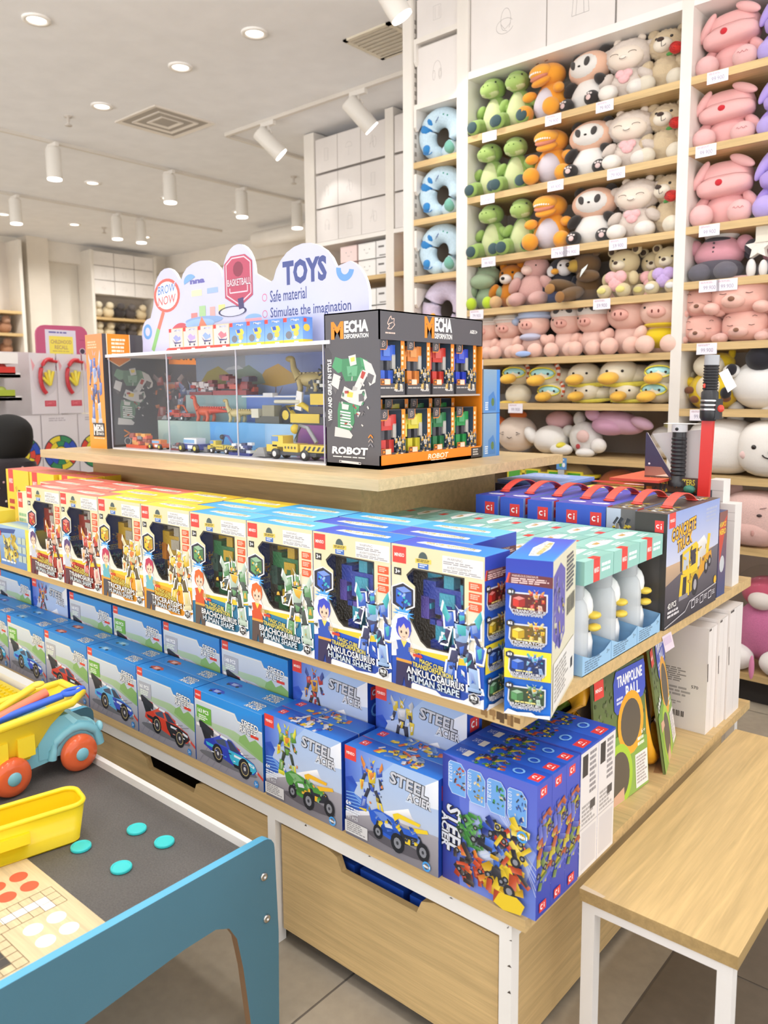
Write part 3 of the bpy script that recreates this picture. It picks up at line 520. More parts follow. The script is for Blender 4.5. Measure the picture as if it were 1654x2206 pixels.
def magic_front(cv,k):
    t=TH[k]; lo,hi=t['low']
    # printed areas around the window are drawn as strips that leave the opening free
    ring=[(.0,.0),(1,.0),(1,1),(0,1)]
    tess=tessellate_polygon([[Vector((x,y,0)) for x,y in ring],[Vector((x,y,0)) for x,y in WIN]]); pts=ring+WIN
    cv.mb.add([cv.o+cv.u*x+cv.v*y for x,y in pts],[tuple(f) for f in tess],[0xE3DAB2 if y<.5 else 0xE6E2D6 for x,y in pts],cv.mt)
    n=len(WIN); dk=[]
    cx,cy=.5,.42
    for i in range(n):
        a,b=WIN[i],WIN[(i+1)%n]; f=lambda p:(p[0]+(.014 if p[0]<cx else -.014),p[1]+(.011 if p[1]<cy else -.011))
        cv.poly([a,b,f(b),f(a)],0x35302C,False)
    cv.poly([(0,.72),(.2,.67),(.36,.69),(.8,.69),(1,.64),(1,1),(0,1)],[0xECEAE4]*7); cv.poly([(0,.73),(.26,.715),(1,.69),(1,.74),(0,.78)],0xEFCE36)
    cv.poly([(.0,.765),(.3,.735),(.7,.75),(1,.715),(1,1),(0,1)],[lo,lo,lo,lo,hi,hi]); cv.poly([(.2,1),(.24,.955),(.5,.965),(.56,.99),(.8,.975),(.86,.94),(.95,.95),(1,.93),(1,1)],0xF2F2F4); cv.line([(.3,.945),(.5,.955),(.7,.965)],.004,0x8FC8F0); cv.line([(.8,.83),(.86,.86),(.97,.84)],.005,mixc(lo,0xFFFFFF,.35)); cv.line([(.75,.9),(.83,.92),(.98,.9)],.005,mixc(lo,0xFFFFFF,.35))
    red_tag(cv,.015,.015,.155,.115); cv.rect(.03,.165,.115,.215,0x2E2A2A); cv.text('3+',.045,.175,.055,.03,0xFFFFFF,.03)
    cv.ell(.36,.075,.05,.045,0x4A5A5A,12,180,360); cv.poly([(.275,.08),(.45,.075),(.45,.105),(.275,.11)],0xE9CF58); cv.rect(.305,.108,.42,.145,0x3C6CC0); cv.greek(.32,.112,.41,.14,2,0xDCE8FF,4); cv.greek(.29,.083,.44,.103,2,0x5A4A20,1)
    cv.rect(.57,.03,.985,.145,0xF1EFEE); cv.text('WARNING',.62,.04,.16,.018,0x77767A); cv.greek(.58,.066,.97,.09,2,0xA2A0A4,2); cv.text('AVERTISSEMENT',.62,.096,.25,.018,0x77767A); cv.greek(.58,.12,.97,.142,2,0xA2A0A4,3)
    for i in range(3): y=.175+i*.068; cv.rect(.845,y,.975,y+.055,0xE2592F); cv.greek(.86,y+.01,.96,y+.046,3,0xF6C9B4,i)
    brick_cube(cv.sub(.0,.26,.27,.21),t)
    s=cv.sub(.01,.43,.26,.11)
    s.poly([(.5+(.5 if i%2 else .26)*math.cos(i*math.pi/11),.5+(.5 if i%2 else .26)*math.sin(i*math.pi/11)) for i in range(22)],0x4AA2EA); s.greek(.25,.4,.75,.62,2,0xFFFFFF,1)
    cv.poly([(.0,.55),(.06,.49),(.18,.49),(.22,.58),(.2,.64),(.26,.72),(.25,.76),(0,.8)],0xFFFFFF); kid(cv.sub(.0,.5,.29,.5),t)
    cv.poly([(.25,.745),(.33,.745),(.33,.735),(.36,.755),(.33,.775),(.33,.765),(.25,.765)],0xD8442E); cv.greek(.2,.71,.34,.745,3,0xB8A048,7)
    robot(cv.sub(.53,.36,.5,.54),t['pal'],sum(map(ord,k)),0xFFFFFF)
    dark=mixc(hi,0,.6); cv.otext('MAGIC CUBE',.33,.765,.26,.032,0xF7E468,dark,0,-.02); cv.otext('TRANSFORMATION',.25,.80,.44,.034,0xF7E468,dark,0,-.02)
    cv.otext(t['name'],.18,.84,.63,.05,0xF4F6FA,dark,0,-.02,.02,.09); cv.otext('HUMAN SHAPE',.2,.895,.56,.048,0xD5E2EE,dark,0,-.02,.02,.09)
    s=cv.sub(.845,.9,.13,.085); H=[(.5+.5*math.cos(R(60*i+30)),.5+.5*math.sin(R(60*i+30))) for i in range(6)]; s.poly(H,0xDCDCE0); s.poly([(.5+(x-.5)*.86,.5+(y-.5)*.86) for x,y in H],0x2A2A30); s.text(k,.24,.26,.52,.28,0xFFFFFF,.03); s.text('no',.34,.6,.32,.16,0xD8D8D8)
def magic_side(cv,hot='B3'):
    cv.grad(0,0,1,1,0x2A3CB0,0x1E74D8); cv.poly([(.06,.09),(1,.1),(1,.17),(.0,.155)],0x6A3038); cv.poly([(.06,.09),(.1,.09),(.05,.155),(.0,.155)],0xE05030); cv.text('MARVELOUS DINOSAUR',.14,.1,.55,.014,0xF0D8D4); cv.greek(.12,.12,.92,.158,3,0xE8C8C4,3)
    for i,k in enumerate(('B1','B2','B3','B4')):
        y=.19+i*.2; t=TH[k]
        if k==hot: cv.rect(0,y-.015,1,y+.175,0xF4DC36)
        cv.poly([(.1,y+.02),(.9,y+.02),(.9,y+.13),(.8,y+.16),(.16,y+.16),(.08,y+.12)],0xD6DAE4); cv.poly([(.13,y+.03),(.87,y+.03),(.87,y+.125),(.78,y+.15),(.18,y+.15),(.11,y+.115)],mixc(t['pal'][0],0x201818,.6))
        m=t['pal'][0]; s=cv.sub(.16,y+.045,.26,.075); s.poly([(0,.2),(.5,0),(1,.15),(.5,.35)],mixc(m,0xFFFFFF,.4)); s.poly([(0,.22),(.5,.38),(.5,1),(0,.85)],m); s.poly([(.52,.38),(1,.18),(1,.8),(.52,1)],mixc(m,0,.2))
        robot(cv.sub(.46,y-.0,.4,.13),t['pal'],i+3); cv.greek(.25,y+.115,.75,.13+y,1,0xEFE08A,i); cv.otext(t['name'],.14,y+.128,.72,.02,0xF0F0F4,0x26204A); cv.otext('HUMAN SHAPE',.2,y+.15,.6,.018,0xE0E4F0,0x26204A)
        s=cv.sub(.02,y-.004,.2,.05); s.poly([(.5+.5*math.cos(R(60*j+30)),.5+.5*math.sin(R(60*j+30))) for j in range(6)],0x33343E); s.text(k,.26,.28,.48,.36,0xFFFFFF,.03)
    cv.poly([(0,1),(.1,.965),(.3,.98),(.6,.97),(.7,.985),(1,.975),(1,1)],0xE8EAF0)
def magic_top(cv,k):
    a,b=TH[k]['top']; cv.grad(0,0,1,1,a,b,True); cv.poly([(.2,.4),(.5,.34),(.82,.42),(.84,.62),(.5,.72),(.16,.6)],0xF6F4EA); cv.otext('MAGIC CUBE TRANSFORMATION',.24,.4,.52,.11,0xE8D060,0x6A6A50); cv.otext(TH[k]['name'],.22,.52,.56,.12,0xE8EEF4,0x5A6A7A)
    cv.line([(.02,.02),(.98,.02),(.98,.98),(.02,.98),(.02,.02)],.01,mixc(b,0xFFFFFF,.4))
def magic_back(cv):
    cv.rect(0,0,1,1,0xE4DFC6); cv.poly([(.02,.1),(.3,.05),(.5,.12),(.52,.55),(.3,.62),(.02,.5)],0x6E66B8); heap(cv.sub(.02,.1,.5,.5),(0x4A52A8,0xC8B060,0x8A86C0,0xD8D4C0),26,4); cv.greek(.56,.05,.95,.3,9,0x6A6670,2)
    for i in range(14): cv.rect(.58+i*.026,.34,.58+i*.026+(.018 if i%3 else .009),.46,0x2A2A2E)
    cv.rect(.05,.66,.95,.97,0xF1EFEA); cv.greek(.1,.7,.7,.94,9,0xA09C98,5); cv.rect(.78,.8,.88,.87,0x3A3A3E)
def robot_toy(parent,pal,seed):
    rg=random.Random(seed); m=MB(); a,b,c=pal
    def bx(x,y,z,w,d,h,col): m.cbox((x,y,z),(w,d,h),col,'plastic')
    bx(.01,.045,.20,.07,.03,.06,a); bx(.01,.036,.205,.04,.02,.03,b); bx(.01,.045,.155,.04,.025,.035,c); bx(.01,.045,.245,.026,.025,.03,b)
    for s in(-1,1):
        bx(.01+s*.05,.045,.222,.034,.03,.04,b if s>0 else a); bx(.01+s*.062,.042,.18,.022,.025,.05,c); bx(.01+s*.022,.045,.12,.026,.026,.05,b); bx(.01+s*.028,.043,.085,.034,.032,.05,a); m.prism([(.01+s*.05-.02,.24),(.01+s*.05+.02,.25),(.01+s*.07,.285)],.05,.058,'y',b,'plastic')
    for i in range(14): bx(.01+rg.uniform(-.07,.07),.03+rg.uniform(0,.01),rg.uniform(.08,.24),.014,.012,.012,rg.choice((a,b,c)))
    return m.build('robot_toy',parent)
MAGIC={}
def magic_box(k,x,y,label,group,rz=0,z=ZM):
    if k not in MAGIC:
        e=empty('robot_cube_carton',(0,0,0)); w,d,h=MW,MD,MH; lo,hi=TH[k]['low']
        m=MB(); m.box(-w/2,0,0,w/2,d,h,0xEDE6C8,cols=dict(f=None,t=TH[k]['top'][0],l=0x2C50B8,r=0x2C50B8,k=0xDAD6C8))
        m.box(-w/2+.002,.075,.03,w/2-.002,.077,h-.002,0x6E6252,'paper'); m.box(-w/2+.003,.002,.085,w/2-.003,.076,.088,0x6A5C4C,'paper')
        magic_front(front(m,-w/2,w/2,0,0,h),k); magic_side(rside(m,w/2,0,d,0,h),k); magic_top(topf(m,-w/2,w/2,0,d,h),k); magic_back(Cv(m,(w/2,d,h),(-w,0,0),(0,0,-h))); m.build('carton',e)
        m=MB(); m.add([(-w/2+x*w,.0012,h-y*h) for x,y in WIN],[tuple(f) for f in tessellate_polygon([[Vector((x,y,0)) for x,y in WIN]])],0xFFFFFF,'film'); m.build('window',e)
        robot_toy(e,TH[k]['toy'],ord(k[1])); MAGIC[k]=e; o=e
    else: o=clone(MAGIC[k])
    o.location=(x,y,z); o.rotation_euler=(0,0,rz); tag(o,label,'toy box',group); return o
def magic_row():
    X=[-.868-.2477*(i+.5) for i in range(8)]; K=['B3','B3','B4','B4','B2','B2','B1','B1']; G='robot cube cartons along the middle shelf'
    nm=('nearest the shelf corner','second from the shelf corner')
    for i,(x,k) in enumerate(zip(X,K)): magic_box(k,x,1.316,'%s robot carton with window, front row, %s of its colour from the corner'%(TH[k]['desc'],('first','second')[i%2]),G)
    for r,(y,sh,K2) in enumerate(((1.414,-.096,['B3','B3','B4','B4','B2','B2','B1','B1']),(1.512,-.104,['B4','B4','B4','B2','B2','B1','B1','B1']))):
        cnt={}
        for i,k in enumerate(K2):
            cnt[k]=cnt.get(k,0)+1; x=X[i]+sh+(.004 if i%2 else 0)
            magic_box(k,x,y,'%s topped robot carton, %s row, %s of its colour from the corner'%({'B4':'light blue','B3':'violet blue','B2':'yellow','B1':'red'}[k],('second','third')[r],('first','second','third')[cnt[k]-1]),G)
magic_row()
# the carton standing end-on at the corner
o=magic_box('B3',0,0,'blue robot carton turned end on at the shelf corner showing four robots','robot cube cartons along the middle shelf')
o.rotation_euler=(0,0,R(-90+17)); 
o.location=(-.869,1.4545,ZM)
# ---------------- building brick cartons on the bottom shelf
def sr_art(cv,ver):
    b1,b2=((0x2A3FB8,0x3CB8D8),(0xD8402A,0x2A2A30),(0x58AEE0,0x3A50C0),(0xE8D22C,0xD8B81E),(0xE8E4E8,0xC83040))[ver]
    cv.grad(0,0,1,1,0xD8E2EE,0x9A9AA8); cv.poly([(0,.36),(.3,.37),(.6,.36),(1,.46),(1,.62),(.5,.46),(0,.46)],[0xB8C8B4,0xB4CAA8,0xA8C498,0x8CB470,0x86AC6A,0xA8C49A,0xB8C8B4]); cv.poly([(.68,.4),(.76,.34),(.82,.42),(.9,.36),(1,.42),(1,.6),(.66,.47)],0x86B068)
    cv.poly([(0,.44),(.25,.44),(.6,.52),(1,.78),(1,1),(0,1)],[0xB8B6C0,0xC4C2CC,0xB4B2BE,0xA8A6B2,0x8E8C98,0x8E8C98])
    for i in range(12):
        f=lambda t:(.02+t*.26,.45) if t<1 else (.28+(t-1)*.4,.46+(t-1)*.12) if t<2 else (.68+(t-2)*.32,.58+(t-2)*.24)
        a,b=f(i*.25),f((i+1)*.25); cv.poly([a,b,(b[0],b[1]+.04),(a[0],a[1]+.04)],0xD8483C if i%2 else 0xF4F0EE)
    for i in range(5): cv.line([(.05+i*.1,.98),(.2+i*.1,.72),(.5+i*.1,.6)],.012,0x8C8A98)
    cv.poly([(0,.0),(1,.0),(1,.22),(.66,.2),(.62,.12),(.05,.12),(0,.1)],[0x2A8FE0,0x2A8FE0,0x2F7FD0,0x3A86D2,0x2A8FE0,0x2A8FE0,0x2A8FE0]); cv.line([(0,.115),(.05,.135),(.61,.135),(.655,.215),(1,.235)],.014,0xF2EEE6)
    red_tag(cv,.01,.0,.1,.12)
    cv.otext('SPEED',.7,.15,.24,.085,0xF4F4F4,0x24283A,.25,-.02,.02,.07); cv.otext('RACER',.68,.24,.24,.085,0xF4F4F4,0x24283A,.25,-.02,.02,.07); cv.rect(.84,.31,.95,.345,0xD8402E)
    cv.poly([(.03,.2),(.26,.2),(.26,.42),(.1,.42),(.03,.36)],0x6FB046 if ver in(0,2) else 0xB2B4BE); cv.text(('163','161','163','148','160')[ver]+' PCS',.05,.24,.17,.055,0xFFFFFF,.02); cv.greek(.06,.32,.22,.4,3,0xE8F2E0,ver)
    car(cv.sub(.06,.37,.86,.54),b1,b2,ver)
    s=cv.sub(.87,.88,.07,.1); s.poly([(.5+.5*math.cos(R(60*j)),.5+.5*math.sin(R(60*j))) for j in range(6)],0x3C8ED8); s.text('3+',.25,.3,.5,.4,0xFFFFFF)
def sr_top(cv,ver):
    b1=(0x3550C0,0xC8502E,0x6AB4E8,0xE0C82C,0xC04048)[ver]
    cv.grad(0,0,1,1,0x1E84D6,0x2A94E8); s=cv.sub(.12,.25,.22,.55); s.poly([(0,.5),(.3,.1),(.8,.15),(1,.5),(.7,.85),(.2,.85)],b1); s.poly([(.3,.3),(.7,.3),(.62,.7),(.36,.7)],mixc(b1,0xFFFFFF,.6)); s.ell(.2,.75,.1,.16,0x22242E,8); s.ell(.8,.72,.1,.16,0x22242E,8)
    cv.otext('SPEED',.68,.2,.2,.3,0xF4F4F4,0x20304A,.2,0,.02,.07); cv.otext('RACER',.7,.52,.2,.3,0xF4F4F4,0x20304A,.2,0,.02,.07); cv.line([(0,.99),(1,.99)],.02,0x6FB8F0)
CART={}
def carton(key,w,d,h,draw,loc,label,group,name='building_brick_box',rz=0,side=0x2A52C0,cols=None):
    if key not in CART:
        e=empty(name,(0,0,0)); m=MB(); m.box(-w/2,0,0,w/2,d,h,side,cols=cols); draw(m,-w/2,w/2,d,h); CART[key]=m.build('carton',None); bpy.data.objects.remove(e); o=CART[key]; o.name=name
    else: o=clone(CART[key])
    o.location=loc; o.rotation_euler=(0,0,rz); return tag(o,label,'toy box',group)
def sr_draw(ver):
    def f(m,x0,x1,d,h):
        sr_art(front(m,x0,x1,0,0,h),ver); sr_top(topf(m,x0,x1,0,d,h),ver); cv=rside(m,x1,0,d,0,h); cv.grad(0,0,1,1,0x2A7FD8,0x2460B8)
    return f
def steel_art(cv,ver):
    pal,veh=(((0x3356C8,0xF0D030,0xE8862E,0x24283C),(0x2F5FCC,0xF0D030)),((0x5E9A3A,0xE8E030,0xE8862E,0x2E3A2C),(0x4E9440,0xF0B82E)),((0xC8352C,0xE8A02E,0x3A4A9A,0x2A2A34),(0xC8452C,0xF0B82E)),((0xE8C82E,0xC8CCD4,0xE8E8EC,0x2A2C3A),(0xE0C030,0x4A4A58)))[ver]
    cv.grad(0,0,1,1,0xA8C4EE,0xC8CCD8); cv.poly([(0,0),(.55,0),(.3,.3),(0,.42)],[0x4A6AD0,0x9AB8EC,0x86A8E8,0x3A58C0]); cv.poly([(1,0),(1,.3),(.66,.36),(.8,.16)],[0xF4F4FA,0xE8ECF4,0xC8D8F0,0xF0F2F8])
    cv.poly([(0,.36),(.08,.32),(.14,.4),(.1,.5),(.26,.56),(.36,.68),(0,.78)],[0x2A48B0,0x3356C0,0x2A50B8,0x3C6CD0,0x5A8AE0,0x4A7AD8,0x20388C]); 
    for i in range(7): cv.line([(.01,.52+i*.035),(.1+i*.02,.5+i*.035),(.24+i*.01,.6+i*.015)],.008,0x8FC0F4)
    cv.poly([(0,.74),(.4,.58),(.7,.42),(.74,.5),(1,.66),(1,1),(0,1)],[0xE8E8F0,0xF4F4F8,0xFFFFFF,0xD8D8E0,0xA09CA4,0x87848C,0x77747C]); cv.poly([(.4,.62),(1,.58),(1,1),(0,1),(0,.8)],[0xB4B0B8,0xA8A4AC,0x8A868E,0x77737B,0x9C98A0])
    red_tag(cv,.0,.0,.13,.15); cv.otext('STEEL',.5,.09,.4,.13,0xC9CCD6,0x25252E,.12,-.03,.03,.08); cv.otext('ACIER',.68,.24,.25,.09,0xD8DAE2,0x25252E,.12,-.02,.03,.08)
    robot(cv.sub(.16,.06,.3,.6),pal,ver+11)
    s=cv.sub(.26,.5,.66,.42); b,y=veh; s.ell(.5,.86,.5,.14,0x5E5A62,18)
    s.poly([(.02,.3),(.16,.14),(.4,.2),(.62,.36),(.66,.6),(.5,.82),(.2,.74),(.06,.52)],b); s.poly([(.1,.24),(.26,.18),(.4,.3),(.24,.4)],mixc(b,0xFFFFFF,.3)); s.poly([(.2,.5),(.5,.5),(.48,.72),(.22,.66)],mixc(b,0,.2)); s.poly([(.5,.4),(.85,.38),(.92,.6),(.6,.74)],0x2C2E38); s.poly([(.55,.34),(.78,.3),(.84,.44),(.6,.48)],b)
    s.poly([(.42,.1),(.5,.02),(.86,.06),(.84,.14),(.52,.14),(.46,.3)],y); s.poly([(.66,.26),(.96,.14),(.98,.22),(.72,.36)],y); s.rect(.62,.56,.7,.7,y); s.poly([(.28,.42),(.4,.38),(.42,.48),(.3,.52)],0xD8DCE4)
    heap(s.sub(.1,.2,.8,.5),(b,y,0x33353F,mixc(b,0xFFFFFF,.3)),22,ver,.05)
    for x,yy,r in((.5,.78,.11),(.9,.72,.1),(.18,.72,.08)): s.ell(x,yy,r,r*s.a*1.2,0x23242B,14); s.ell(x,yy,r*.55,r*s.a*.66,0x8A8C94,10); s.ell(x,yy,r*.2,r*s.a*.24,0x3A3C44,8)
    cv.text('6+',.015,.6,.06,.05,0xFFFFFF,.02); cv.greek(.015,.67,.2,.75,3,0xE8EEF8,ver); cv.text('191 PCS',.02,.765,.13,.035,0xE8EAF0); cv.rect(.0,.83,.26,.96,0xDEDCDC); cv.greek(.02,.84,.25,.95,5,0x9A989A,2)
    s=cv.sub(.84,.88,.1,.1); s.ring(.5,.5,.42,.16,0x4AA0E8,12); s.text('4in1',.15,.36,.7,.28,0xFFFFFF,.04)
def steel_draw(ver):
    def f(m,x0,x1,d,h):
        steel_art(front(m,x0,x1,0,0,h),ver); cv=topf(m,x0,x1,0,d,h); cv.grad(0,0,1,1,0x2A5CC8,0x2F7FE0); ci_tag(cv,.08,.2,.08,.4); heap(cv.sub(.25,.05,.55,.9),((0x5E8ACC,0xF0D030,0xE0682E,0xD8DCE6),(0x3356C8,0xF0D030,0xE8862E,0xE8E8F0))[ver%2],34,ver,.07)
        cv=rside(m,x1,0,d,0,h); cv.grad(0,0,1,1,0x2450B8,0x1E3F9C); ci_tag(cv,.2,.08,.6,.15); heap(cv.sub(.1,.5,.8,.3),(0xF0D030,0x4E9440,0xC8502E),10,ver,.2); cv.ring(.5,.36,.3,.1,0x6FB0F0,10)
    return f
def big_art(cv):
    cv.grad(0,0,1,1,0x5A68CC,0x6E86DC); cv.poly([(0,0),(.16,.02),(.2,.4),(.16,.7),(.2,1),(0,1)],[0x2A3490,0x3C4CB0,0x4A64C8,0x3C58C4,0x4A50A8,0x2A2E80]); cv.poly([(.3,.3),(.62,.24),(1,.5),(.9,.75),(.5,.86),(.3,.6)],[0xA8B8F0,0x93A9EC,0x8AA0E8,0xA9BCF2,0xD0DCF8,0xC8D4F6]); cv.poly([(.4,.56),(.7,.44),(.8,.62),(.6,.8),(.42,.72)],[0xDCE6FA]*5)
    for i in range(5): cv.line([(.6+i*.03,.3),(1,.62+i*.05)],.004,0xE0E8FF); 
    for i in range(4): cv.line([(.2,.9-i*.05),(.7,.6-i*.02)],.005,0xC8D8FA)
    for i,(n,c) in enumerate((('103283',0xD0502E),('103282',0xE8C840),('103281',0x3E9A48),('103280',0x2F58C8))):
        x=.07+i*.215; P=[(x,.06+i*.012),(x+.02,.04+i*.012),(x+.14,.04+i*.012),(x+.19,.09+i*.012),(x+.19,.29+i*.012),(x+.04,.29+i*.012),(x,.24+i*.012)]; cv.poly(P,0x6FA6E6); cv.line(P+P[:1],.004,0xD8E8FC)
        heap(cv.sub(x+.06,.05+i*.012,.13,.23),(c,mixc(c,0,.3),0x3A3C48,0xE8D8C0),22,i,.13)
        s=cv.sub(x-.06,.12+i*.012,.17,.03,90); s.text(n,0,0,1,1,0xEAF2FC)
    s=cv.sub(-.09,.5,.46,.13,90); s.otext('STEEL',0,0,1,1,0xD8DCE6,0x22222C,.1,0,.03,.08); s=cv.sub(-.13,.56,.34,.06,90); s.otext('ACIER',0,0,1,1,0xD8DCE6,0x22222C,.1,0,.03,.08)
    for (x,y,w,h,cs,n) in((.2,.38,.3,.28,(0x3E8A3C,0x5AA84E,0x2E5A30),34),(.14,.66,.36,.3,(0xD8502A,0xB83C20,0x3A3030,0xE8862E),34),(.44,.36,.4,.42,(0x2F55C0,0x24388A,0x2A2C38,0x4A7AE0),40),(.6,.3,.36,.34,(0xE8C82E,0x2A2A34,0xC8402A,0xF0D858),32),(.5,.6,.42,.36,(0xF0CE30,0xD8A81E,0x3A3A44,0xC8502E),46)): heap(cv.sub(x,y,w,h),cs,n,int(x*100),.16)
    for x,y,r in((.82,.6,.05),(.76,.84,.06),(.38,.56,.035)): cv.ell(x,y,r,None,0x2A2B33,14); cv.ell(x,y,r*.55,None,0x8E9098,10)
    cv.poly([(.6,.97),(.66,.88),(.84,.86),(.92,.9),(.88,.98),(.7,1)],0xEDCB2E); s=cv.sub(.82,.34,.13,.1); s.ring(.5,.5,.42,.16,0x4AA0E8,12); s.text('4in1',.12,.36,.76,.28,0xFFFFFF,.04)
def big_draw(kind):
    def f(m,x0,x1,d,h):
        big_art(front(m,x0,x1,0,0,h)); cv=topf(m,x0,x1,0,d,h); cv.grad(0,0,1,1,0x2552BE,0x2A62D2); ci_tag(cv,.86,.25,.11,.5); heap(cv.sub(.28,.02,.36,.96),(0x3E8A3C,0xE8C82E,0xC8502E,0x2A3058,0x6A86D8),40,kind,.09); cv.ring(.74,.5,.06,.02,0x7FB8F4,10,.2); cv.rect(.17,.3,.24,.75,0xE8E4E0); cv.text('214 PCS',.08,.3,.08,.3,0xDCE8FA)
        cv=rside(m,x1,0,d,0,h)
        if kind<2: cv.grad(0,0,1,1,0x4458C4,0x3A48B0); ci_tag(cv,.2,.04,.45,.07); heap(cv.sub(-.0,.2,1,.6),(0x6E8A50,0xC8B83A,0xB8583A,0x5A6ACC,0x4458B8),46,kind,.24); ci_tag(cv,.2,.89,.45,.07)
        else:
            cv.rect(0,0,1,1,0xE4E0E0); cv.rect(0,0,1,.02,0x2A52C0); cv.rect(.1,.05,.4,.22,0x33333A); cv.greek(.5,.05,.9,.4,8,0x8A868C,1); cv.greek(.1,.45,.9,.62,5,0xA8A4A6,2); cv.rect(.55,.45,.85,.52,0x4A4A50); cv.rect(.1,.66,.92,.97,0xD3CFD2); cv.line([(.02,.63),(.98,.63)],.01,0xBDB8BA)
    return f
def bottom_boxes():
    G='racing car and robot brick boxes on the bottom shelf'; H=.218
    ORD=['first','second','third','fourth','fifth','sixth','seventh']
    cars=('blue racing car','red and black racing car','light blue racing car','yellow racing car','white and red racing car')
    bots=('blue robot and car','green robot and buggy','red and yellow robot','silver and yellow robot')
    for r in(0,1):
        y=1.318+r*.0645
        for i,v in enumerate((0,1)):
            vv=(v,v) if r==0 else ((2 if v==0 else 2),)*2
            carton('st%d'%vv[0],.281,.062,.228,steel_draw(vv[0]),(-1.127-i*.294,y,ZB),('%s brick box, front row, %s from the corner boxes'%(bots[vv[0]],('first','second')[i])) if r==0 else 'red and yellow robot brick box hidden behind the %s one'%('blue robot','green robot')[i],G)
        for i,v in enumerate((0,1,2,1,2,0,1)):
            carton('sr%d'%v,.298,.063,H,sr_draw(v),(-1.722-i*.3025,y,ZB),'%s brick box, %s row, %s from the green robot box'%(cars[v],('front','second')[r],ORD[i]),G)
    m=MB(); m.box(-3.6,1.45,ZB,-.995,1.715,.53,WOOD,'wood_x'); r_=m.build('shelf_riser',bpy.data.objects['display_island'],Vector((2.35,-2.08,0)))
    for i,(k,v) in enumerate((('st',3),('st',2),('sr',3),('sr',4),('sr',2),('sr',4),('st',2),('sr',1))):
        w=.298; x=-1.145-i*.309
        if k=='st': carton('st%d'%v,.281,.062,.228,steel_draw(v),(x,1.452,.53),'raised %s brick box at the back, %s'%(bots[v],('nearest the corner','beside the yellow car box','','','','','far along the row','')[i]),G)
        else: carton('sr%d'%v,.298,.063,H,sr_draw(v),(x,1.452,.53),'raised %s brick box at the back, %s racing box'%(cars[v],ORD[i-2 if i<6 else i-3]),G)
    ys=(1.329,1.390,1.451,1.520,1.607)
    for i,y in enumerate(ys):
        d=(ys+(1.693,))[i+1]-y-.001; k=0 if i<3 else 2
        carton('big%d%d'%(k,i>2),.234,d,.29,big_draw(k if k else (i%2)),(-.866-(.0 if i<3 else .002),y,ZB),'upright blue 4in1 brick box at the shelf corner, %s'%('frontmost with full picture','second behind the front one','third behind the front one','fourth with a white label side','last one beside the trampoline card')[i],'4in1 brick boxes at the corner')
bottom_boxes()
# ---------------- right end of the bottom shelf
def trampoline(loc,rz,rx,label):
    e=empty('trampoline_ball_card',loc,rz,label,'toy','trampoline ball games on the bottom shelf'); e.rotation_euler=(rx,0,rz)
    w,h=.27,.355; m=MB(); m.box(-w/2,0,0,w/2,.006,h,0x6E7A48,cols=dict(k=0xB08A60)); m.box(-w/2,.006,0,w/2,.13,.004,0xB08A60); cv=front(m,-w/2,w/2,0,0,h); cv.grad(0,0,1,1,0x4E5A38,0x7E9A4A); rg=random.Random(4)
    for i in range(60): x,y=rg.random(),rg.uniform(0,.5); cv.ell(x,y,.02,.016,rg.choice((0x5E6A44,0x46512F,0x727C54)),6)
    cv.poly([(0,.55),(.4,.5),(1,.62),(1,1),(0,1)],[0x6FA040,0x7AA848,0x84A84E,0x96B456,0x8AB04E]); red_tag(cv,.02,.02,.17,.13); cv.poly([(.37,.1),(.42,.02),(.98,.02),(1,.06),(1,.24),(.94,.3),(.42,.34),(.37,.3)],0x4658C0)
    cv.text('TRAMPOLINE',.44,.06,.5,.085,0xF4F4F8,.03); cv.text('BALL',.6,.16,.28,.1,0xF4F4F8,.03); cv.greek(.42,.22,.58,.28,2,0xD8DCF4)
    for x,y,c in((.68,.45,0xEBA82E),(.42,.8,0xA8CC3C)): cv.ell(x,y,.26,.24,c,22); cv.ell(x,y,.2,.18,0x5A5248,22)
    cv.text('COOL!',.06,.48,.26,.06,0xFFFFFF,.04,0,.06); cv.text('6+',.88,.55,.08,.035,0xF4F4F0); cv.greek(.8,.6,.97,.68,2,0xE8EED8,2); cv.rect(.74,.72,.99,.98,0xEDE8E6); cv.greek(.76,.74,.97,.96,9,0xB0A8A8,3); cv.poly([(.12,.62),(.3,.64),(.34,.7),(.1,.7)],0xD8AC90); cv.poly([(.3,.93),(.5,.9),(.5,1),(.28,1)],0xD8AC90); m.build('printed_card',e)
    for i,(c,z,y) in enumerate(((0xE9A92A,.185,.045),(0xA6CC3A,.17,.10))):
        m=MB(); P=[(math.cos(q*math.pi/12)*.115-.06+.02*i,y,z+math.sin(q*math.pi/12)*.155) for q in range(24)]; m.tube(P,.026,c,'plastic',12,closed=True)
        for q in range(0,24,3): m.ell(P[q][:1]+(y-.018,)+P[q][2:],.006,c,'plastic',6,4)
        m.build('hoop',e); m=MB(); m.lathe([(0,y),(.105,y)],(0,0,z),0x6A5C40,'cloth',24,'y'); o=m.build('net',e); o.scale=(.98,1,1.32); o.location=(-.06+.02*i,0,-.32*z)
    return e
trampoline((-.815,1.90,ZB+.001),R(86),R(-4),'trampoline ball game card facing out beside the blue brick boxes')
trampoline((-.82,2.235,ZB+.001),R(105),R(-9),'second trampoline ball game leaning towards the white cartons')
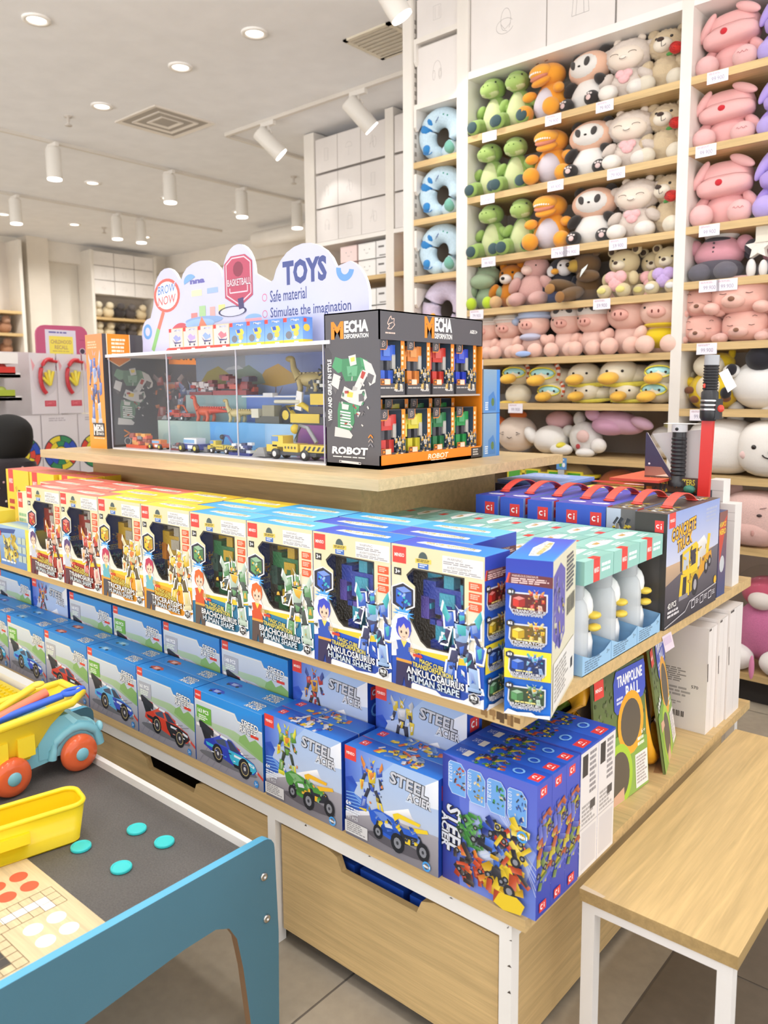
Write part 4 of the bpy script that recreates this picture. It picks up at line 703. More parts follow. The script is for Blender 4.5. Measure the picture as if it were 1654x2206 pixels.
def white_cartons():
    for i,(y0,y1,x,h) in enumerate(((2.438,2.512,-.79,.34),(2.514,2.592,-.783,.352),(2.596,2.725,-.778,.365))):
        m=MB(); m.box(-.24,0,0,0,y1-y0,h,0xE9E3E0,'card'); cv=front(m,-.24,0,0,0,h); cv.greek(.3,.42,.78,.56,7,0x9C9694,i); cv.greek(.3,.6,.8,.7,3,0xB0AAA8,3); cv.text('570',.8,.56,.09,.03,0x4A4644,.02); cv.greek(.3,.74,.7,.78,2,0xB0AAA8,4)
        for q in range(12): cv.rect(.46+q*.022,.83,.46+q*.022+(.014 if q%3 else .007),.885,0x3A3634)
        cv=rside(m,0,0,y1-y0,0,h); cv.rect(0,.0,1,.008,0xC9C2BE); cv.line([(.02,.33),(.06,.5)],.02,0x4A4240); cv.line([(.03,.02),(.3,.02)],.02,0x5A5250); cv.line([(.5,0),(.5,1)],.006,0xD6CFCB)
        tag(m.build('plain_carton',None,(x,y0,ZB)),('plain white carton with printed text and barcode beside the leaning card','plain white carton, middle of three at the shelf end','wide plain white carton last at the far shelf end')[i],'box','white cartons on the bottom shelf')
white_cartons()
# ---------------- middle shelf right end
def duck_boxes():
    w,d,h=.149,.129,.268; e=empty('duck_bottle_box',(0,0,0))
    m=MB(); m.prism([(0,h-.055),(d,h-.055),(d,h),(0,h)],-w/2,w/2,'x',0x96CABF,'card'); cv=topf(m,-w/2,w/2,0,d,h); cv.grad(0,0,1,1,0x98CCC1,0x8AC0B4); cv.poly([(.0,1),(.0,.8),(.3,.86),(.3,1)],0xA6DACE); cv.poly([(.02,.5),(.2,.3),(.55,.24),(.85,.34),(.9,.52),(.5,.58)],[0xFFFFFF,0xF6F8F6,0xF3DAD4,0xF6F4F2,0xFFFFFF,0xFFFFFF]); cv.poly([(.3,.36),(.56,.34),(.5,.46),(.34,.46)],0xC8A060); cv.line([(.55,.28),(.92,.4)],.02,0x4A5A58); cv.greek(.5,.66,.92,.82,2,0xE8F6F2,2); cv.line([(0,.01),(1,.01),(1,.99)],.012,0x6FA8A0)
    red_tag(cv,.3,.86,.22,.16,''); cv=front(m,-w/2,w/2,0,h-.055,h); red_tag(cv,.3,0,.22,1); cv.greek(.58,.3,.96,.75,2,0xF0FBF8,5); m.build('lid',e)
    m=MB(); P=[(-w/2,0),(w/2,0),(w/2,.07),(w/4,.048),(0,.042),(-w/4,.048),(-w/2,.07)]
    m.add([(x,0,z) for x,z in((-w/2,0),(w/2,0),(w/2,.05),(w/4,.036),(0,.032),(-w/4,.036),(-w/2,.05))],[(0,1,2,3,4,5,6)],0x9CC6E8,'card'); m.box(-w/2,0,0,w/2,d,.002,0x9CC6E8); m.add([(-w/2,0,0),(-w/2,d,0),(-w/2,d,.065),(-w/2,0,.05)],[(0,1,2,3)],0x9CC6E8); m.add([(w/2,0,0),(w/2,d,0),(w/2,d,.065),(w/2,0,.05)],[(0,1,2,3)],0x8CBCE4)
    cv=front(m,-w/2,w/2,0,0,.05); cv.greek(.08,.34,.66,.92,5,0x6E8CA8,3); cv.text('3+',.84,.3,.1,.2,0x3A4A5A); m.build('tray',e)
    m=MB(); m.box(-w/2+.001,.001,.03,w/2-.001,d-.001,h-.05,0xFFFFFF,'clear',cols=dict(t=None,b=None)); m.build('clear_sleeve',e)
    m=MB(); m.lathe([(0,.004),(.042,.004),(.045,.02),(.045,.12),(.04,.15),(.03,.165)],(-.018,.065,0),0xEEF2F4,'frost',18); m.lathe([(.032,.165),(.034,.17),(.034,.215),(.026,.222),(.0,.222)],(-.018,.065,0),0xE4E8EC,'frost',18); m.build('bottle',e)
    m=MB(); m.ell((.032,.06,.135),(.026,.03,.045),0xF7F7F5,'plastic',12,8); m.lathe([(0,.004),(.024,.004),(.026,.05),(.024,.06),(.02,.075)],(.03,.055,0),0xF3F1EE,'plastic',14); m.build('duck_spout',e)
    m=MB(); 
    for z in(.115,.085): m.ell((.042,.03,z),(.022,.016,.009),0xF0D048,'plastic',10,6)
    m.build('beak',e)
    n=0
    for c in range(7):
        for r in range(3):
            o=e if n==0 else clone(e); o.location=(-.80-c*.1305,1.614+r*.1515+.075,ZM); o.rotation_euler=(0,0,math.pi/2); n+=1
            tag(o,'teal topped duck bottle box, %s column from the shelf end, %s from the carton'%(('edge','second','third','fourth','fifth','sixth','seventh')[c],('first','second','third')[r]),'toy box','duck bottle boxes on the middle shelf')
duck_boxes()
def handle_strip(e,l,x):
    m=MB(); P=[(x,.1+.2*t,.0) for t in(0,1)]; n=12; pts=[]
    for i in range(n+1): t=i/n; pts.append((x,.11+.19*t,.004+.027*math.sin(math.pi*t)**.8))
    F=[]; V=[]
    for p in pts: V+=[(p[0]-.014,p[1],p[2]),(p[0]+.014,p[1],p[2]),(p[0]+.014,p[1],p[2]+.003),(p[0]-.014,p[1],p[2]+.003)]
    for i in range(n):
        for k in range(4): F.append((i*4+k,i*4+(k+1)%4,i*4+4+(k+1)%4,i*4+4+k))
    m.add(V,F,0xE8584C,'plastic'); m.ell((x,.107,.003),(.02,.012,.004),0xD8483E,'plastic',8,4); m.ell((x,.303,.003),(.02,.012,.004),0xD8483E,'plastic',8,4); m.build('carry_handle',e,Vector((0,0,l)))
def ci_boxes():
    h=.32; e=empty('brick_set_case',(0,0,0)); w,d=.083,.395; m=MB(); m.box(0,0,0,w,d,h,0x3E50B8,cols=dict(t=0x5058C0))
    cv=front(m,0,w,0,0,h); cv.grad(0,0,1,1,0x3A5CC8,0x2E4AB0); ci_tag(cv,.42,.06,.42,.12); cv=topf(m,0,w,0,d,h); cv.grad(0,0,1,1,0x5A5EC4,0x4A54BC); cv.ell(.5,.86,.34,.04,0xE8E4F4,14); cv.greek(.3,.84,.7,.88,1,0x8A86C8); cv.ell(.5,.2,.3,.03,0xC8C4EC,14)
    cv=rside(m,w,0,d,0,h); cv.grad(0,0,1,1,0x8FA6DA,0x5A7CCB); cv.rect(.03,0,.11,.16,0xD8403A); cv.text('MINISO',.035,.06,.07,.03,0xFFFFFF); cv.otext('TECH TRUCK',.2,.1,.6,.12,0xF0E060,0x2A2A50); heap(cv.sub(.2,.3,.7,.6),(0x3356C0,0xE8C830,0x9AA4B0),30,2,.12); m.build('carton',e); handle_strip(e,h,w/2)
    xs=[-1.428,-1.336,-1.238,-1.142,-1.066]
    for i,x in enumerate(xs):
        o=e if i==0 else clone(e); o.location=(x,2.108,ZM); tag(o,'blue brick set case with red carry handle, %s from the oak pedestal'%('first','second','third','fourth','fifth')[i],'toy box','brick set cases with red handles')
    def concrete(name,loc,w,d,label,endart):
        e=empty(name,loc,0,label,'toy box','brick set cases with red handles'); m=MB(); m.box(0,0,0,w,d,h,0x4A463F,cols=dict(t=0x57504A)); cv=front(m,0,w,0,0,h)
        if endart: cv.rect(0,0,1,1,0x3E3A38); ci_tag(cv,.62,.06,.27,.1)
        else: cv.grad(0,0,1,1,0xB8C0D4,0x5E5A62); cv.rect(.5,0,1,1,0x6A6668); heap(cv.sub(.05,.02,.9,.3),(0xE8C830,0x3A3A44,0x9A9080),22,3,.12)
        cv=topf(m,0,w,0,d,h); cv.rect(0,0,1,1,0x5A534E); cv.poly([(.08,.62),(.9,.6),(.92,.95),(.1,.95)],0x77706A); heap(cv.sub(.1,.62,.8,.33),(0xE8C830,0xF4F0E8,0x4A463F,0xD8A828),30,5,.14); heap(cv.sub(.15,.05,.7,.25),(0xE8E0D0,0xD8B840,0x8A8480),16,6,.14)
        cv=rside(m,w,0,d,0,h); cv.grad(0,0,1,.6,0x8FA2D8,0xD8D8E4); cv.grad(0,.45,1,.8,0xC8A888,0x7A6A66); cv.poly([(0,.62),(.5,.5),(1,.44),(1,1),(0,1)],[0x57505A,0x66606A,0x726C76,0x3C3842,0x2F2C34])
        red_tag(cv,.03,.0,.11,.13); cv.otext('CONCRETE',.08,.14,.44,.12,0xF2B62E,0x3E2A3A,.0,.05,.03,.11); cv.otext('TRUCK',.18,.26,.28,.11,0xF2B62E,0x3E2A3A,.0,.05,.03,.11); cv.greek(.72,.06,.96,.2,4,0xB0B8D4,1)
        Y=0xEFC62C; D=0x3A3342; s=cv.sub(.2,.3,.68,.5); s.poly([(.52,.1),(.72,.0),(.86,.2),(.8,.5),(.56,.56)],[0xE4E2E0,0xF4F2F0,0xD8D4D0,0xB8B4B0,0xCFCBC7]); s.poly([(.84,.0),(.92,.02),(.86,.46),(.78,.5)],Y); s.poly([(.7,.4),(.96,.34),(.98,.5),(.6,.8),(.58,.62)],0xD89A2A); s.poly([(.12,.16),(.5,.06),(.56,.14),(.56,.66),(.14,.56)],Y); s.poly([(.16,.22),(.3,.18),(.3,.5),(.15,.5)],0xB8C0CC); s.poly([(.34,.2),(.5,.18),(.5,.46),(.34,.48)],D); s.poly([(.06,.2),(.12,.18),(.12,.5),(.08,.5)],0x2A2A30); s.poly([(.1,.56),(.34,.6),(.34,1),(.06,.95)],Y); s.poly([(.16,.62),(.26,.63),(.25,.98),(.14,.96)],0x33303A); s.poly([(.36,.62),(.6,.6),(.56,.86),(.36,.96)],mixc(Y,0,.15)); s.rect(.06,.94,.3,1.02,0x8A8690)
        for x,y,r in((.5,.86,.09),(.82,.62,.06),(.92,.54,.05)): s.ell(x,y,r,r*s.a*1.3,0x2A2830,14); s.ell(x,y,r*.5,r*s.a*.65,0xA8A4AA,10)
        heap(s.sub(.1,.1,.8,.7),(Y,D,0xD8A020),18,8,.04)
        cv.text('421PCS',.04,.78,.15,.05,0xF4F0EC,.02); cv.greek(.04,.85,.3,.92,2,0xD8D4D8,2); cv.line([(0,.98),(.36,.93),(.44,.86),(.98,.82)],.012,0xB8B4BA)
        for i in range(3): cv.line([(.48+i*.17,.87),(.54+i*.17,.865),(.54+i*.17,.93),(.48+i*.17,.935),(.48+i*.17,.87)],.008,0xE8E4EA); cv.greek(.56+i*.17,.87,.63+i*.17,.92,3,0xC8C4CA,i)
        cv.ell(.95,.78,.03,None,0xE8B82E,10); m.build('carton',e); handle_strip(e,h,w/2)
    concrete('brick_set_case',(-.975,2.095,ZM),.085,.41,'grey concrete truck case with red handle, squeezed beside the blue cases',False)
    concrete('brick_set_case',(-.882,2.075,ZM),.09,.415,'concrete truck case with red handle and full picture at the shelf edge',True)
ci_boxes()
def flat_sets():
    for i,(x0,x1,y0,y1,z0,z1,c,t,lab) in enumerate(((-1.62,-1.36,2.52,2.83,ZM,1.15,0x3F3F55,0x5A78D0,'dark flat game box with blue lid behind the handle cases'),(-1.355,-1.10,2.52,2.83,ZM,1.138,0xE8C848,0xF0D860,'yellow game box standing beside the blue lid box'),(-1.63,-1.37,2.55,2.83,1.151,1.162,0x7FA0E0,0x8FAEEA,'pale blue puzzle folder lying on the dark game box'),(-1.085,-.985,2.515,2.60,ZM,1.14,0xE8C23A,0xF2D44E,'yellow game box in front of the space display'),)):
        m=MB(); m.box(x0,y0,z0,x1,y1,z1,c,cols=dict(t=t)); cv=topf(m,x0,x1,y0,y1,z1); cv.greek(.1,.1,.9,.4,3,mixc(t,0xFFFFFF,.5),i); cv.poly([(.05,.5),(.95,.45),(.95,.9),(.05,.95)],mixc(t,0,.15)); cv=front(m,x0,x1,y0,z0,z1); cv.greek(.1,.05,.9,.2,2,mixc(c,0xFFFFFF,.4),i)
        tag(m.build('game_box'),lab,'game box')
    m=MB(); m.box(-1.17,2.53,1.191,-1.0,2.81,1.199,0xD8503A,cols=dict(t=0xE2694E)); cv=topf(m,-1.36,-1.10,2.58,2.83,1.15); cv.poly([(.0,.0),(1,.1),(1,.3),(0,.2)],0xC83028); cv.rect(.5,.12,.8,.2,0xF4F0EC); tag(m.build('game_box'),'orange red puzzle folder lying on the yellow game box','game box')
flat_sets()
def space_display():
    e=empty('laser_sword_display',(-1.085,2.62,ZM),0,'dark space themed card display with upright black sword hilt','display')
    m=MB(); m.box(0,0,0,.2,.2,.315,0x2E2A38); m.build('base',e); 
    m=MB(); m.prism([(0,.315),(.125,.315),(.005,.505),(0,.505)],0,.006,'y',0x3A3450,'card',0xC8C0BC); cv=Cv(m,(0,0,.505),(.125,0,0),(0,0,-.19)); cv.poly([(.0,.6),(.46,.6),(.9,.97),(0,.97)],[0x8A5A50,0x9A6A5A,0xC89A80,0xB87A62]); cv.poly([(.0,.8),(.6,.72),(.66,.76),(0,.86)],0xF4DCC8); cv.ell(.12,.55,.03,None,0xE8E4EA,8); m.build('space_card',e)
    m=MB(); m.prism([(.01,.5),(.19,.52),(.19,.315),(.13,.315)],.03,.036,'y',0xC9C4C2,'card'); m.build('grey_insert',e)
    m=MB(); cv=Cv(m,(0.0,-.001,.36),(.19,0,0),(0,0,-.05)); m.box(0,-.001,.31,.19,.004,.36,0x5A4038); cv=front(m,0,.19,-.001,.31,.36); cv.text('PLANET FIGHTERS',.1,.1,.8,.4,0xD8C848,.02); heap(cv.sub(0,.5,1,.5),(0xE8C030,0x3A3A44,0xD88030),12,2,.05); m.build('lip',e)
    m=MB(); m.tube([(.11,.01,.33),(.11,.01,.345),(.11,.01,.35),(.11,.01,.51)],[.03,.03,.022,.022],0x26262A,'plastic',16); [m.lathe([(.022,.365+i*.013),(.0245,.368+i*.013),(.0245,.372+i*.013),(.022,.375+i*.013)],(.11,.01,0),0x1E1E22,'plastic',16) for i in range(10)]; m.build('sword_hilt',e)
    m=MB(); m.tube([(.11,.01,.51),(.11,.01,.535)],.025,0xC8CACC,'plastic',16); m.ell((.11,-.014,.52),(.006,.003,.006),0x1C1C20,'gloss',10,6); m.build('silver_pommel',e)
    m=MB(); m.box(.06,.0,.536,.165,.05,.5375,0xF2F0EE); m.build('price_card',e)
    m=MB(); m.ell((.16,-.02,.325),(.02,.014,.014),0x3A7A68,'gloss',12,8); m.build('gem',e)
    e=empty('toy_laser_sword',(-.885,2.60,ZM),0,'red toy laser sword standing upside down with black ribbed grip','toy sword'); e.rotation_euler=(0,R(1.2),0)
    m=MB(); m.box(-.018,-.008,0.0,.018,.008,.555,0xD8302A,'plastic'); m.build('blade',e,bev=.004)
    m=MB(); m.tube([(0,0,.55),(0,0,.56),(0,0,.585),(0,0,.64),(0,0,.645),(0,0,.725)],[.022,.027,.027,.026,.021,.021],0x27272B,'plastic',16); [m.lathe([(.021,.648+i*.009),(.0235,.650+i*.009),(.0235,.653+i*.009),(.021,.655+i*.009)],(0,0,0),0x1C1C20,'plastic',16) for i in range(9)]
    m.box(.022,-.012,.555,.038,.012,.62,0x27272B,'plastic'); m.build('grip',e)
    m=MB(); [m.lathe([(.0275,.583+i*.014),(.0285,.586+i*.014),(.0275,.589+i*.014)],(0,0,0),0xD8DADC,'metal',16) for i in range(3)]; m.tube([(0,0,.725),(0,0,.757)],.0225,0xA9ABB0,'plastic',16); m.build('silver_ring',e)
    m=MB(); m.ell((.04,-.012,.59),(.011,.005,.012),0xD84838,'gloss',10,6); m.ell((-.012,-.02,.66),(.005,.004,.008),0xD84838,'gloss',8,5); m.build('button',e)
    m=MB(); m.add([(.03,-.02,.70),(.055,-.018,.715),(.085,-.016,.66),(.06,-.016,.64)],[(0,1,2,3)],0xECEAE8,'paper'); m.build('hang_tag',e)
    for i,(x,y,z) in enumerate(((-.873,2.70,1.195),(-.83,2.69,1.12))):
        m=MB(); m.box(x-.024,y,ZM,x+.024,y+.07,z,0xE8E4E0,'card'); cv=front(m,x-.024,x+.024,y,ZM,z); cv.line([(0,.1),(1,.1)],.01,0xCFCAC6); cv.line([(0,.2),(1,.2)],.01,0xCFCAC6); tag(m.build('sword_carton'),('tall plain white sword carton behind the red sword','shorter plain white carton at the far shelf edge')[i],'box')
    m=MB(); m.box(-.86,2.515,ZM,-.798,2.59,1.115,0x33406E); cv=rside(m,-.798,2.515,2.59,ZM,1.115); cv.grad(0,0,1,1,0x8A5A52,0x40507E); cv.poly([(.0,.2),(1,.05),(.2,.6)],0xC84A38); cv.text('450PCS',.05,.12,.8,.06,0xE8C838,.02); cv.text('NERO',.05,.2,.8,.07,0xE8C838,.03); cv.ell(.5,.62,.3,.1,0xC8CCD0,12); tag(m.build('brick_set_case'),'brick box with a red flash peeping out behind the concrete truck case','toy box')
space_display()
# ---------------- left end of the middle shelf
def left_boxes():
    def dozer(m,x0,x1,d,h):
        cv=front(m,x0,x1,0,0,h); cv.rect(0,0,1,1,0xF2EAB0); cv.rect(0,0,.34,1,0xF6F0C8); cv.grad(.34,.04,1,1,0x6FB4E0,0x9AC8E4); red_tag(cv,.02,.0,.16,.22); cv.greek(.03,.3,.3,.6,4,0x9AC89A,1); heap(cv.sub(.4,.12,.55,.8),(0xE8C22E,0xC89A1E,0xF0D860,0x6A5A3A),44,3,.13); cv=topf(m,x0,x1,0,d,h); cv.rect(0,0,1,1,0xF4ECA8); cv.greek(.1,.3,.9,.6,2,0xD8C868)
    def loader(m,x0,x1,d,h):
        cv=front(m,x0,x1,0,0,h); cv.grad(0,0,1,1,0x9FBEE4,0x5A86CC); cv.rect(.78,0,1,1,0xF0DC50); cv.poly([(.0,.1),(.5,.05),(.45,.16),(0,.22)],0x33509A); heap(cv.sub(.1,.2,.45,.7),(0xE8CE40,0xC8A82A,0xF0E080,0x5A5A50),36,5,.14); red_tag(cv,0,.16,.06,.12,'')
        for i in range(6): cv.rect(.56+(i%2)*.12,.22+(i//2)*.22,.66+(i%2)*.12,.38+(i//2)*.22,0xB8C8C0)
        cv.greek(.05,.86,.6,.94,1,0xE8EEF8); cv=topf(m,x0,x1,0,d,h); cv.grad(0,0,1,1,0x6A9CE0,0xD8E0A0); cv=rside(m,x1,0,d,0,h); cv.grad(0,0,1,1,0xF0DC50,0x3A5AC0)
    def cards(m,x0,x1,d,h):
        cv=front(m,x0,x1,0,0,h); cv.rect(0,0,1,1,0xF0D22E); red_tag(cv,.1,.0,.22,.3); heap(cv.sub(.35,.2,.6,.75),(0xE8C030,0x3A3230,0xE0A020,0xF8F0D0),24,2,.14); cv.greek(.1,.4,.34,.9,5,0xC84030,1); cv=topf(m,x0,x1,0,d,h); cv.rect(0,0,1,1,0xE06858); [cv.line([(0,.1+i*.2),(1,.1+i*.2)],.02,0xF0C8C0) for i in range(5)]
    G='bulldozer brick boxes beside the red cartons'
    carton('doz',.235,.07,.27,dozer,(-2.99,1.40,ZM),'yellow and pale blue bulldozer brick box beside the red cartons',G,cols=None,side=0xE8C63A)
    carton('doz',.235,.07,.27,dozer,(-2.99,1.472,ZM),'bulldozer brick box behind another one beside the red cartons',G)
    carton('load',.28,.075,.155,loader,(-2.96,1.318,ZM),'small blue and yellow loader brick box at the front beside the red cartons',G,side=0xF0DC50)
    carton('load2',.24,.075,.20,lambda m,a,b,d,h:front(m,a,b,0,0,h).rect(0,0,1,1,0xE4C93C),(-3.24,1.318,ZM),'plain yellow brick box at the front near the picture edge'.replace('near the picture edge','next to the loader box'),G,side=0xE4C93C)
    for i,(x,y) in enumerate(((-3.2,1.545),(-3.42,1.545),(-3.2,1.62),(-3.42,1.62),(-2.975,1.56),(-2.975,1.64))): carton('crd',.21,.072,.325,cards,(x,y,ZM),'yellow and red brick box behind the bulldozer boxes, %s'%('front pair inner one','front pair outer one','back pair inner one','back pair outer one','single against the red cartons','one just behind that single box')[i],'yellow and red brick boxes at the shelf end',side=0xE0B82A)
left_boxes()
# ---------------- top shelf
GREY=0x565358; ORG=0xF08A1E
def mecha_logo(cv,m=ORG,w=0xF4F2EE):
    cv.text('M',0,.0,.34,.98,m,.05); cv.text('ECHA',.36,.0,.64,.66,w,.05); cv.text('DEFORMATION',.36,.73,.64,.25,w,.03)
def big_robot(cv,c1,c2):
    g=c1; W=0xD6D2CE; D=0x6A6668
    P=cv.poly
    P([(.1,.0),(.3,.04),(.34,.16),(.16,.2),(.02,.12)],g); P([(.66,.02),(.82,.06),(.8,.2),(.64,.14)],g); P([(.26,.03),(.66,.02),(.7,.2),(.62,.3),(.32,.3),(.24,.18)],mixc(g,0,.12)); P([(.36,.12),(.6,.12),(.58,.24),(.38,.24)],mixc(g,0xFFFFFF,.15)); P([(.4,.0),(.56,-.02),(.58,.1),(.44,.12)],W); P([(.44,.02),(.54,.01),(.54,.06),(.46,.07)],0xE8D060)
    P([(.06,.2),(.22,.24),(.16,.4),(.0,.34)],W); P([(.02,.36),(.14,.4),(.1,.46)],D); P([(.72,.04),(.9,.1),(1,.24),(.98,.32),(.86,.36),(.78,.2)],W); P([(.82,.2),(.96,.24),(.9,.34),(.8,.3)],D); P([(.7,.16),(.84,.2),(.6,.46),(.46,.44)],W); P([(.7,.18),(.78,.2),(.72,.28),(.66,.26)],0xB8443A); P([(.5,.36),(.6,.38),(.52,.5),(.44,.48)],0xB8B4B0)
    P([(.3,.36),(.5,.42),(.76,.4),(.8,.5),(.66,.6),(.4,.56),(.22,.5)],W); P([(.36,.42),(.5,.44),(.48,.5),(.36,.49)],0xE8C850); P([(.62,.46),(.76,.44),(.72,.54),(.62,.55)],D)
    P([(.18,.54),(.5,.58),(.52,.8),(.44,.9),(.14,.88),(.14,.66)],mixc(g,0,.1)); P([(.24,.57),(.4,.59),(.38,.65),(.24,.64)],W); 
    for i in range(6): P([(.2,.66+i*.035),(.44,.68+i*.035),(.43,.698+i*.035),(.2,.68+i*.035)],0xE4E2E0)
    P([(.08,.86),(.4,.9),(.48,.96),(.44,1),(.06,.98)],W); P([(.5,.58),(.64,.6),(.6,.7),(.52,.7)],g); P([(.56,.66),(.66,.68),(.6,.74)],W)
    heap(cv.sub(.1,.02,.8,.9),(g,W,D,c2),26,5,.045)
def dino_mark(cv):
    cv.line([(.2,.55),(.4,.2),(.55,.05),(.6,.25),(.85,.2),(.8,.5),(.9,.6),(.55,.9),(.2,.9),(.4,.7),(.2,.55)],.06,0xE8C8B8); cv.line([(.3,.6),(.7,.45)],.06,0xE8C8B8)
def small_bot_box(key,c,cache={}):
    """window box with an orange corner strip and a coloured robot; front faces +x after turning"""
    if key in cache: return clone(cache[key])
    w,d,h=.118,.085,.168; e=empty('robot_window_box',(0,0,0)); m=MB(); m.box(-w/2,0,0,w/2,d,.035,0x4C4A4E); m.box(-w/2,d-.003,0,w/2,d,h,0x5C7C98); m.box(-w/2,0,h-.002,w/2,d,h,0x3C3A3E); m.box(w/2-.002,0.0,.035,w/2,d,h,0x5A7690); m.box(-w/2,.03,.035,-w/2+.002,d,h,0x5A7690)
    cv=front(m,-w/2,w/2,-.0,0,h); cv.rect(.84,.0,1,.56,ORG); cv.greek(.87,.1,.98,.5,4,0xF8E0C0,2); cv.line([(.02,.2),(.02,.02),(.3,.02)],.03,ORG); cv.poly([(0,0),(.3,0),(.3,.14),(.24,.18),(0,.18)],0x4C4A4E); dino_mark(cv.sub(.06,.03,.18,.12)); cv.line([(.3,.0),(.3,.14),(.24,.19),(0,.19)],.015,ORG)
    cv.rect(.03,.71,.42,.82,ORG); cv.rect(.045,.72,.4,.81,0xF2D8C4); cv.rect(.045,.72,.19,.81,0x3A2A28); cv.text('M',.08,.735,.09,.06,ORG,.04); cv.greek(.03,.86,.7,.9,1,0xB8B4B0,1); cv.greek(.62,.92,.95,.95,1,0xD8D4D0,1)
    robot(cv.sub(.5,.5,.5,.42),(0xD8A83A,0xD8D4CC,0xA8A49C,0x4A4644),3); cv2=topf(m,-w/2,w/2,0,d,h); cv2.rect(.1,.3,.4,.55,0xD89A60); cv2.greek(.1,.62,.6,.7,1,0xA8A4A0,1); heap(cv2.sub(.5,.1,.45,.8),(0xB8B4AE,0x6A6668,0x8A8680),12,1,.1)
    m.build('box_body',e)
    m=MB(); cb=lambda x,y,z,a,b,c_,k: m.cbox((-.012+(x+.015)*1.08,y-.012,.108+(z-.1)*1.25),(a*1.15,b,c_*1.28),k,'plastic'); l=mixc(c,0xFFFFFF,.2)
    cb(-.015,.04,.115,.045,.025,.035,c); cb(-.015,.034,.118,.026,.02,.02,l); cb(-.015,.04,.14,.016,.016,.016,0xD8D4CE)
    for s in(-1,1): cb(-.015+s*.032,.04,.122,.02,.022,.026,c); cb(-.015+s*.036,.037,.095,.014,.016,.034,0xC8C4BC if s>0 else l); cb(-.015+s*.015,.04,.085,.014,.018,.03,0x4A4A52); cb(-.015+s*.018,.038,.056,.02,.024,.034,c)
    m.build('robot_toy',e)
    m=MB(); m.add([(-w/2,-.0005,.04),(w/2*.6,-.0005,.04),(w/2*.6,-.0005,h),(-w/2,-.0005,h)],[(0,1,2,3)],0xFFFFFF,'clear'); m.add([(-w/2,0,.035),(-w/2,.03,.035),(-w/2,.03,h),(-w/2,0,h)],[(0,1,2,3)],0xFFFFFF,'clear'); m.build('clear_window',e)
    cache[key]=e; return e
def mecha_display():
    x0,x1,y0,y1,h=-1.80,-1.57,1.805,2.352,.478; e=empty('robot_toy_display',(x1,y0,ZT),0,'grey and orange robot toy display carton holding two tiers of window boxes','display')
    w=x1-x0; d=y1-y0; m=MB(); m.box(-w,0,0,-w+.004,d,h,GREY); m.box(-w,0,0,0,.004,h,GREY); m.box(-w,d-.004,0,0,d,h-.09,ORG); m.box(-w,0,h-.004,0,d,h,0x4C494E); m.box(-.004,0,h-.088,0,d,h,GREY); m.box(-w,d-.004,h-.09,0,d,h,GREY); m.box(-.004,0,0,0,d,.042,ORG); m.box(-w,0,0,0,d,.012,ORG); m.box(-w,.004,.218,-.006,d-.004,.224,0xB8B0A8)
    m.add([(-.02,d-.0045,.012),(-w,d-.0045,.012),(-w,d-.0045,h-.09),(-.02,d-.0045,h-.09)],[(0,1,2,3)],0xF08A1E)
    cv=front(m,-w,0,0,0,h); mecha_logo(cv.sub(.13,.055,.68,.115)); cv.poly([(0,.22),(.08,.22),(.14,.26),(.14,.7),(.08,.74),(0,.74)],0x4A474C); s=cv.sub(-.66,.46,1.5,.045,-90); s.text('VIVID AND GREAT IN STYLE',.2,.1,.56,.8,0xF4F2EE,.03); big_robot(cv.sub(.12,.28,.82,.53),0x4E9A6A,0xB8443A)
    cv.text('ROBOT',.12,.865,.66,.05,0xF6F4F2,.05,.12); cv.greek(.14,.928,.78,.94,1,0xE8E6E4,1); cv.line([(.26,.957),(.66,.963),(.66,.975),(.26,.969),(.26,.957)],.004,0xE8E6E4); cv.line([(.3,.963),(.62,.969)],.008,0xE8E6E4)
    for i,c in enumerate((ORG,0xA89890,0x8A8890)): cv.line([(.8,.8+i*.028),(.84,.78+i*.028),(.88,.8+i*.028)],.008,c)
    cv=rside(m,0,0,d,h-.088,h); dino_mark(cv.sub(.05,.16,.09,.52)); cv.greek(.05,.74,.14,.82,1,0xE8C8B8,1); mecha_logo(cv.sub(.4,.08,.27,.78)); cv.text('AGES 3+',.86,.42,.08,.14,0xF0EEEA,.03); cv.rect(.42,.05,.7,.065,0xA8A4A0)
    cv=rside(m,0,0,d,0,.042); cv.text('ROBOT',.43,.22,.2,.4,0xFBEBD8,.03,.2); cv.greek(.46,.7,.62,.8,1,0xFBE0C0,1); cv.rect(.88,.1,.995,.92,0x3A3638); cv.greek(.9,.2,.98,.8,3,0xC8C4C0,2); m.build('carton',e)
    C=((0x2F5FD0,0xE0822A,0xD03A30,0x3348C8),(0xD03A34,0xD8CC3A,0x2E7A4A,0x2E9A52)); nm=(('blue','orange','red','violet blue'),('red','yellow','white and green','green'))
    for t in(0,1):
        z=ZT+(.226 if t==0 else .0435)
        for i in range(4):
            o=small_bot_box((t,i),C[t][i]); o.location=(x1-.004 if t else x1-.006,y0+.066+i*.131,z-.001 if t==0 else z-.031); o.rotation_euler=(0,0,math.pi/2); tag(o,'window box with %s robot on the %s tier of the grey display'%(nm[t][i],('upper','lower')[t]),'toy box','robot window boxes in the display')
            p=small_bot_box((t,i),C[t][i]); p.location=(x1-.095,y0+.062+i*.131,z+.03 if t==0 else z-.001); p.rotation_euler=(0,0,math.pi/2); tag(p,'dark robot box peeping out behind the %s robot box, %s tier'%(nm[t][i],('upper','lower')[t]),'toy box','robot window boxes in the display')
mecha_display()
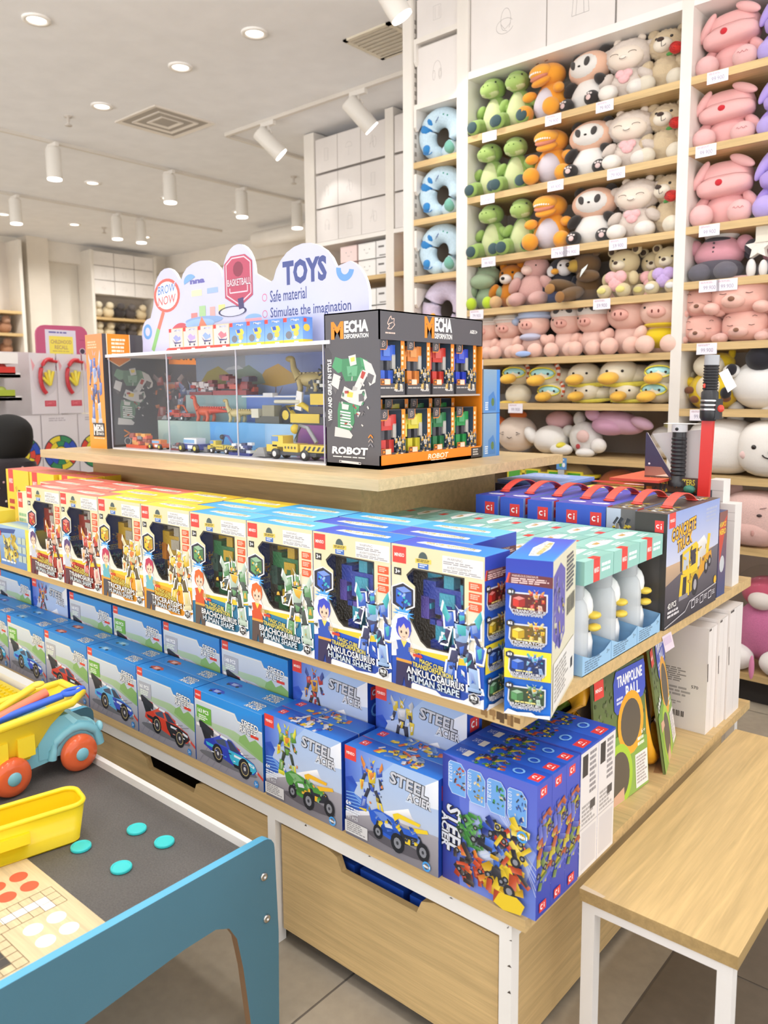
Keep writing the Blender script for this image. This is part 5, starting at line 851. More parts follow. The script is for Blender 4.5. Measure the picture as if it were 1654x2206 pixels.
def orange_display():
    x0,x1,y0,y1,h=-3.235,-3.10,1.79,2.33,.485; w=x1-x0; d=y1-y0
    m=MB(); m.box(0,0,0,w,d,h,0x4C494E,cols=dict(f=0xF09A2E,t=0xE8853A)); cv=front(m,0,w,0,0,h); cv.grad(0,0,1,1,0xF0905A,0xF0A01E); cv.greek(.12,.06,.8,.13,3,0xF8C09A,2); robot(cv.sub(.06,.16,.86,.62),(0x5E78C8,0xC8CCD8,0x8FA2D8,0x4A4E78),6); cv.rect(.24,.775,.92,.895,0x2E2624); s=cv.sub(.27,.785,.62,.1); s.text('M',0,.02,.34,.96,0xF4F0EA,.05); s.text('ECHA',.37,.02,.6,.62,0xF4F0EA,.05); s.text('DEFORMATION',.37,.72,.6,.24,0xF4F0EA,.02); cv.greek(.26,.905,.95,.92,1,0xF8D8B0,1)
    cv=rside(m,w,0,d,0,h); cv.poly([(.04,.0),(.24,.0),(.24,.22),(.14,.28),(.04,.22)],ORG); cv.line([(.04,.0),(.04,.22),(.14,.28),(.24,.22),(.24,.0)],.008,0xF8D8B8); cv.greek(.08,.04,.21,.2,5,0xF8E0C8,1); cv.rect(.6,.06,.9,.25,ORG); cv.text('MECHA',.62,.09,.26,.12,0x3A2A28,.04)
    big_robot(cv.sub(.08,.3,.36,.5),0x7A9A80,0xB8443A); robot(cv.sub(.42,.34,.34,.42),(0xA8484A,0x8A7A78,0xC87048,0x4A4248),4); robot(cv.sub(.66,.42,.3,.36),(0x4A5A88,0x8A92A8,0x6A7AA8,0x33364A),9); cv.line([(.15,.84),(.2,.87),(.15,.9)],.012,ORG); cv.ring(.18,.94,.03,.006,0xD8D0C8)
    tag(m.build('robot_toy_carton',None,(x0,y0,ZT)),'tall orange sided robot carton at the far end of the top shelf','display')
orange_display()
# ---------------- clear display case with built models
CX0,CX1,CY0,CY1,CH=-3.085,-1.805,1.807,2.14,.385
def display_case():
    e=empty('toy_display_case',(CX0,CY0,ZT),0,'clear acrylic display case with printed steps and built brick models','display case'); w=CX1-CX0; d=CY1-CY0
    m=MB(); m.box(0,0,0,w,d,.006,0xF0EEF4,'card'); m.build('floor_panel',e)
    m=MB(); m.box(-.06,-.006,CH,w+.03,d,CH+.012,0xEFEDF4,'card'); m.build('lid',e)
    m=MB(); m.box(0,0,.006,w,.003,CH,0xFFFFFF,'clear',cols=dict(t=None,b=None)); m.box(0,.003,.006,.003,d,CH,0xFFFFFF,'clear',cols=dict(t=None,b=None)); m.build('clear_front',e)
    for x in(0.0,.417,.838,w-.006): m=MB(); m.box(x,-.001,.006,x+.004,.003,CH,0xC4C4D2,'plastic'); m.build('edge_strip',e)
    for x in(.417,.838): m=MB(); m.box(x,.004,.006,x+.003,d,CH,0xFFFFFF,'clear'); m.build('divider',e)
    m=MB(); m.box(.16,d-.006,.006,w,d,CH,0xB4BCD0,'card'); cv=front(m,.16,w,d-.006,.006,CH); cv.grad(0,0,.3,1,0x9AA6BC,0xA4A8B0,True); cv.grad(.3,0,.7,1,0xA8B8D4,0x7A86C0,True); cv.grad(.7,0,1,1,0x6A6AB8,0x4A3A90,True)
    for x,c in((.12,0xA89A50),(.46,0xC8A048),(.3,0x8A9A88)): cv.line([(x,.75),(x+.005,.3)],.02,0x8A7A78); cv.line([(x,.5),(x+.04,.34)],.01,0x8A7A78); cv.poly([(x-.1,.3),(x-.05,.16),(x+.02,.1),(x+.09,.2),(x+.11,.3),(x,.34)],c)
    cv.poly([(.2,.12),(.26,.1),(.29,.14),(.18,.15)],0xC8CCD0); cv.text('MINISO',.9,.15,.07,.05,0xC8C4DC); m.build('printed_back',e)
    # steps: lower tier front, upper tier behind
    for z0,z1,y0,segs in((.006,.12,.135,((.14,.5,0xB4C8BC,0x8FB0B0),(.5,.83,0x3E9AE0,0x6FB4EA),(.83,1.0,0x8FC0EC,0xA8D0F0),(1.0,w,0x8A3C8C,0x7A3A98))),(.12,.225,.225,((.22,.62,0xA8BCB8,0x7AA8B0),(.62,1.02,0x4A72C8,0x8AAAE0),(1.02,w,0x5A4AA8,0x4A2E90)))):
        for a,b,c0,c1 in segs:
            m=MB(); m.box(a,y0,z0 if z0>.01 else .006,b,d-.007,z1,c1,'card'); cv=front(m,a,b,y0,z0,z1); cv.grad(0,0,1,1,c0,c1,True)
            rg=random.Random(int(a*100))
            for i in range(6):
                x,y=rg.random()*.8+.1,rg.random()*.7+.15; cv.poly([(x+.09*math.cos(R(60*j)),y+.09*cv.a*math.sin(R(60*j))) for j in range(6)],mixc(c0,0xFFFFFF,.12)) if c0 in(0x3E9AE0,0x8FC0EC) else cv.ell(x,y,.1,.2,mixc(c0,c1,.6),10)
            m.build('step_block',e)
display_case()
def wheel(m,x,y,z,r,w=.012,hub=0xECECEC,t=0x26262A): m.lathe([(0,-w/2),(r,-w/2),(r,w/2),(0,w/2)],(x,y,z),t,'plastic',12,'y'); m.lathe([(0,-w/2-.001),(r*.55,-w/2-.001)],(x,y,z),hub,'plastic',10,'y')
def model(kind,label,x,y,z,rz=0,cols=None,s=1.0,seed=0):
    s*=1.22; rg=random.Random(seed); e=empty('brick_model',(CX0+x,CY0+y,ZT+z),rz,label,'toy model','built brick models in the clear case'); a,b,c=cols; m=MB(); B=lambda x0,y0,z0,x1,y1,z1,k: m.box(x0*s,y0*s,z0*s,x1*s,y1*s,z1*s,k,'plastic')
    def wheels(pts,r,hub=0xECECEC):
        for wx in pts:
            for wy in(-.02,.02): q=MB(); wheel(q,wx*s,wy*s,r*s,r*s,.012*s,hub); q.build('wheel',e)
    if kind=='truck':
        B(-.1,-.018,.012,.1,.018,.022,0x3A3A40); B(-.1,-.02,.02,-.055,.02,.04,a); B(-.075,-.02,.035,-.03,.02,.066,a); B(-.078,-.021,.05,-.05,.021,.064,0x5A88C8); B(-.03,-.02,.022,.03,.02,.045,a); B(.04,-.02,.024,.14,.02,.044,a)
        for i in range(5): m.prism([((.05+i*.018)*s,.028*s),((.058+i*.018)*s,.028*s),((.066+i*.018)*s,.04*s),((.058+i*.018)*s,.04*s)],-.0205*s,-.02*s,'y',0x26262A,'plastic')
        for i in range(4): m.lathe([(0,-.0205*s),(.004*s,-.0205*s)],((-.02+i*.013)*s,0,.034*s),0x5A4A1A,'plastic',8,'y')
        m.build('body',e); wheels((-.06,.06),.015); q=MB(); q.tube([(0.0,0,.05*s),(.02*s,0,.095*s),(.05*s,0,.09*s),(.085*s,0,.05*s)],.006*s,c,'plastic',6); q.ell((-.0,0,.085*s),.014*s,b,'plastic',10,6); q.build('crane_arm',e); q=MB(); q.prism([(-.16*s,.004*s),(-.1*s,.004*s),(-.11*s,.03*s),(-.13*s,.03*s)],-.025*s,.025*s,'y',0x9A9A9C,'plastic'); q.build('shovel',e)
    elif kind=='drill':
        B(-.05,-.022,.0,.08,.022,.022,0x2A2A2E); B(-.055,-.024,.005,.06,-.02,.03,a); m.tube([(-.05*s,-.0,.012*s),(-.09*s,0,.05*s),(-.03*s,0,.055*s),(.02*s,0,.03*s)],.008*s,a,'plastic',6); B(.01,-.015,.03,.07,.015,.05,0x4A4038); B(.02,-.018,.055,.075,.018,.085,b); m.tube([(.07*s,0,.02*s),(.2*s,0,.035*s)],[.02*s,.004*s],0xC0C0C4,'plastic',10); m.build('body',e); q=MB(); wheel(q,-.095*s,-.0,.025*s,.026*s,.01*s,a,0x33333A); q.build('saw_disc',e)
    elif kind=='heli':
        B(-.05,-.015,.0,.05,.015,.02,0x4A4A40); B(-.02,-.014,.02,.03,.014,.05,c); B(-.06,-.02,.015,-.03,.02,.04,b); m.tube([(.02*s,0,.06*s),(.12*s,0,.06*s)],.006*s,b,'plastic',6); B(-.12,-.004,.072,.11,.004,.076,0xE4E4E8); B(-.02,-.01,.072,.02,.01,.084,0xE4E4E8); m.build('body',e); q=MB(); q.prism([(.1*s,.04*s),(.125*s,.035*s),(.13*s,.085*s),(.11*s,.09*s)],-.003*s,.003*s,'y',0xF0F0F2,'plastic'); q.build('tail_rotor',e)
    elif kind=='dino':
        m.ell((0,0,.045*s),(.06*s,.022*s,.022*s),a,'plastic',10,7); m.tube([(.05*s,0,.05*s),(.1*s,0,.05*s),(.17*s,0,.045*s)],[.016*s,.012*s,.003*s],b,'plastic',8); m.tube([(-.05*s,0,.05*s),(-.075*s,0,.08*s),(-.08*s,0,.11*s)],[.016*s,.01*s,.008*s],a,'plastic',8); m.ell((-.09*s,0,.11*s),(.02*s,.01*s,.01*s),b,'plastic',8,6)
        for i in range(12): B(-.05+i*.018,-.004,.06,-.04+i*.018,.004,.068,b)
        m.build('body',e)
        for wx,wy in((-.035,-.018),(-.035,.018),(.035,-.018),(.035,.018)): q=MB(); q.tube([(wx*s,wy*s,.045*s),((wx+.008)*s,wy*s,.02*s),(wx*s,wy*s,0)],.009*s,a,'plastic',6); q.build('leg',e)
    elif kind=='robot':
        for q_ in(-1,1): B(q_*.018-.01,-.012,0,q_*.018+.01,.012,.018,0x3A3A40); B(q_*.018-.008,-.01,.018,q_*.018+.008,.01,.06,a); B(q_*.05-.01,-.01,.05,q_*.05+.01,.01,.11,c)
        B(-.035,-.015,.058,.035,.015,.075,b); B(-.04,-.02,.075,.04,.02,.12,a); B(-.03,-.022,.12,.03,.018,.145,b); m.build('body',e); q=MB(); [q.tube([(-.075*s,-.02*s,.07*s),((-.075+.026*math.cos(R(40*i)))*s,-.02*s,(.07+.026*math.sin(R(40*i)))*s)],.003*s,0x3A4048,'plastic',5) for i in range(9)]; q.build('claw_wheel',e)
    elif kind=='car':
        B(-.05,-.018,.008,.05,.018,.024,a); B(-.03,-.016,.024,.03,.016,.04,b); B(-.032,-.0165,.026,.02,.0165,.036,0x7AB0E0); B(-.01,-.0185,.01,.03,-.018,.02,c); m.build('body',e); wheels((-.034,.034),.012,0xE8D858)
    else:
        B(-.07,-.02,.0,.07,.02,.012,a)
        for i in range(18):
            xx,zz=rg.uniform(-.07,.06),rg.uniform(.008,.045); B(xx,-.02+rg.random()*.02,zz,xx+.028,.01,zz+.012,rg.choice((a,b,c,mixc(a,0,.3))))
        m.build('body',e)
Yl=0xE6C82E
model('truck','yellow crane truck with striped trailer at the front of the case',1.08,.055,.006,0,(Yl,0xD8BC28,0x9A9A9E),1.0)
model('car','dark blue and white police car at the front of the case',.50,.06,.006,0,(0x2A3890,0xF0F0F2,0xF2F2F2),1.1)
model('truck','yellow striped crane barge beside the police car',.66,.07,.006,0,(0xD8C02E,0x2A2A30,0x55589A),.6)
model('jet','blue and white speed boat at the front before the second divider',.79,.06,.006,0,(0x2E3A8A,0xE8EAF0,0x3A3A44),.7,3)
model('jet','grey mill model with yellow tip beyond the second divider',.9,.07,.006,0,(0x9A9A9E,0x6A6A70,0xE8D860),.55,4)
model('jet','orange and grey race boat in the first compartment front',.12,.06,.006,0,(0xE0562E,0xE8A02E,0x7A7A80),.9,5)
model('car','orange kart with white driver in the first compartment front',.26,.06,.006,0,(0xE0622E,0xE8862E,0xF4F4F4),.8)
model('jet','small grey and red rover beside the first divider',.38,.07,.006,0,(0x8A3A3A,0x6A7A84,0xC8CCD0),.5,6)
model('drill','yellow tracked drill digger on the lower step',1.03,.175,.12,0,(Yl,Yl,0xC0C0C4),1.05)
model('heli','sand coloured helicopter with white rotor on the lower step',.82,.175,.12,0,(0xA8A48A,0xE0DCC8,0x9A9478),1.1)
model('dino','sand coloured ankylosaur model on the lower step',.62,.175,.12,0,(0xCDBE86,0xC0AE70,0),.62)
model('truck','red fork loader on the lower step in the first compartment',.24,.175,.12,0,(0xD0402A,0xE8862E,0xD86030),.55)
model('dino','orange crab shaped creature on the lower step by the divider',.42,.175,.12,0,(0xDC5A30,0xD0402A,0),.72)
model('dino','sand coloured long necked dinosaur on the upper step',.95,.26,.225,0,(0xC9B67A,0xB8A468,0),1.0)
model('jet','black and white spacecraft on the upper step',1.02,.245,.225,0,(0x2E3848,0xE8E8E0,0x3A3A44),.8,8)
model('robot','yellow robot with claw wheel on the upper step',1.13,.26,.225,0,(0xDCC23A,0xD0B430,0x9A9AA0),.95)
model('truck','small yellow tractor at the end of the upper step',1.225,.26,.225,0,(0xD8B82E,0x2A2A30,0x6A6A60),.45)
model('jet','dark red spacecraft pile on the upper step',.52,.25,.225,0,(0x9A2E34,0xC04A34,0x4A3A5A),1.25,9)
model('jet','dark red wing craft on the upper step by the first divider',.32,.25,.225,0,(0x8A2E32,0xD8D0D0,0xB03830),.9,10)
# ---------------- sign on the case
def toys_sign():
    z0=ZT+CH+.0125; Y=1.957; X=lambda px: px
    e=empty('toys_sign',(-2.38,Y,z0),0,'pale blue cloud shaped TOYS sign standing on the display case','sign')
    def outline(pts): return [(x+2.38,z-z0) for x,z in pts]
    arc=lambda cx,cz,rx,rz,a0,a1,n=10: [(cx+rx*math.cos(R(a0+(a1-a0)*i/n)),cz+rz*math.sin(R(a0+(a1-a0)*i/n))) for i in range(n+1)]
    P=[(-1.76,z0)]+[(-1.745,1.76)]+arc(-1.87,1.80,.125,.13,0,70)+arc(-2.045,1.86,.165,.145,20,165)+[(-2.22,1.89)]
    P+=arc(-2.40,1.93,.095,.115,0,180,12)+[(-2.50,1.95)]+arc(-2.63,1.95,.125,.06,20,160,6)+[(-2.76,1.95)]+arc(-2.86,1.90,.095,.105,30,170,8)+[(-2.965,1.86),(-2.99,1.81)]+arc(-3.0,1.74,.06,.07,90,200,6)+[(-3.06,z0)]
    m=MB(); m.prism(outline(P),0,.012,'y',0xC6C8E4,'card',0xF4F4FA); L=-3.08; Tp=2.06; cv=Cv(m,(L+2.38,0,Tp-z0),(1.36,0,0),(0,0,-(Tp-z0))); c=lambda x,z:((x-L)/1.36,(Tp-z)/(Tp-z0)); hh=Tp-z0
    def ring(x,z,r,w,col,**k): a,b=c(x,z); cv.ring(a,b,r/1.36,w/1.36,col,22,**k)
    def T(s,x,z,w,h,col,b=0): a,q=c(x,z); cv.text(s,a,q,w/1.36,h/hh,col,b)
    NV=0x3E4A86
    T('TOYS',-2.155,1.955,.22,.085,0x4A5590,.05); T('Safe material',-2.225,1.86,.19,.042,NV,.01); T('Stimulate the imagination',-2.225,1.80,.40,.047,NV,.01)
    ring(-2.255,1.838,.014,.003,0xD06A8A); ring(-2.255,1.779,.014,.003,0xD06A8A)
    a,b=c(-1.85,1.90); cv.ring(a,b,.03,.016,0x6A9CDC,18,None,10,190); ring(-3.015,1.755,.032,.014,0x6AA0DC); a,b=c(-2.32,1.765); cv.ell(a,b,.035,.05,0xF0A8B4,14); cv.ell(a,b-.01,.035,.04,0x8AB0E0,14,180,360)
    # racket
    a,b=c(-2.865,1.895); cv.ell(a,b,.068,.17,0xE2685E,24); cv.ell(a,b,.056,.14,0xE8E2EE,24); cv.line([(a-.02,b+.16),(a-.055,b+.36)],.055,0xE07A66); cv.line([(a-.05,b+.33),(a-.085,b+.55)],.06,0x8ABF7A)
    for i,(s,cc) in enumerate((('BROW',0x5A86C8),('NOW',0xD86A6A))): cv.otext(s,a-.046,b-.1+i*.11,.09,.09,cc,0xF4F2F8,.1,.02)
    # cap
    a,b=c(-2.775,1.71); cv.ell(a,b-.04,.055,.13,0xC85A64,16,180,360); cv.ell(a+.005,b+.03,.06,.1,0x4A4878,16); cv.text('BASKETBALL',a-.042,b-.015,.095,.045,0xF0EEF4,.04); cv.ell(a-.065,b+.13,.02,.06,0xD86A6A,10)
    # toys cluster
    a,b=c(-2.62,1.86); cv.text('nna',a-.06,b-.2,.07,.04,0x6A68B0,.05)
    for x,y,w,h,cc in((-.055,-.1,.05,.06,0xF0E8B8),(.02,-.1,.05,.05,0x9AB4E0),(-.02,.06,.03,.1,0xA8CC9A),(.03,.08,.024,.12,0xE0A8A8),(-.06,.12,.03,.08,0xD88A8A),(.07,.07,.03,.06,0xD8D890)): cv.rect(a+x,b+y,a+x+w,b+y+h,cc)
    cv.ell(a,b+.2,.09,.04,0x8AA8D8,16); cv.ell(a-.02,b+.23,.07,.05,0x9ABCE8,14); cv.poly([(a-.03,b+.28),(a-.01,b+.16),(a+.02,b+.28)],0xE0866E); cv.poly([(a-.03,b+.46),(a+.02,b+.34),(a+.08,b+.33),(a+.1,b+.4),(a+.06,b+.52),(a-.02,b+.54)],0x8AA88A); cv.poly([(a+.02,b+.42),(a+.05,b+.37),(a+.08,b+.38),(a+.05,b+.46)],0x6A6E98); cv.ell(a-.06,b-.19,.03,.07,0x7AA8DC,12,160,330)
    # basketball badge
    a,b=c(-2.40,1.91); cv.poly([(a-.06,b-.17),(a-.03,b-.235),(a+.03,b-.235),(a+.06,b-.17),(a+.06,b+.14),(a,b+.24),(a-.06,b+.14)],0xB8506A); cv.line([(a-.052,b-.16),(a-.026,b-.215),(a+.026,b-.215),(a+.052,b-.16),(a+.052,b+.12),(a,b+.21),(a-.052,b+.12),(a-.052,b-.16)],.012,0xE8C8D4)
    cv.ell(a,b-.11,.022,.07,0x8A3A50,12); cv.line([(a-.038,b-.02),(a+.038,b-.02),(a+.038,b+.1),(a-.038,b+.1),(a-.038,b-.02)],.012,0xE8C8D4); cv.poly([(a-.05,b-.03),(a+.05,b-.05),(a+.052,b+.04),(a-.048,b+.06)],0xB8506A); cv.otext('BASKETBALL',a-.048,b-.025,.1,.065,0xE8D0DA,0x6A2A44); cv.ell(a-.03,b+.28,.06,.045,0xC8CBE4,16); cv.ring(a-.03,b+.27,.062,.008,0x3A3A60,20,.05); cv.poly([(a-.005,b+.16),(a+.02,b+.15),(a+.02,b+.25),(a,b+.26)],0x4A4470)
    m.build('board',e)
toys_sign()
def small_boxes():
    z=ZT+CH+.0125; G='little brick boxes in front of the sign'; ORD=('first','second','third','fourth')
    for k,(x0,step,bg,st,lab) in enumerate(((-2.722,.0945,0xE2C49A,0xD8483A,'tan little box with red base stripe'),(-2.342,.0965,0x6A9CDC,0xE8D23A,'blue little box with yellow base stripe'))):
        for i in range(4):
            w,d,h=step-.0015,.045,.088; m=MB(); m.box(0,0,0,w,d,h,bg,cols=dict(t=mixc(bg,0xFFFFFF,.2))); cv=front(m,0,w,0,0,h); cv.rect(.04,.03,.96,.84,mixc(bg,0xC8D0F4,.5)) if k==0 else cv.grad(0,0,1,.84,0x5E8CD8,0x84B0E8); red_tag(cv,0,.0,.18,.16,''); cv.otext('Magic',.4,.05,.42,.1,0xE8ECF8,0x4A5A98); cv.rect(0,.84,1,1,st); cv.rect(.55,.89,.78,.96,0xF6EDE0)
            if k: cv.poly([(.35,.3),(.75,.26),(.85,.4),(.8,.5),(.45,.52)],0xE8CC48); cv.poly([(.4,.3),(.6,.28),(.64,.42),(.46,.44)],0x2F56B8); cv.ell(.28,.66,.17,.15,0x77787E,12); cv.ell(.66,.6,.14,.12,0xD8C050,12); cv.ell(.6,.76,.1,.06,0xC8CCD4,8)
            else: cv.poly([(.3,.4),(.5,.28),(.7,.4),(.8,.34),(.84,.5),(.5,.6)],(0x9AA0E0,0xB8A0DC,0x8FA8E4,0xD87A88)[i]); cv.poly([(.25,.46),(.4,.6),(.8,.62),(.86,.56),(.84,.66),(.4,.68)],0x4A4A78); cv.ell(.45,.74,.05,None,0x3A3A4A,8); cv.ell(.75,.76,.05,None,0x3A3A4A,8)
            if k and i==3: c2=rside(m,w,0,d,0,h); c2.grad(0,0,1,1,0x5E8CD8,0x84B0E8); c2.rect(0,.84,1,1,0xE8D23A); c2.ell(.4,.4,.34,.14,0xE8CC48,10); red_tag(c2,.1,.05,.3,.14,'')
            tag(m.build('little_toy_box',None,(x0+i*step,1.862,z)),'%s on the clear case, %s of four along'%(lab,ORD[i]),'toy box',G)
    for i,z in enumerate((ZT,ZT+.156)):
        m=MB(); m.box(0,0,0,.16,.105,.154,0x3F86D8,cols=dict(f=0x9AB0BC)); cv=front(m,0,.16,0,0,.154); cv.grad(.05,.05,.95,.95,0x8A9CA4,0xB0C0C4); cv.line([(.2,.75),(.5,.3),(.85,.2)],.02,0xD8E0E4); cv=rside(m,.16,0,.105,0,.154); cv.grad(0,0,1,1,0x8AA8C0,0x5E90CC); cv.rect(.8,0,1,1,0x3F86D8); cv.poly([(.3,.62),(.6,.5),(.75,.7),(.75,.95),(.3,.95)],0x4A80C0); cv.ell(.56,.75,.1,.1,0x5A7A48,8); cv.greek(.1,.75,.3,.95,4,0xD8E4F0,1)
        tag(m.build('clear_front_toy_box',None,(-1.73,2.362,z)),('lower blue edged window box behind the grey robot display','upper blue edged window box behind the grey robot display')[i],'toy box','blue edged boxes behind the robot display')
small_boxes()
# ---------------- stand with blister packs, dart boards and console sign behind the island
def side_stand():
    x=-5.22; e=empty('toy_rack',(x-.3,2.55,0),0,'white rack with trays and hanging toys behind the island','rack')
    m=MB(); m.box(-.02,-1.3,.05,.0,.45,1.78,0xE6E2E2,'paint'); m.build('back_board',e); m=MB(); m.box(-.3,-1.3,0,.28,.45,.06,0xE4E0DC,'paint'); m.build('base',e)
    for i,z in enumerate((1.62,1.47,1.33,1.19)): m=MB(); m.box(0,-1.3,z-.02,.24,-.1,z,0xD9D2CC,'paint'); m.box(.235,-1.3,z-.02,.24,-.1,z+.012,0xE8E4E0,'paint'); m.build('tray',e)
    m=MB(); m.box(.0,-1.3,1.69,.26,-.12,1.76,0xF0ECE8,'paint'); m.build('white_header',e)
    rg=random.Random(9)
    for i in range(14):
        z=(1.62,1.47,1.33)[i%3]; y=1.5+(i//3)*.19+rg.uniform(0,.04); c=((0xD83A30,0xC8402E),(0xE8C82E,0xA8B83A),(0xD8D0D4,0xE0D8DC))[i%3][i%2]
        m=MB(); m.box(0,0,0,.16,.13,.05,c,'plastic'); m.ell((.08,.065,.05),(.05,.04,.025),mixc(c,0xFFFFFF,.2),'plastic',10,6); tag(m.build('small_toy',None,(x-.22,y,z+.001)),'blurred %s small toy on the rack, %s tray, %s along'%({0xD83A30:'red',0xC8402E:'dark red',0xE8C82E:'yellow',0xA8B83A:'green',0xD8D0D4:'white',0xE0D8DC:'pale grey'}[c],('top','second','third')[i%3],('first','second','third','fourth','fifth')[i//3]),'toy','small toys on the rack trays')
    e=empty('console_sign',(x,2.72,1.70),R(91),'pink handheld console shaped sign tilted above the rack','sign'); e.rotation_euler=(R(0),R(0),R(91))
    w,h=.37,.30; PP=[]
    for cx,cy,a in((w/2-.06,h/2-.06,0),(-w/2+.06,h/2-.06,90),(-w/2+.06,-h/2+.06,180),(w/2-.06,-h/2+.06,270)): PP+=[(cx+.06*math.cos(R(a+q)),cy+.06*math.sin(R(a+q))+.1) for q in(0,22,45,68,90)]
    m=MB(); m.prism([(a,b+a*.02) for a,b in PP],-.008,.008,'y',0xC25A80,'plastic'); cv=front(m,-w/2,w/2,-.008,.1-h/2,.1+h/2); cv.rect(.17,.1,.76,.9,0xDCD6E6); cv.rect(.24,.24,.7,.66,0xEEDC5E); cv.text('CHILDHOOD',.27,.32,.4,.09,0xB89A6A,.03); cv.text('RECALL',.34,.44,.26,.09,0xB89A6A,.03); cv.greek(.3,.56,.64,.6,1,0xC8B060,1); cv.greek(.24,.14,.72,.2,1,0x6A68A8,2); cv.greek(.36,.7,.6,.78,2,0x8A84B8,3); cv.ell(.88,.56,.05,None,0x4A3A50,14); cv.ring(.88,.56,.06,.012,0xD8C8D0); cv.rect(.83,.3,.93,.31,0x9A4466); cv.line([(.66,.62),(.74,.76),(.76,.84)],.02,0x6A68A0); m.build('panel',e)
    m=MB(); m.box(-.02,.009,-.35,.02,.03,.1,0xE4E0DC,'paint'); m.build('support',e)
    for i,y in enumerate((2.56,2.745,2.93)):
        e=empty('dart_bow_pack',(x+.03,y,1.36),R(90),'hanging blister pack with red bow and yellow darts, %s pack along the rack'%('first','second','third')[i],'toy pack','bow and dart packs on the rack')
        m=MB(); m.box(-.088,0,0,.088,.006,.40,0xDAD3D8,'card'); cv=front(m,-.088,.088,0,0,.4); cv.rect(.5,.78,.95,.88,0xC84A5A); cv.text('DARTS',.56,.8,.34,.05,0xE88A94); cv.poly([(.05,.08),(.2,.2),(.1,.3)],0xE0A0A8); m.build('card',e)
        m=MB(); m.tube([(.04+.07*math.cos(R(a)),-.02,.24+.12*math.sin(R(a))) for a in range(75,250,15)],.014,0xC4303A,'plastic',8); m.tube([(.02,-.02,.355),(.09,-.02,.345)],.01,0xC4303A,'plastic',8); m.build('bow',e)
        for k in range(4): m=MB(); m.tube([(.035,-.02,.19),(.035-.06*math.cos(R(30+k*28)),-.022,.19+.1*math.sin(R(30+k*28)))],.011,(0xE8D84A,0xE8CC3A,0xF0E060,0xE8D040)[k],'plastic',8); m.build('dart',e)
        m=MB(); m.ell((.0,-.03,.24),(.085,.035,.12),0xFFFFFF,'clear',16,10); m.build('blister',e)
    for i,y in enumerate((2.40,2.66,2.92)):
        e=empty('dart_board_pack',(x+.02,y,.88),R(90),'soft dart board in red yellow blue and green under the bow packs, %s along'%('first','second','third')[i],'toy pack','dart board packs on the rack')
        m=MB(); m.box(-.125,0,0,.125,.012,.47,0xDCD6DA,'card'); cv=front(m,-.125,.125,0,0,.47); cv.greek(.2,.04,.8,.1,2,0xB8B0B8,2); Rr=.46; cx,cy=.5,.55; cv.ell(cx,cy,.49,None,0x2A3A48,28)
        for ri,(r0,r1) in enumerate(((.46,.33),(.32,.19),(.18,.0))):
            for s in range(8 if ri<2 else 1):
                a0,a1=s*45+2+ri*22,s*45+43+ri*22; col=(0xD8483A,0xE8D23A,0x3A8A5A,0x2F50B8)[(s+ri)%4] if ri<2 else 0xE8D23A
                if ri<2: cv.ring(cx,cy,r0,r0-r1,col,8,None,a0,a1)
                else: cv.ell(cx,cy,.17,None,col,16)
        m.build('board',e)
    for i,y in enumerate((3.1,3.19)): m=MB(); m.box(0,0,0,.02,.07,.34,0x33468A); cv=rside(m,.02,0,.07,0,.34); cv.rect(.1,.1,.9,.3,0xB8BCD0); cv.rect(.2,.5,.8,.8,0x26366E); tag(m.build('toy_pack',None,(x-.02+i*.01,y,.87)),('narrow dark blue pack hanging beside the dart boards','last dark blue pack hanging past the dart boards')[i],'toy pack')
    m=MB(); m.box(-5.45,3.08,.0,-5.22,3.3,.868,0xE6E2DE,'paint'); tag(m.build('side_counter'),'low white counter end beside the toy rack','counter')
side_stand()
# ---------------- bench
def bench():
    e=empty('bench',(-.585,2.07,0),0,'low bench with pale oak top and white steel legs beside the island','bench'); x0,x1,y0,y1,z=-.165,.172,-.545,.54,.397
    m=MB(); m.box(x0,y0,z-.028,x1,y1,z,0xD8B880,'wood_y',cols=dict(f=0xB89A66,k=0xB89A66,r=0xB89A66,l=0xB89A66)); cv=topf(m,x0,x1,y0,y1,z,mt='matte'); cv.poly([(.0,1),(.0,.985),(.1,.988),(.17,.992),(.16,1)],0xD8C4A8); m.build('seat_top',e)
    for yy in(y0+.004,y1-.034):
        m=MB(); m.box(x0+.005,yy,0,x0+.035,yy+.03,z-.028,0xF0ECE8,'paint'); m.build('leg',e,bev=.003); m=MB(); m.box(x1-.04,yy,0,x1-.01,yy+.03,z-.028,0xF0ECE8,'paint'); m.build('leg',e,bev=.003)
        m=MB(); m.box(x0+.035,yy,z-.05,x1-.04,yy+.03,z-.028,0xF0ECE8,'paint'); m.build('cross_bar',e,bev=.003); m=MB(); m.box(x0+.035,yy,0,x1-.04,yy+.03,.02,0xF0ECE8,'paint'); m.build('foot_bar',e,bev=.003)
bench()
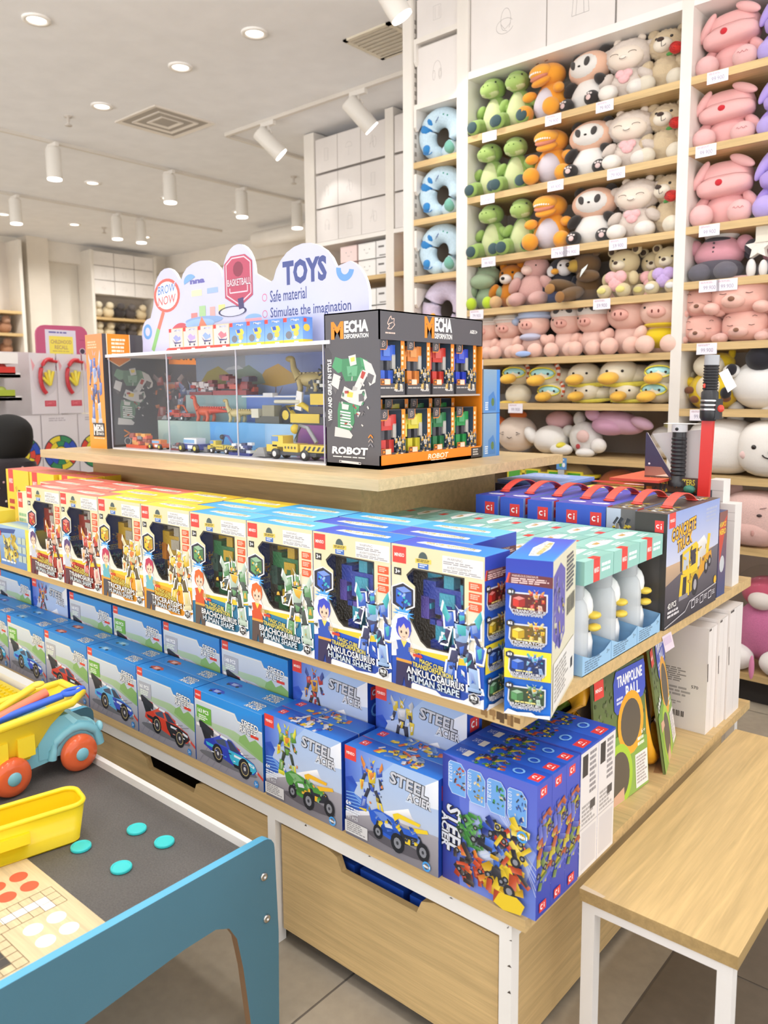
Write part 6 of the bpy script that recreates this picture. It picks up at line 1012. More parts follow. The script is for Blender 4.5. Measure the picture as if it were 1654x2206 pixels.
# ---------------- play table
BLUE=0x487486; EDGE=0x5FB0D4
def panel(e,x0,x1,ya,yb,zt):
    n=8; P=[(ya,0),(ya+.10,0)]
    P+=[(ya+.12,.15),(ya+.16,.28)]+[(ya+.2+.03*i,.31+.035*math.sin(math.pi*i/12)) for i in range(3)]+[(yb-.25,.352),(yb-.17,.352)]+[(yb-.135,.335),(yb-.115,.30),(yb-.10,.22),(yb-.075,0),(yb,0),(yb+.006,.25),(yb,zt-.03)]+[(yb-.03+.03*math.cos(R(a)),zt-.03+.03*math.sin(R(a))) for a in(20,45,70,90)]+[(ya+.03,zt),(ya,zt-.03)]
    m=MB(); m.prism(P,x0,x1,'x',BLUE,'paint',[0x8A6A4C if i<13 else EDGE for i in range(len(P))]); o=m.build('end_panel',e)
    for s,x in((1,x1),):
        for y,z in((yb-.035,zt-.085),(yb-.03,zt-.19),(ya+.035,zt-.085)):
            m=MB(); m.lathe([(0,x+.002),(.004,x+.002),(.004,x+.004),(.009,x+.004),(.009,x)],(0,y,z),0xC8C6C2,'metal',14,'x'); m.build('screw',e)
def play_table():
    e=empty('play_table',(-1.77,.8,0),R(.0),'low childrens play table with dark grey top and blue end panels','table'); ox,oy=-1.77,.8
    panel(e,.44,.46,-.45,.325,.492); panel(e,-.52,-.50,-.45,.30,.492)
    m=MB(); m.box(-.5,-.44,.445,.44,.27,.465,0x5B5754,'grain'); m.build('table_top',e)
    m=MB(); m.box(-.5,.27,.42,.44,.285,.485,0xF2EEEA,'paint'); m.build('rail',e); m=MB(); m.box(-.5,-.455,.42,.44,-.44,.485,0xF2EEEA,'paint'); m.build('rail',e)
    m=MB(); m.box(-.36,-.40,.4652,.438,-.0665,.4662,0xE6CDA2,'wood_x'); cv=topf(m,-.36,.438,-.40,-.0665,.4662,mt='paper',eps=2e-5); X=lambda x:(x+.36)/.798; Y=lambda y:(-.0665-y)/.3335
    def dot(x,y,c): cv.ell(X(x-ox),Y(y-oy),.0185/.798,.0185/.3335,c,24)
    def sq(x0,y0,x1,y1,c): cv.rect(X(x0-ox),Y(y1-oy),X(x1-ox),Y(y0-oy),c)
    def cells(x0,y0,nx,ny,c=.0233,col=0x8A7A5E):
        for i in range(nx+1): cv.line([(X(x0+c*i-ox),Y(y0-oy)),(X(x0+c*i-ox),Y(y0-c*ny-oy))],.0035,col)
        for j in range(ny+1): cv.line([(X(x0-ox),Y(y0-c*j-oy)),(X(x0+c*nx-ox),Y(y0-c*j-oy))],.0035,col)
    for cx,cy,c in((-1.617,.667,0xDC5F40),(-1.427,.655,0xF2F0EE),(-1.617,.48,0x4A8AC8),(-1.427,.48,0x3C3838)):
        for dx in(-.025,.025):
            for dy in(-.0235,.0235): dot(cx+dx,cy+dy,c)
    sq(-1.533,.60,-1.509,.695,0xF6F4F2); sq(-1.509,.672,-1.486,.695,0xF6F4F2); sq(-1.486,.54,-1.39,.562,0x4A4642); sq(-1.533,.40,-1.509,.50,0x4A8AC8); sq(-1.66,.54,-1.556,.562,0xDC5F40)
    cells(-1.556,.719,3,6); cells(-1.486,.585,5,3); cells(-1.556,.509,3,5); cells(-1.672,.585,5,3); m.build('printed_board',e)
play_table()
def token(x,y,label):
    m=MB(); m.lathe([(0,.0),(.0215,0),(.023,.002),(.023,.006),(.0215,.008),(.019,.008),(.018,.0065),(0,.0065)],(0,0,0),0x3CC8C8,'plastic',28,sm=False); tag(m.build('game_token',None,(x,y,.4655)),label,'token','turquoise tokens on the play table')
token(-1.641,.833,'turquoise round token nearest the yellow bin'); token(-1.608,.956,'turquoise token farthest out towards the island'); token(-1.511,.967,'turquoise token nearest the far table corner'); token(-1.498,.849,'turquoise token nearest the printed game board')
def bin_():
    e=empty('yellow_bin',(-1.752,.65,.4655),R(-12),'open yellow plastic bin with lipped rim on the play table','bin'); L,Wd,H=.46,.10,.098
    def rr(w,l,r,n=5): return [(sx*(w/2-r)+r*math.cos(R(a+q*90/n)),sy*(l/2-r)+r*math.sin(R(a+q*90/n))) for sx,sy,a in((1,1,0),(-1,1,90),(-1,-1,180),(1,-1,270)) for q in range(n+1)]
    def skin(m,secs,col):
        V=[];n=None
        for w,l,r,z in secs: p=rr(w,l,r); n=len(p); V+=[(a,b,z) for a,b in p]
        m.add(V,[(k*n+i,k*n+(i+1)%n,(k+1)*n+(i+1)%n,(k+1)*n+i) for k in range(len(secs)-1) for i in range(n)],col,'plastic',True); m.add(V[:n],[tuple(range(n))],col,'plastic')
    m=MB(); Y=0xF0D21E; skin(m,[(Wd-.022,L-.03,.022,.004),(Wd-.024,L-.032,.022,.0),(Wd,L-.004,.03,H-.008)],Y); skin(m,[(Wd-.028,L-.036,.02,.006),(Wd-.006,L-.01,.028,H-.002)],Y); m.build('tub',e)
    m=MB(); V=[]; P=rr(Wd-.004,L-.008,.029); m.tube([(a,b,H-.004) for a,b in P],.006,Y,'plastic',8,closed=True); m.build('rim',e)
    m=MB(); m.box(Wd/2-.012,-.16,H-.055,Wd/2+.006,.1,H-.03,Y,'plastic'); m.build('grip_ledge',e,bev=.004)
bin_()
def toy_truck():
    e=empty('toy_dump_truck',(-2.075,.84,.4655),0,'toy dump truck with yellow bed, blue cab and orange wheels','toy truck'); B=0x7FBCCB; Yl=0xF0D332; O=0xE0653A
    m=MB(); m.prism([(-.3,.045),(-.29,.09),(.08,.10),(.13,.11),(.13,.05),(.02,.042)],-.06,.06,'x',B,'plastic'); m.box(.055,-.0-.02,.035,.078,.03,.075,B,'plastic'); m.build('chassis',e,bev=.006)
    m=MB(); m.prism([(.08,.06),(.08,.165),(.165,.165),(.19,.14),(.235,.122),(.25,.09),(.245,.055),(.2,.05)],-.062,.062,'x',B,'plastic'); m.build('cab',e,bev=.012)
    for s in(-1,1):
        m=MB(); m.tube([(s*.06,.185+.07*math.cos(R(a)),.05+.07*math.sin(R(a))) for a in range(0,181,20)],.013,B,'plastic',10); m.build('fender',e)
    m=MB(); m.prism([(.155,.162),(.168,.165),(.192,.138),(.18,.13)],-.05,.063,'x',0x9AD2DE,'plastic'); m.ell((.0,.255,.085),(.055,.014,.022),0x8CC8D6,'plastic',12,8); m.ell((.05,.262,.095),(.013,.01,.016),0x9AD4E2,'plastic',10,6); m.build('grille',e,bev=.003)
    m=MB(); secs=[(-.06,-.3,.06,.07,.075),(-.075,-.35,.075,.13,.15),(-.085,-.37,.085,.215,.205)]
    def loop(x0,y0,x1,y1,z): return [(x0,y0,z),(0,y0,z),(x1,y0,z),(x1,(y0+y1)/2,z-.012 if z>.15 else z),(x1,y1*.8,z),(x1*.7,y1,z+.01 if z>.15 else z),(-x1*.7,y1,z+.01 if z>.15 else z),(x0,y1*.8,z),(x0,(y0+y1)/2,z-.012 if z>.15 else z)]
    V=[];[V.extend(loop(*s)) for s in secs]; n=9; m.add(V,[(k*n+i,k*n+(i+1)%n,(k+1)*n+(i+1)%n,(k+1)*n+i) for k in range(2) for i in range(n)],Yl,'plastic',True); m.add(V[:n],[tuple(range(n))],Yl,'plastic'); m.tube(loop(-.083,-.365,.083,.212,.2),.011,Yl,'plastic',10,closed=True); o=m.build('dump_bed',e)
    for i in range(5): m=MB(); m.box(.063,-.26+i*.07,.09,.078,-.215+i*.07,.145,Yl,'plastic'); m.build('bed_panel',e,bev=.006)
    for y in(.185,-.0,-.2):
        for s in(-1,1):
            w=empty('wheel',(s*.075,y,.051)); w.parent=e; m=MB(); m.lathe([(.0,-.018),(.03,-.02),(.046,-.015),(.051,-.004),(.051,.004),(.046,.015),(.03,.02),(0,.018)],(0,0,0),O,'gloss',28,'x'); m.build('tyre',w); m=MB(); m.lathe([(0,.023),(.016,.023),(.018,.02),(.018,0)] if s>0 else [(0,-.023),(.016,-.023),(.018,-.02),(.018,0)],(0,0,0),B,'plastic',18,'x'); m.build('hub',w)
    X,Y,Z=-2.075,.84,.4655
    def sand(nm,pts,r,c,label,loop_=None):
        t=empty(nm,(X,Y,Z),0,label,'sand toy','sand toys in the truck bed'); m=MB(); m.tube(pts,r,c,'plastic',10); m.build('handle',t); return t
    t=sand('sand_rake',[(-.01,-.14,.165),(.03,.08,.2),(.042,.165,.212)],[.012,.011,.010],0x2F62D8,'blue handled sand tool with ring end lying in the truck bed'); m=MB(); m.tube([(.045+.014*math.cos(R(a)),.193+.028*math.sin(R(a)),.216) for a in range(0,360,24)],.008,0x2F62D8,'plastic',8,closed=True); m.build('ring_end',t)
    t=sand('sand_shovel',[(.01,-.1,.165),(.012,.03,.195),(.012,.135,.222)],[.014,.015,.013],0xF07A5A,'coral orange sand shovel lying in the truck bed'); m=MB(); m.ell((.02,-.16,.165),(.035,.06,.012),0xF0702A,'plastic',14,8); m.build('blade',t)
    t=sand('sand_scoop',[(-.05,-.1,.14),(-.03,.12,.232)],[.009,.011],0xF0D43C,'yellow sand scoop handle leaning out of the truck bed'); m=MB(); m.ell((-.029,.13,.236),(.014,.02,.008),0xF4DC50,'plastic',12,6); m.build('tip',t)
toy_truck()
def table2():
    e=empty('play_table',(-2.9,.9,0),0,'second play table with yellow studded building plate behind the toy truck','table')
    panel(e,.56,.58,-.4,.345,.50); m=MB(); m.box(-.7,-.39,.43,.56,.3,.45,0xE6E0D8,'paint'); m.build('table_top',e); m=MB(); m.box(-.7,.31,.42,.56,.345,.478,0xF2EEEA,'paint'); m.build('rail',e)
    m=MB(); m.box(-.69,-.38,.4502,.54,.295,.462,0xF0D426,'plastic')
    for i in range(26):
        for j in range(20):
            x,y=-.2+i*.028,-.25+j*.0272; m.lathe([(.009,.462),(.009,.470),(0,.470)],(x,y,0),0xF0D426,'plastic',8,sm=False)
    m.build('studded_plate',e); m=MB(); m.box(-.69,.24,.4625,-.3,.295,.466,0xA8D23A,'plastic'); m.build('green_plate',e)
table2()
# ---------------- shopper seen from behind at the picture edge
def person():
    e=empty('person',(-4.45,1.97,0),R(20),'person with straight black bob hair and dark floral top, facing away behind the island','person')
    H=1.34; k=H/1.62; me=bpy.data.meshes.new('body')
    J={'pel':(0,0,.86,.135),'wst':(0,.0,1.02,.115),'chs':(0,.0,1.22,.135),'nkb':(0,.0,1.36,.06),'nck':(0,-.01,1.43,.05),'hed':(0,-.015,1.52,.075),'top':(0,-.01,1.6,.06)}
    V=[];E=[];Rr=[];ix={}
    def v(n,p): ix[n]=len(V); V.append((p[0]*k,p[1]*k,p[2]*k)); Rr.append(p[3]*k)
    for n,p in J.items(): v(n,p)
    for a,b in(('pel','wst'),('wst','chs'),('chs','nkb'),('nkb','nck'),('nck','hed'),('hed','top')): E.append((ix[a],ix[b]))
    for s in(-1,1):
        for n,p in(('sh',(s*.165,0,1.33,.055)),('el',(s*.21,-.02,1.06,.04)),('wr',(s*.2,-.16,.88,.03)),('pa',(s*.2,-.22,.85,.028)),('hp',(s*.085,0,.82,.095)),('kn',(s*.09,-.01,.46,.062)),('an',(s*.09,.02,.08,.042)),('to',(s*.095,-.12,.035,.035))): v(n+str(s),p)
        for a,b in(('chs','sh'),('sh','el'),('el','wr'),('wr','pa'),('pel','hp'),('hp','kn'),('kn','an'),('an','to')): E.append((ix[a if a in ix else a+str(s)],ix[b+str(s)]))
        for q in range(4): v('f%d%d'%(s,q),(s*(.185+.014*q),-.275-.008*(q in(1,2)),.835-.01*q,.009)); v('g%d%d'%(s,q),(s*(.185+.014*q),-.30,.81,.008)); E+= [(ix['pa'+str(s)],ix['f%d%d'%(s,q)]),(ix['f%d%d'%(s,q)],ix['g%d%d'%(s,q)])]
        v('t%d'%s,(s*.17,-.21,.82,.011)); E.append((ix['wr'+str(s)],ix['t%d'%s]))
    me.from_pydata(V,E,[]); me.materials.append(mat('cloth')); o=bpy.data.objects.new('body',me); COL.objects.link(o); o.parent=e
    sk=o.modifiers.new('skin','SKIN'); 
    for i,r in enumerate(Rr): me.skin_vertices[0].data[i].radius=(r,r)
    me.skin_vertices[0].data[0].use_root=True; sb=o.modifiers.new('sub','SUBSURF'); sb.levels=2; sb.render_levels=2
    dg=bpy.context.evaluated_depsgraph_get(); m2=bpy.data.meshes.new_from_object(o.evaluated_get(dg)); m2.name='body'; o.modifiers.clear(); o.data=m2
    ca=m2.color_attributes.new('Col','FLOAT_COLOR','POINT'); 
    for i,vt in enumerate(m2.vertices): ca.data[i].color=lin(0xE0B89C)
    m2.materials.clear(); m2.materials.append(mat('plastic' if False else 'cloth')); [setattr(p,'use_smooth',True) for p in m2.polygons]
    z=1.51*k
    m=MB(); 
    def hair(d): 
        f=1.0+.12*max(0,-d.z); return Vector((d.x*f,d.y*f,d.z*(1.0 if d.z>0 else 1.75)))
    m.ell((0,.012,z+.035),(.102*k*1.5,.105*k*1.4,.105*k*1.15),0x0B0908,'matte',28,18,None,hair); m.build('hair',e)
    m=MB(); m.lathe([(.05*k,1.395*k),(.12*k,1.375*k),(.185*k,1.33*k),(.19*k,1.2*k),(.165*k,1.03*k),(.19*k,.84*k),(.195*k,.8*k)],(0,0,0),0x2B2428,'cloth',28); o=m.build('blouse',e); o.scale=(1.05,.82,1)
    rg=random.Random(2); m=MB()
    for i in range(90):
        a=rg.uniform(0,2*math.pi); zz=rg.uniform(.82,1.33); r=.187 if zz<.9 else .175+.012*(zz>1.15); m.ell((math.cos(a)*r*k*1.05,math.sin(a)*r*k*.83,zz*k),.008*k,rg.choice((0xC8A0A0,0xB88A90,0xD8C8B8)),'cloth',6,4)
    m.build('floral_print',e)['kind']='stuff'
    for s in(-1,1):
        m=MB(); m.tube([(s*.15*k,0,1.345*k),(s*.2*k,-.01*k,1.2*k),(s*.215*k,-.02*k,1.08*k)],[.062*k,.062*k,.058*k],0x2B2428,'cloth',14); m.build('sleeve',e)
        m=MB(); m.tube([(s*.085*k,0,.86*k),(s*.09*k,-.01*k,.46*k),(s*.09*k,.02*k,.10*k)],[.108*k,.078*k,.065*k],0x33363E,'cloth',16); m.build('trouser_leg',e)
        m=MB(); m.ell((s*.093*k,-.04*k,.035*k),(.045*k,.125*k,.04*k),0x2A2624,'cloth',14,8); m.build('shoe',e)
    for q in(-1,1): m=MB(); m.ell((q*.028*k,-.095*k,1.53*k),(.011*k,.006*k,.007*k),0x2A1E18,'gloss',8,6); m.build('eye',e)
    m=MB(); m.ell((0,-.1*k,1.5*k),(.012*k,.014*k,.02*k),0xDDB296,'cloth',10,6); m.build('nose',e); m=MB(); m.ell((0,-.092*k,1.46*k),(.022*k,.006*k,.007*k),0xB86A60,'cloth',10,6); m.build('mouth',e)
person()
# ---------------- plush toys
_pm={}
def ball(col,k='plush',shape='s'):
    key=(col,k,shape)
    if key not in _pm:
        m=MB(); nu,nv=(20,14)
        fn=None
        if shape=='egg': fn=lambda d:Vector((d.x*(1-.22*d.z),d.y*(1-.22*d.z),d.z))
        elif shape=='sq': fn=lambda d:Vector([math.copysign(abs(c)**.72,c) for c in d])
        elif shape=='curl':
            nu,nv=44,30
            def fn(d): n=noise.noise(d*7.5); return d*(.97+.15*abs(n)+.05*noise.noise(d*15))
        elif shape=='shag':
            nu,nv=48,32
            def fn(d): return d*(1+.07*noise.noise(d*9)+.10*noise.noise(d*19))
        m.ell((0,0,0),1,col,k,nu,nv,None,fn); _pm[key]=m.mesh('plush_part')
    return _pm[key]
def part(e,name,col,loc,r,rot=(0,0,0),k='plush',shape='s'):
    r=(r,r,r) if not isinstance(r,tuple) else r
    o=bpy.data.objects.new(name,ball(col,k,shape)); COL.objects.link(o); o.parent=e; o.location=loc; o.scale=r; o.rotation_euler=tuple(R(a) for a in rot); return o
def stroke(e,name,pts,r,col):
    m=MB(); m.tube(pts,r,col,'matte',5); return m.build(name,e)
def seat(s,z,d=.12,rz=0,sc=1.0,label='',group='',name='plush_toy',tilt=0,cat='plush toy',wx=1.06):
    e=empty(name,Wl(s,d,z),YW+R(rz),label,cat,group or None); e.scale=(sc*(wx or 1),sc,sc); e.rotation_euler=(R(tilt),0,YW+R(rz)); return e
def limbs(e,c,feet=None,fr=(.036,.05,.042),fx=.06,fy=-.12,arm=True,ac=None,az=.13,ax=.085,k='plush',shape='s',soles=None):
    for s in(-1,1):
        if arm: part(e,'arm',ac or c,(s*ax,-.045,az),(.027,.03,.05),(25,s*-35,0),k,shape)
        part(e,'foot',feet or c,(s*fx,fy,fr[2]*.95),fr,(8,0,s*-10),k,shape)
        if soles: part(e,'sole',soles,(s*fx*1.02,fy-fr[1]*.8,fr[2]),(fr[0]*.7,.012,fr[2]*.72),(8,0,s*-10))
def eyes(e,x,y,z,r=.007,col=0x241C1A):
    for s in(-1,1): part(e,'eye',col,(s*x,y,z),r,k='gloss')
def dino_g(e,v=0):
    G=0x97B462; L=0xC9D09C; part(e,'body',G,(0,0,.12),(.082,.072,.125),shape='egg'); part(e,'belly',L,(0,-.022,.115),(.066,.06,.108),shape='egg'); part(e,'head',G,(0,-.03,.275),(.066,.075,.058),(-10,0,v*14)); part(e,'snout',0xA4BE6C,(v*.012,-.082,.258),(.058,.045,.043),(0,0,v*14)); part(e,'jaw',L,(v*.012,-.075,.237),(.054,.042,.022),(0,0,v*14))
    for s in(-1,1): part(e,'arm',G,(s*.085,-.03,.155),(.026,.03,.042),(20,s*-40,0)); part(e,'leg',G,(s*.07,-.06,.055),(.042,.075,.05)); part(e,'foot',G,(s*.075,-.125,.042),(.045,.028,.044)); part(e,'sole',0x42585C,(s*.077,-.146,.042),(.033,.014,.034)); part(e,'eye',0x2A3420,(s*.042+v*.01,-.085,.292),.006,k='gloss'); part(e,'nostril',0x5E7E34,(s*.014+v*.014,-.124,.268),.004)
    part(e,'tail',G,(.05,.08,.05),(.04,.09,.035),(0,0,30))
def dino_o(e,v=0):
    O=0xEFA238; L=0xD2CBD4; part(e,'body',O,(0,.01,.125),(.098,.08,.13),shape='egg'); part(e,'belly',L,(-.005,-.028,.11),(.072,.062,.098),shape='egg'); part(e,'head',O,(0,-.0,.28),(.085,.088,.07)); part(e,'upper_jaw',0xF2AC44,(-.018,-.07,.29),(.066,.062,.045),(18,0,-14)); part(e,'mouth',0xD4876E,(-.02,-.075,.262),(.058,.052,.02),(26,0,-14)); part(e,'lower_jaw',O,(-.014,-.068,.235),(.058,.055,.026),(30,0,-14))
    m=MB(); [m.ell((-.02+.052*math.sin(R(a)),-.078-.05*math.cos(R(a)),.272+.0),(.006,.005,.007),0xF6F0E8,'plush',6,4) for a in range(-80,81,13)]; m.build('teeth',e)
    for s in(-1,1): part(e,'arm',O,(s*.095,-.06,.17),(.03,.045,.03),(20,0,s*25)); part(e,'foot',O,(s*.085,-.115,.052),(.044,.055,.052)); part(e,'brow',0x6A4018,(s*.03,-.086,.338),(.012,.004,.003))
    part(e,'tail',O,(.08,.06,.06),(.05,.1,.045),(0,0,40))
def panda(e,v=0):
    W=0xE9E4DE; K=0x35312F; part(e,'body',W,(0,0,.10),(.105,.085,.115),shape='egg'); part(e,'hood',0xE8BBA0,(0,.0,.262),(.122,.10,.098)); part(e,'face',W,(0,-.03,.262),(.098,.082,.078))
    for s in(-1,1): part(e,'ear',K,(s*.082,.0,.338),(.032,.024,.034)); part(e,'eye_patch',0x4C4846,(s*.042,-.104,.27),(.016,.011,.026),(0,s*14,0)); part(e,'arm',K,(s*.098,-.045,.155),(.03,.035,.048),(20,s*-40,0)); part(e,'foot',K,(s*.078,-.105,.042),(.04,.04,.044)); part(e,'paw_pad',0xE8C8C4,(s*.08,-.143,.038),(.014,.006,.016)); [part(e,'toe_pad',0xF0E4E0,(s*.08+q*.014,-.14,.062-abs(q)*.004),.006) for q in(-1,0,1)]
    part(e,'nose',0x33302E,(0,-.113,.252),(.008,.006,.006))
def sheep(e,v=0):
    C=0xEBDCD0; F=0xEFE0D0; part(e,'body',C,(0,0,.10),(.10,.085,.11),k='fur',shape='curl'); part(e,'head',C,(0,.0,.275),(.118,.098,.10),k='fur',shape='curl'); part(e,'face',F,(0,-.05,.255),(.092,.065,.072)); part(e,'muzzle',0xF3E8DA,(0,-.105,.24),(.024,.016,.018))
    for s in(-1,1): part(e,'ear',C,(s*.115,-.01,.315),(.035,.022,.026),(0,s*30,0),k='fur',shape='curl'); part(e,'horn',F,(s*.06,.0,.37),(.022,.02,.022)); part(e,'foot',0xEFE7DE,(s*.072,-.11,.046),(.05,.05,.048)); part(e,'arm',C,(s*.10,-.05,.135),(.03,.036,.05),(20,s*-40,0),k='fur',shape='curl'); stroke(e,'closed_eye',[(s*.045+.02*math.cos(R(a)),-.112,.258+.01*math.sin(R(a))) for a in range(0,181,30)],.0016,0x6A564C)
    stroke(e,'smile',[(.016*math.cos(R(a)),-.121,.236+.008*math.sin(R(a))) for a in range(180,361,30)],.0015,0x6A564C)
    m=MB(); m.ell((-.018,-.088,.15),(.026,.018,.026),0xEDB8BA,'plush',12,8); m.ell((.018,-.088,.15),(.026,.018,.026),0xEDB8BA,'plush',12,8); m.ell((0,-.088,.125),(.03,.018,.032),0xEDB8BA,'plush',12,8); m.build('heart',e)
def rose(e,x,y,z):
    m=MB(); m.ell((x,y,z),(.034,.028,.034),0xC8352E,'plush',14,10); [m.tube([(x+r*math.cos(R(a)),y-.026+.006*(r/.03),z+r*math.sin(R(a))) for a in range(0,300,30)],.004,0xB02A26,'plush',5) for r in(.008,.017,.026)]; m.build('rose',e); m=MB(); m.ell((x-.03,y,z-.025),(.018,.008,.011),0x4E8A44,'plush',8,6); m.build('leaf',e)
def tanbear(e,v=0):
    C=0xE2CBA6; part(e,'body',C,(0,0,.11),(.092,.08,.115),k='fur',shape='shag'); part(e,'head',C,(0,.0,.285),(.092,.085,.088),k='fur',shape='shag'); part(e,'muzzle',0xEFE4D2,(-.004,-.08,.265),(.046,.042,.042)); part(e,'nose',0x4A3C36,(-.006,-.12,.284),(.018,.012,.013))
    for s in(-1,1): part(e,'ear',C,(s*.07,.0,.36),(.03,.022,.032),k='fur',shape='shag'); part(e,'foot',0xE9DDC8,(s*.072,-.11,.05),(.046,.045,.052)); part(e,'arm',C,(s*.095,-.045,.15),(.032,.036,.056),(20,s*-35,0),k='fur',shape='shag')
    eyes(e,.036,-.078,.305,.008); stroke(e,'smile',[(0,-.123,.272),(0,-.122,.255)]+[(.02*math.cos(R(a)),-.117,.255+.012*math.sin(R(a))) for a in range(270,361,30)],.0015,0x3A2E28); rose(e,.07,-.115,.215)
def bunny(e,c,v=0):
    L=mixc(c,0xFFFFFF,.08); part(e,'body',c,(0,.02,.10),(.108,.09,.115),shape='egg'); part(e,'head',c,(0,.015,.27),(.118,.10,.105),shape='sq'); part(e,'muzzle',L,(0,-.035,.226),(.128,.088,.056),(0,-6,0),shape='sq'); part(e,'nose',0xD0323C,(-.008,-.120,.235),(.017,.014,.019))
    part(e,'ear',L,(-.108,-.055,.30),(.024,.028,.085),(0,24,0)); part(e,'ear',L,(.082,-.065,.35),(.066,.028,.027),(0,34,0)); stroke(e,'seam',[(-.115,-.06,.262),(-.06,-.098,.272),(0,-.108,.276),(.06,-.098,.28),(.115,-.06,.278)],.0016,mixc(c,0,.25))
    for s in(-1,1): part(e,'foot',mixc(c,0xFFFFFF,.14),(s*.088,-.10,.062),(.056,.055,.066)); part(e,'arm',c,(s*.118,.0,.13),(.03,.035,.075),(0,s*-25,0))
    stroke(e,'embroidery',[(.068+.006*i,-.155+.0006*abs(i-4),.075+.007*math.sin(i*2.0)) for i in range(9)],.0014,mixc(c,0x8A2030,.45))
def pillow(e,c,ptn):
    m=MB(); P=[(math.sin(R(a))*.098,.0,.15-math.cos(R(a))*.108) for a in range(24,337,12)]; rs=[.045+.014*math.sin(math.pi*i/(len(P)-1)) for i in range(len(P))]; rs[0]=rs[-1]=.04; m.tube(P,rs,c,'plush',16); m.ell(P[0],.045,c,'plush',14,10); m.ell(P[-1],.045,c,'plush',14,10); m.build('cushion',e)
    if ptn:
        for x,z,r,k in((-.092,.19,.03,0x3A86C8),(-.06,.23,.026,0x3A86C8),(-.085,.075,.024,0x3F8ED0),(.06,.07,.03,0x7AB8A8),(.03,.255,.012,0x3A9A88),(.055,.245,.01,0x3A9A88)): part(e,'printed_patch',k,(x,-.03,z),(r*1.2,.03,r*1.35))
        stroke(e,'lettering',[(-.02+.004*i,-.056,.215+.01*(i%2)+.006*i) for i in range(9)],.002,0x3A4AA0); stroke(e,'smile',[(-.075+.03*math.cos(R(a)),-.05,.06+.02*math.sin(R(a))) for a in range(200,341,20)],.003,0x4A90D0)
def croc(e,v=0):
    G=0x93A88A; part(e,'body',G,(0,0,.085),(.075,.07,.09),shape='egg'); part(e,'head',G,(0,-.01,.2),(.075,.07,.055)); part(e,'snout',0x9CB090,(-.01,-.06,.165),(.075,.055,.045)); limbs(e,G,0xBBD63A,(.03,.03,.036),.05,-.115,az=.1)
    for s in(-1,1): part(e,'eye_bump',G,(s*.035,-.03,.245),.02); part(e,'eye',0x33402E,(s*.033,-.05,.248),.005,k='gloss')
def fox(e,v=0):
    O=0xDE8A26; part(e,'body',O,(0,0,.08),(.072,.065,.085),k='fur'); part(e,'head',O,(0,0,.19),(.072,.065,.062),k='fur'); part(e,'muzzle',0xF0E8E0,(-.01,-.06,.165),(.034,.035,.028)); part(e,'nose',0x1E1A1A,(-.012,-.095,.165),(.011,.008,.009),k='gloss'); part(e,'cheek',0xF0E8E2,(.05,-.03,.175),(.03,.03,.03),k='fur'); limbs(e,O,0xECC088,(.036,.036,.036),.05,-.10,az=.1,k='fur'); eyes(e,.03,-.062,.2,.007)
    for s in(-1,1): part(e,'ear',O,(s*.05,0,.245),(.022,.014,.034),(0,s*15,0))
def pig(e,c=0xF0C4B4,hat=None,big=1.0,yellow=False,scarf=None):
    L=mixc(c,0xFFFFFF,.12); part(e,'body',L,(0,.01,.075),(.078,.07,.085)); part(e,'head',c,(0,-.01,.185),(.088*big,.078*big,.07*big)); part(e,'snout',mixc(c,0xE08A80,.35),(-.01,-.082*big,.178),(.036*big,.022*big,.025*big))
    for s in(-1,1): part(e,'nostril',0x7A3E3A,(-.01+s*.012*big,-.102*big,.18),(.004,.004,.008)); part(e,'arm',c,(s*.085,-.04,.09),(.026,.03,.04),(20,s*-30,0)); part(e,'foot',c,(s*.05,-.10,.038),(.04,.036,.04)); part(e,'ear',c,(s*.068*big,0,.245*big),(.026,.012,.028),(0,s*25,0)); part(e,'eye',0x2E2422,(s*.05*big-.006,-.068*big,.20),.0055,k='gloss')
    if yellow: part(e,'romper',0xE8CC2A,(0,-.0,.07),(.082,.074,.06)); part(e,'collar',0xE8CC2A,(0,-.02,.125),(.075,.065,.014))
    if scarf: part(e,'scarf',scarf,(0,-.05,.115),(.06,.05,.022)); part(e,'bow_tie',0xA8C0F0,(0,-.135,.02),(.045,.01,.016))
    if hat is not None:
        h=0xE9E4DC if hat in('panda','cream') else 0xB4C4E2; part(e,'hat',h,(0,-.004,.238),(.092*big,.085*big,.05)); 
        if hat=='panda': [part(e,'hat_ear',0x4A4844,(s*.066,0,.278),(.026,.018,.026)) for s in(-1,1)]; [part(e,'hat_patch',0x4A4A4A,(s*.034,-.083,.245),(.018,.01,.013),(0,s*25,0)) for s in(-1,1)]; part(e,'hat_nose',0x3A3A3A,(0,-.09,.25),.005)
        if hat=='cream': part(e,'hat_top',0xC8B088,(0,-.012,.262),(.07,.07,.034)); part(e,'hat_brim',0xEDE8E0,(0,-.02,.236),(.095,.088,.014))
        if hat=='blue': part(e,'hat_bobble',0xB9CBE8,(-.10,-.02,.21),.026); stroke(e,'hat_band',[(.09*math.sin(R(a)),-.08*math.cos(R(a)),.228) for a in range(-90,91,20)],.012,0xB4C4E2)
def penguin(e,v=0):
    D=0x35363F; part(e,'body',D,(0,.01,.085),(.078,.068,.095)); part(e,'head',D,(0,0,.195),(.074,.068,.06)); part(e,'face',0xEFECEC,(.025,-.035,.195),(.046,.04,.044)); part(e,'beak',0xEFA83A,(-.01,-.072,.175),(.02,.022,.016)); part(e,'cheek',0xE8E6E6,(-.04,-.05,.18),(.024,.02,.03)); part(e,'wing',D,(-.08,-.02,.09),(.02,.035,.06)); part(e,'wing',D,(.08,-.02,.09),(.02,.035,.06)); part(e,'trousers',0x3A4674,(0,-.02,.035),(.085,.075,.04)); part(e,'eye',0x1E1E22,(.022,-.074,.205),.006,k='gloss')
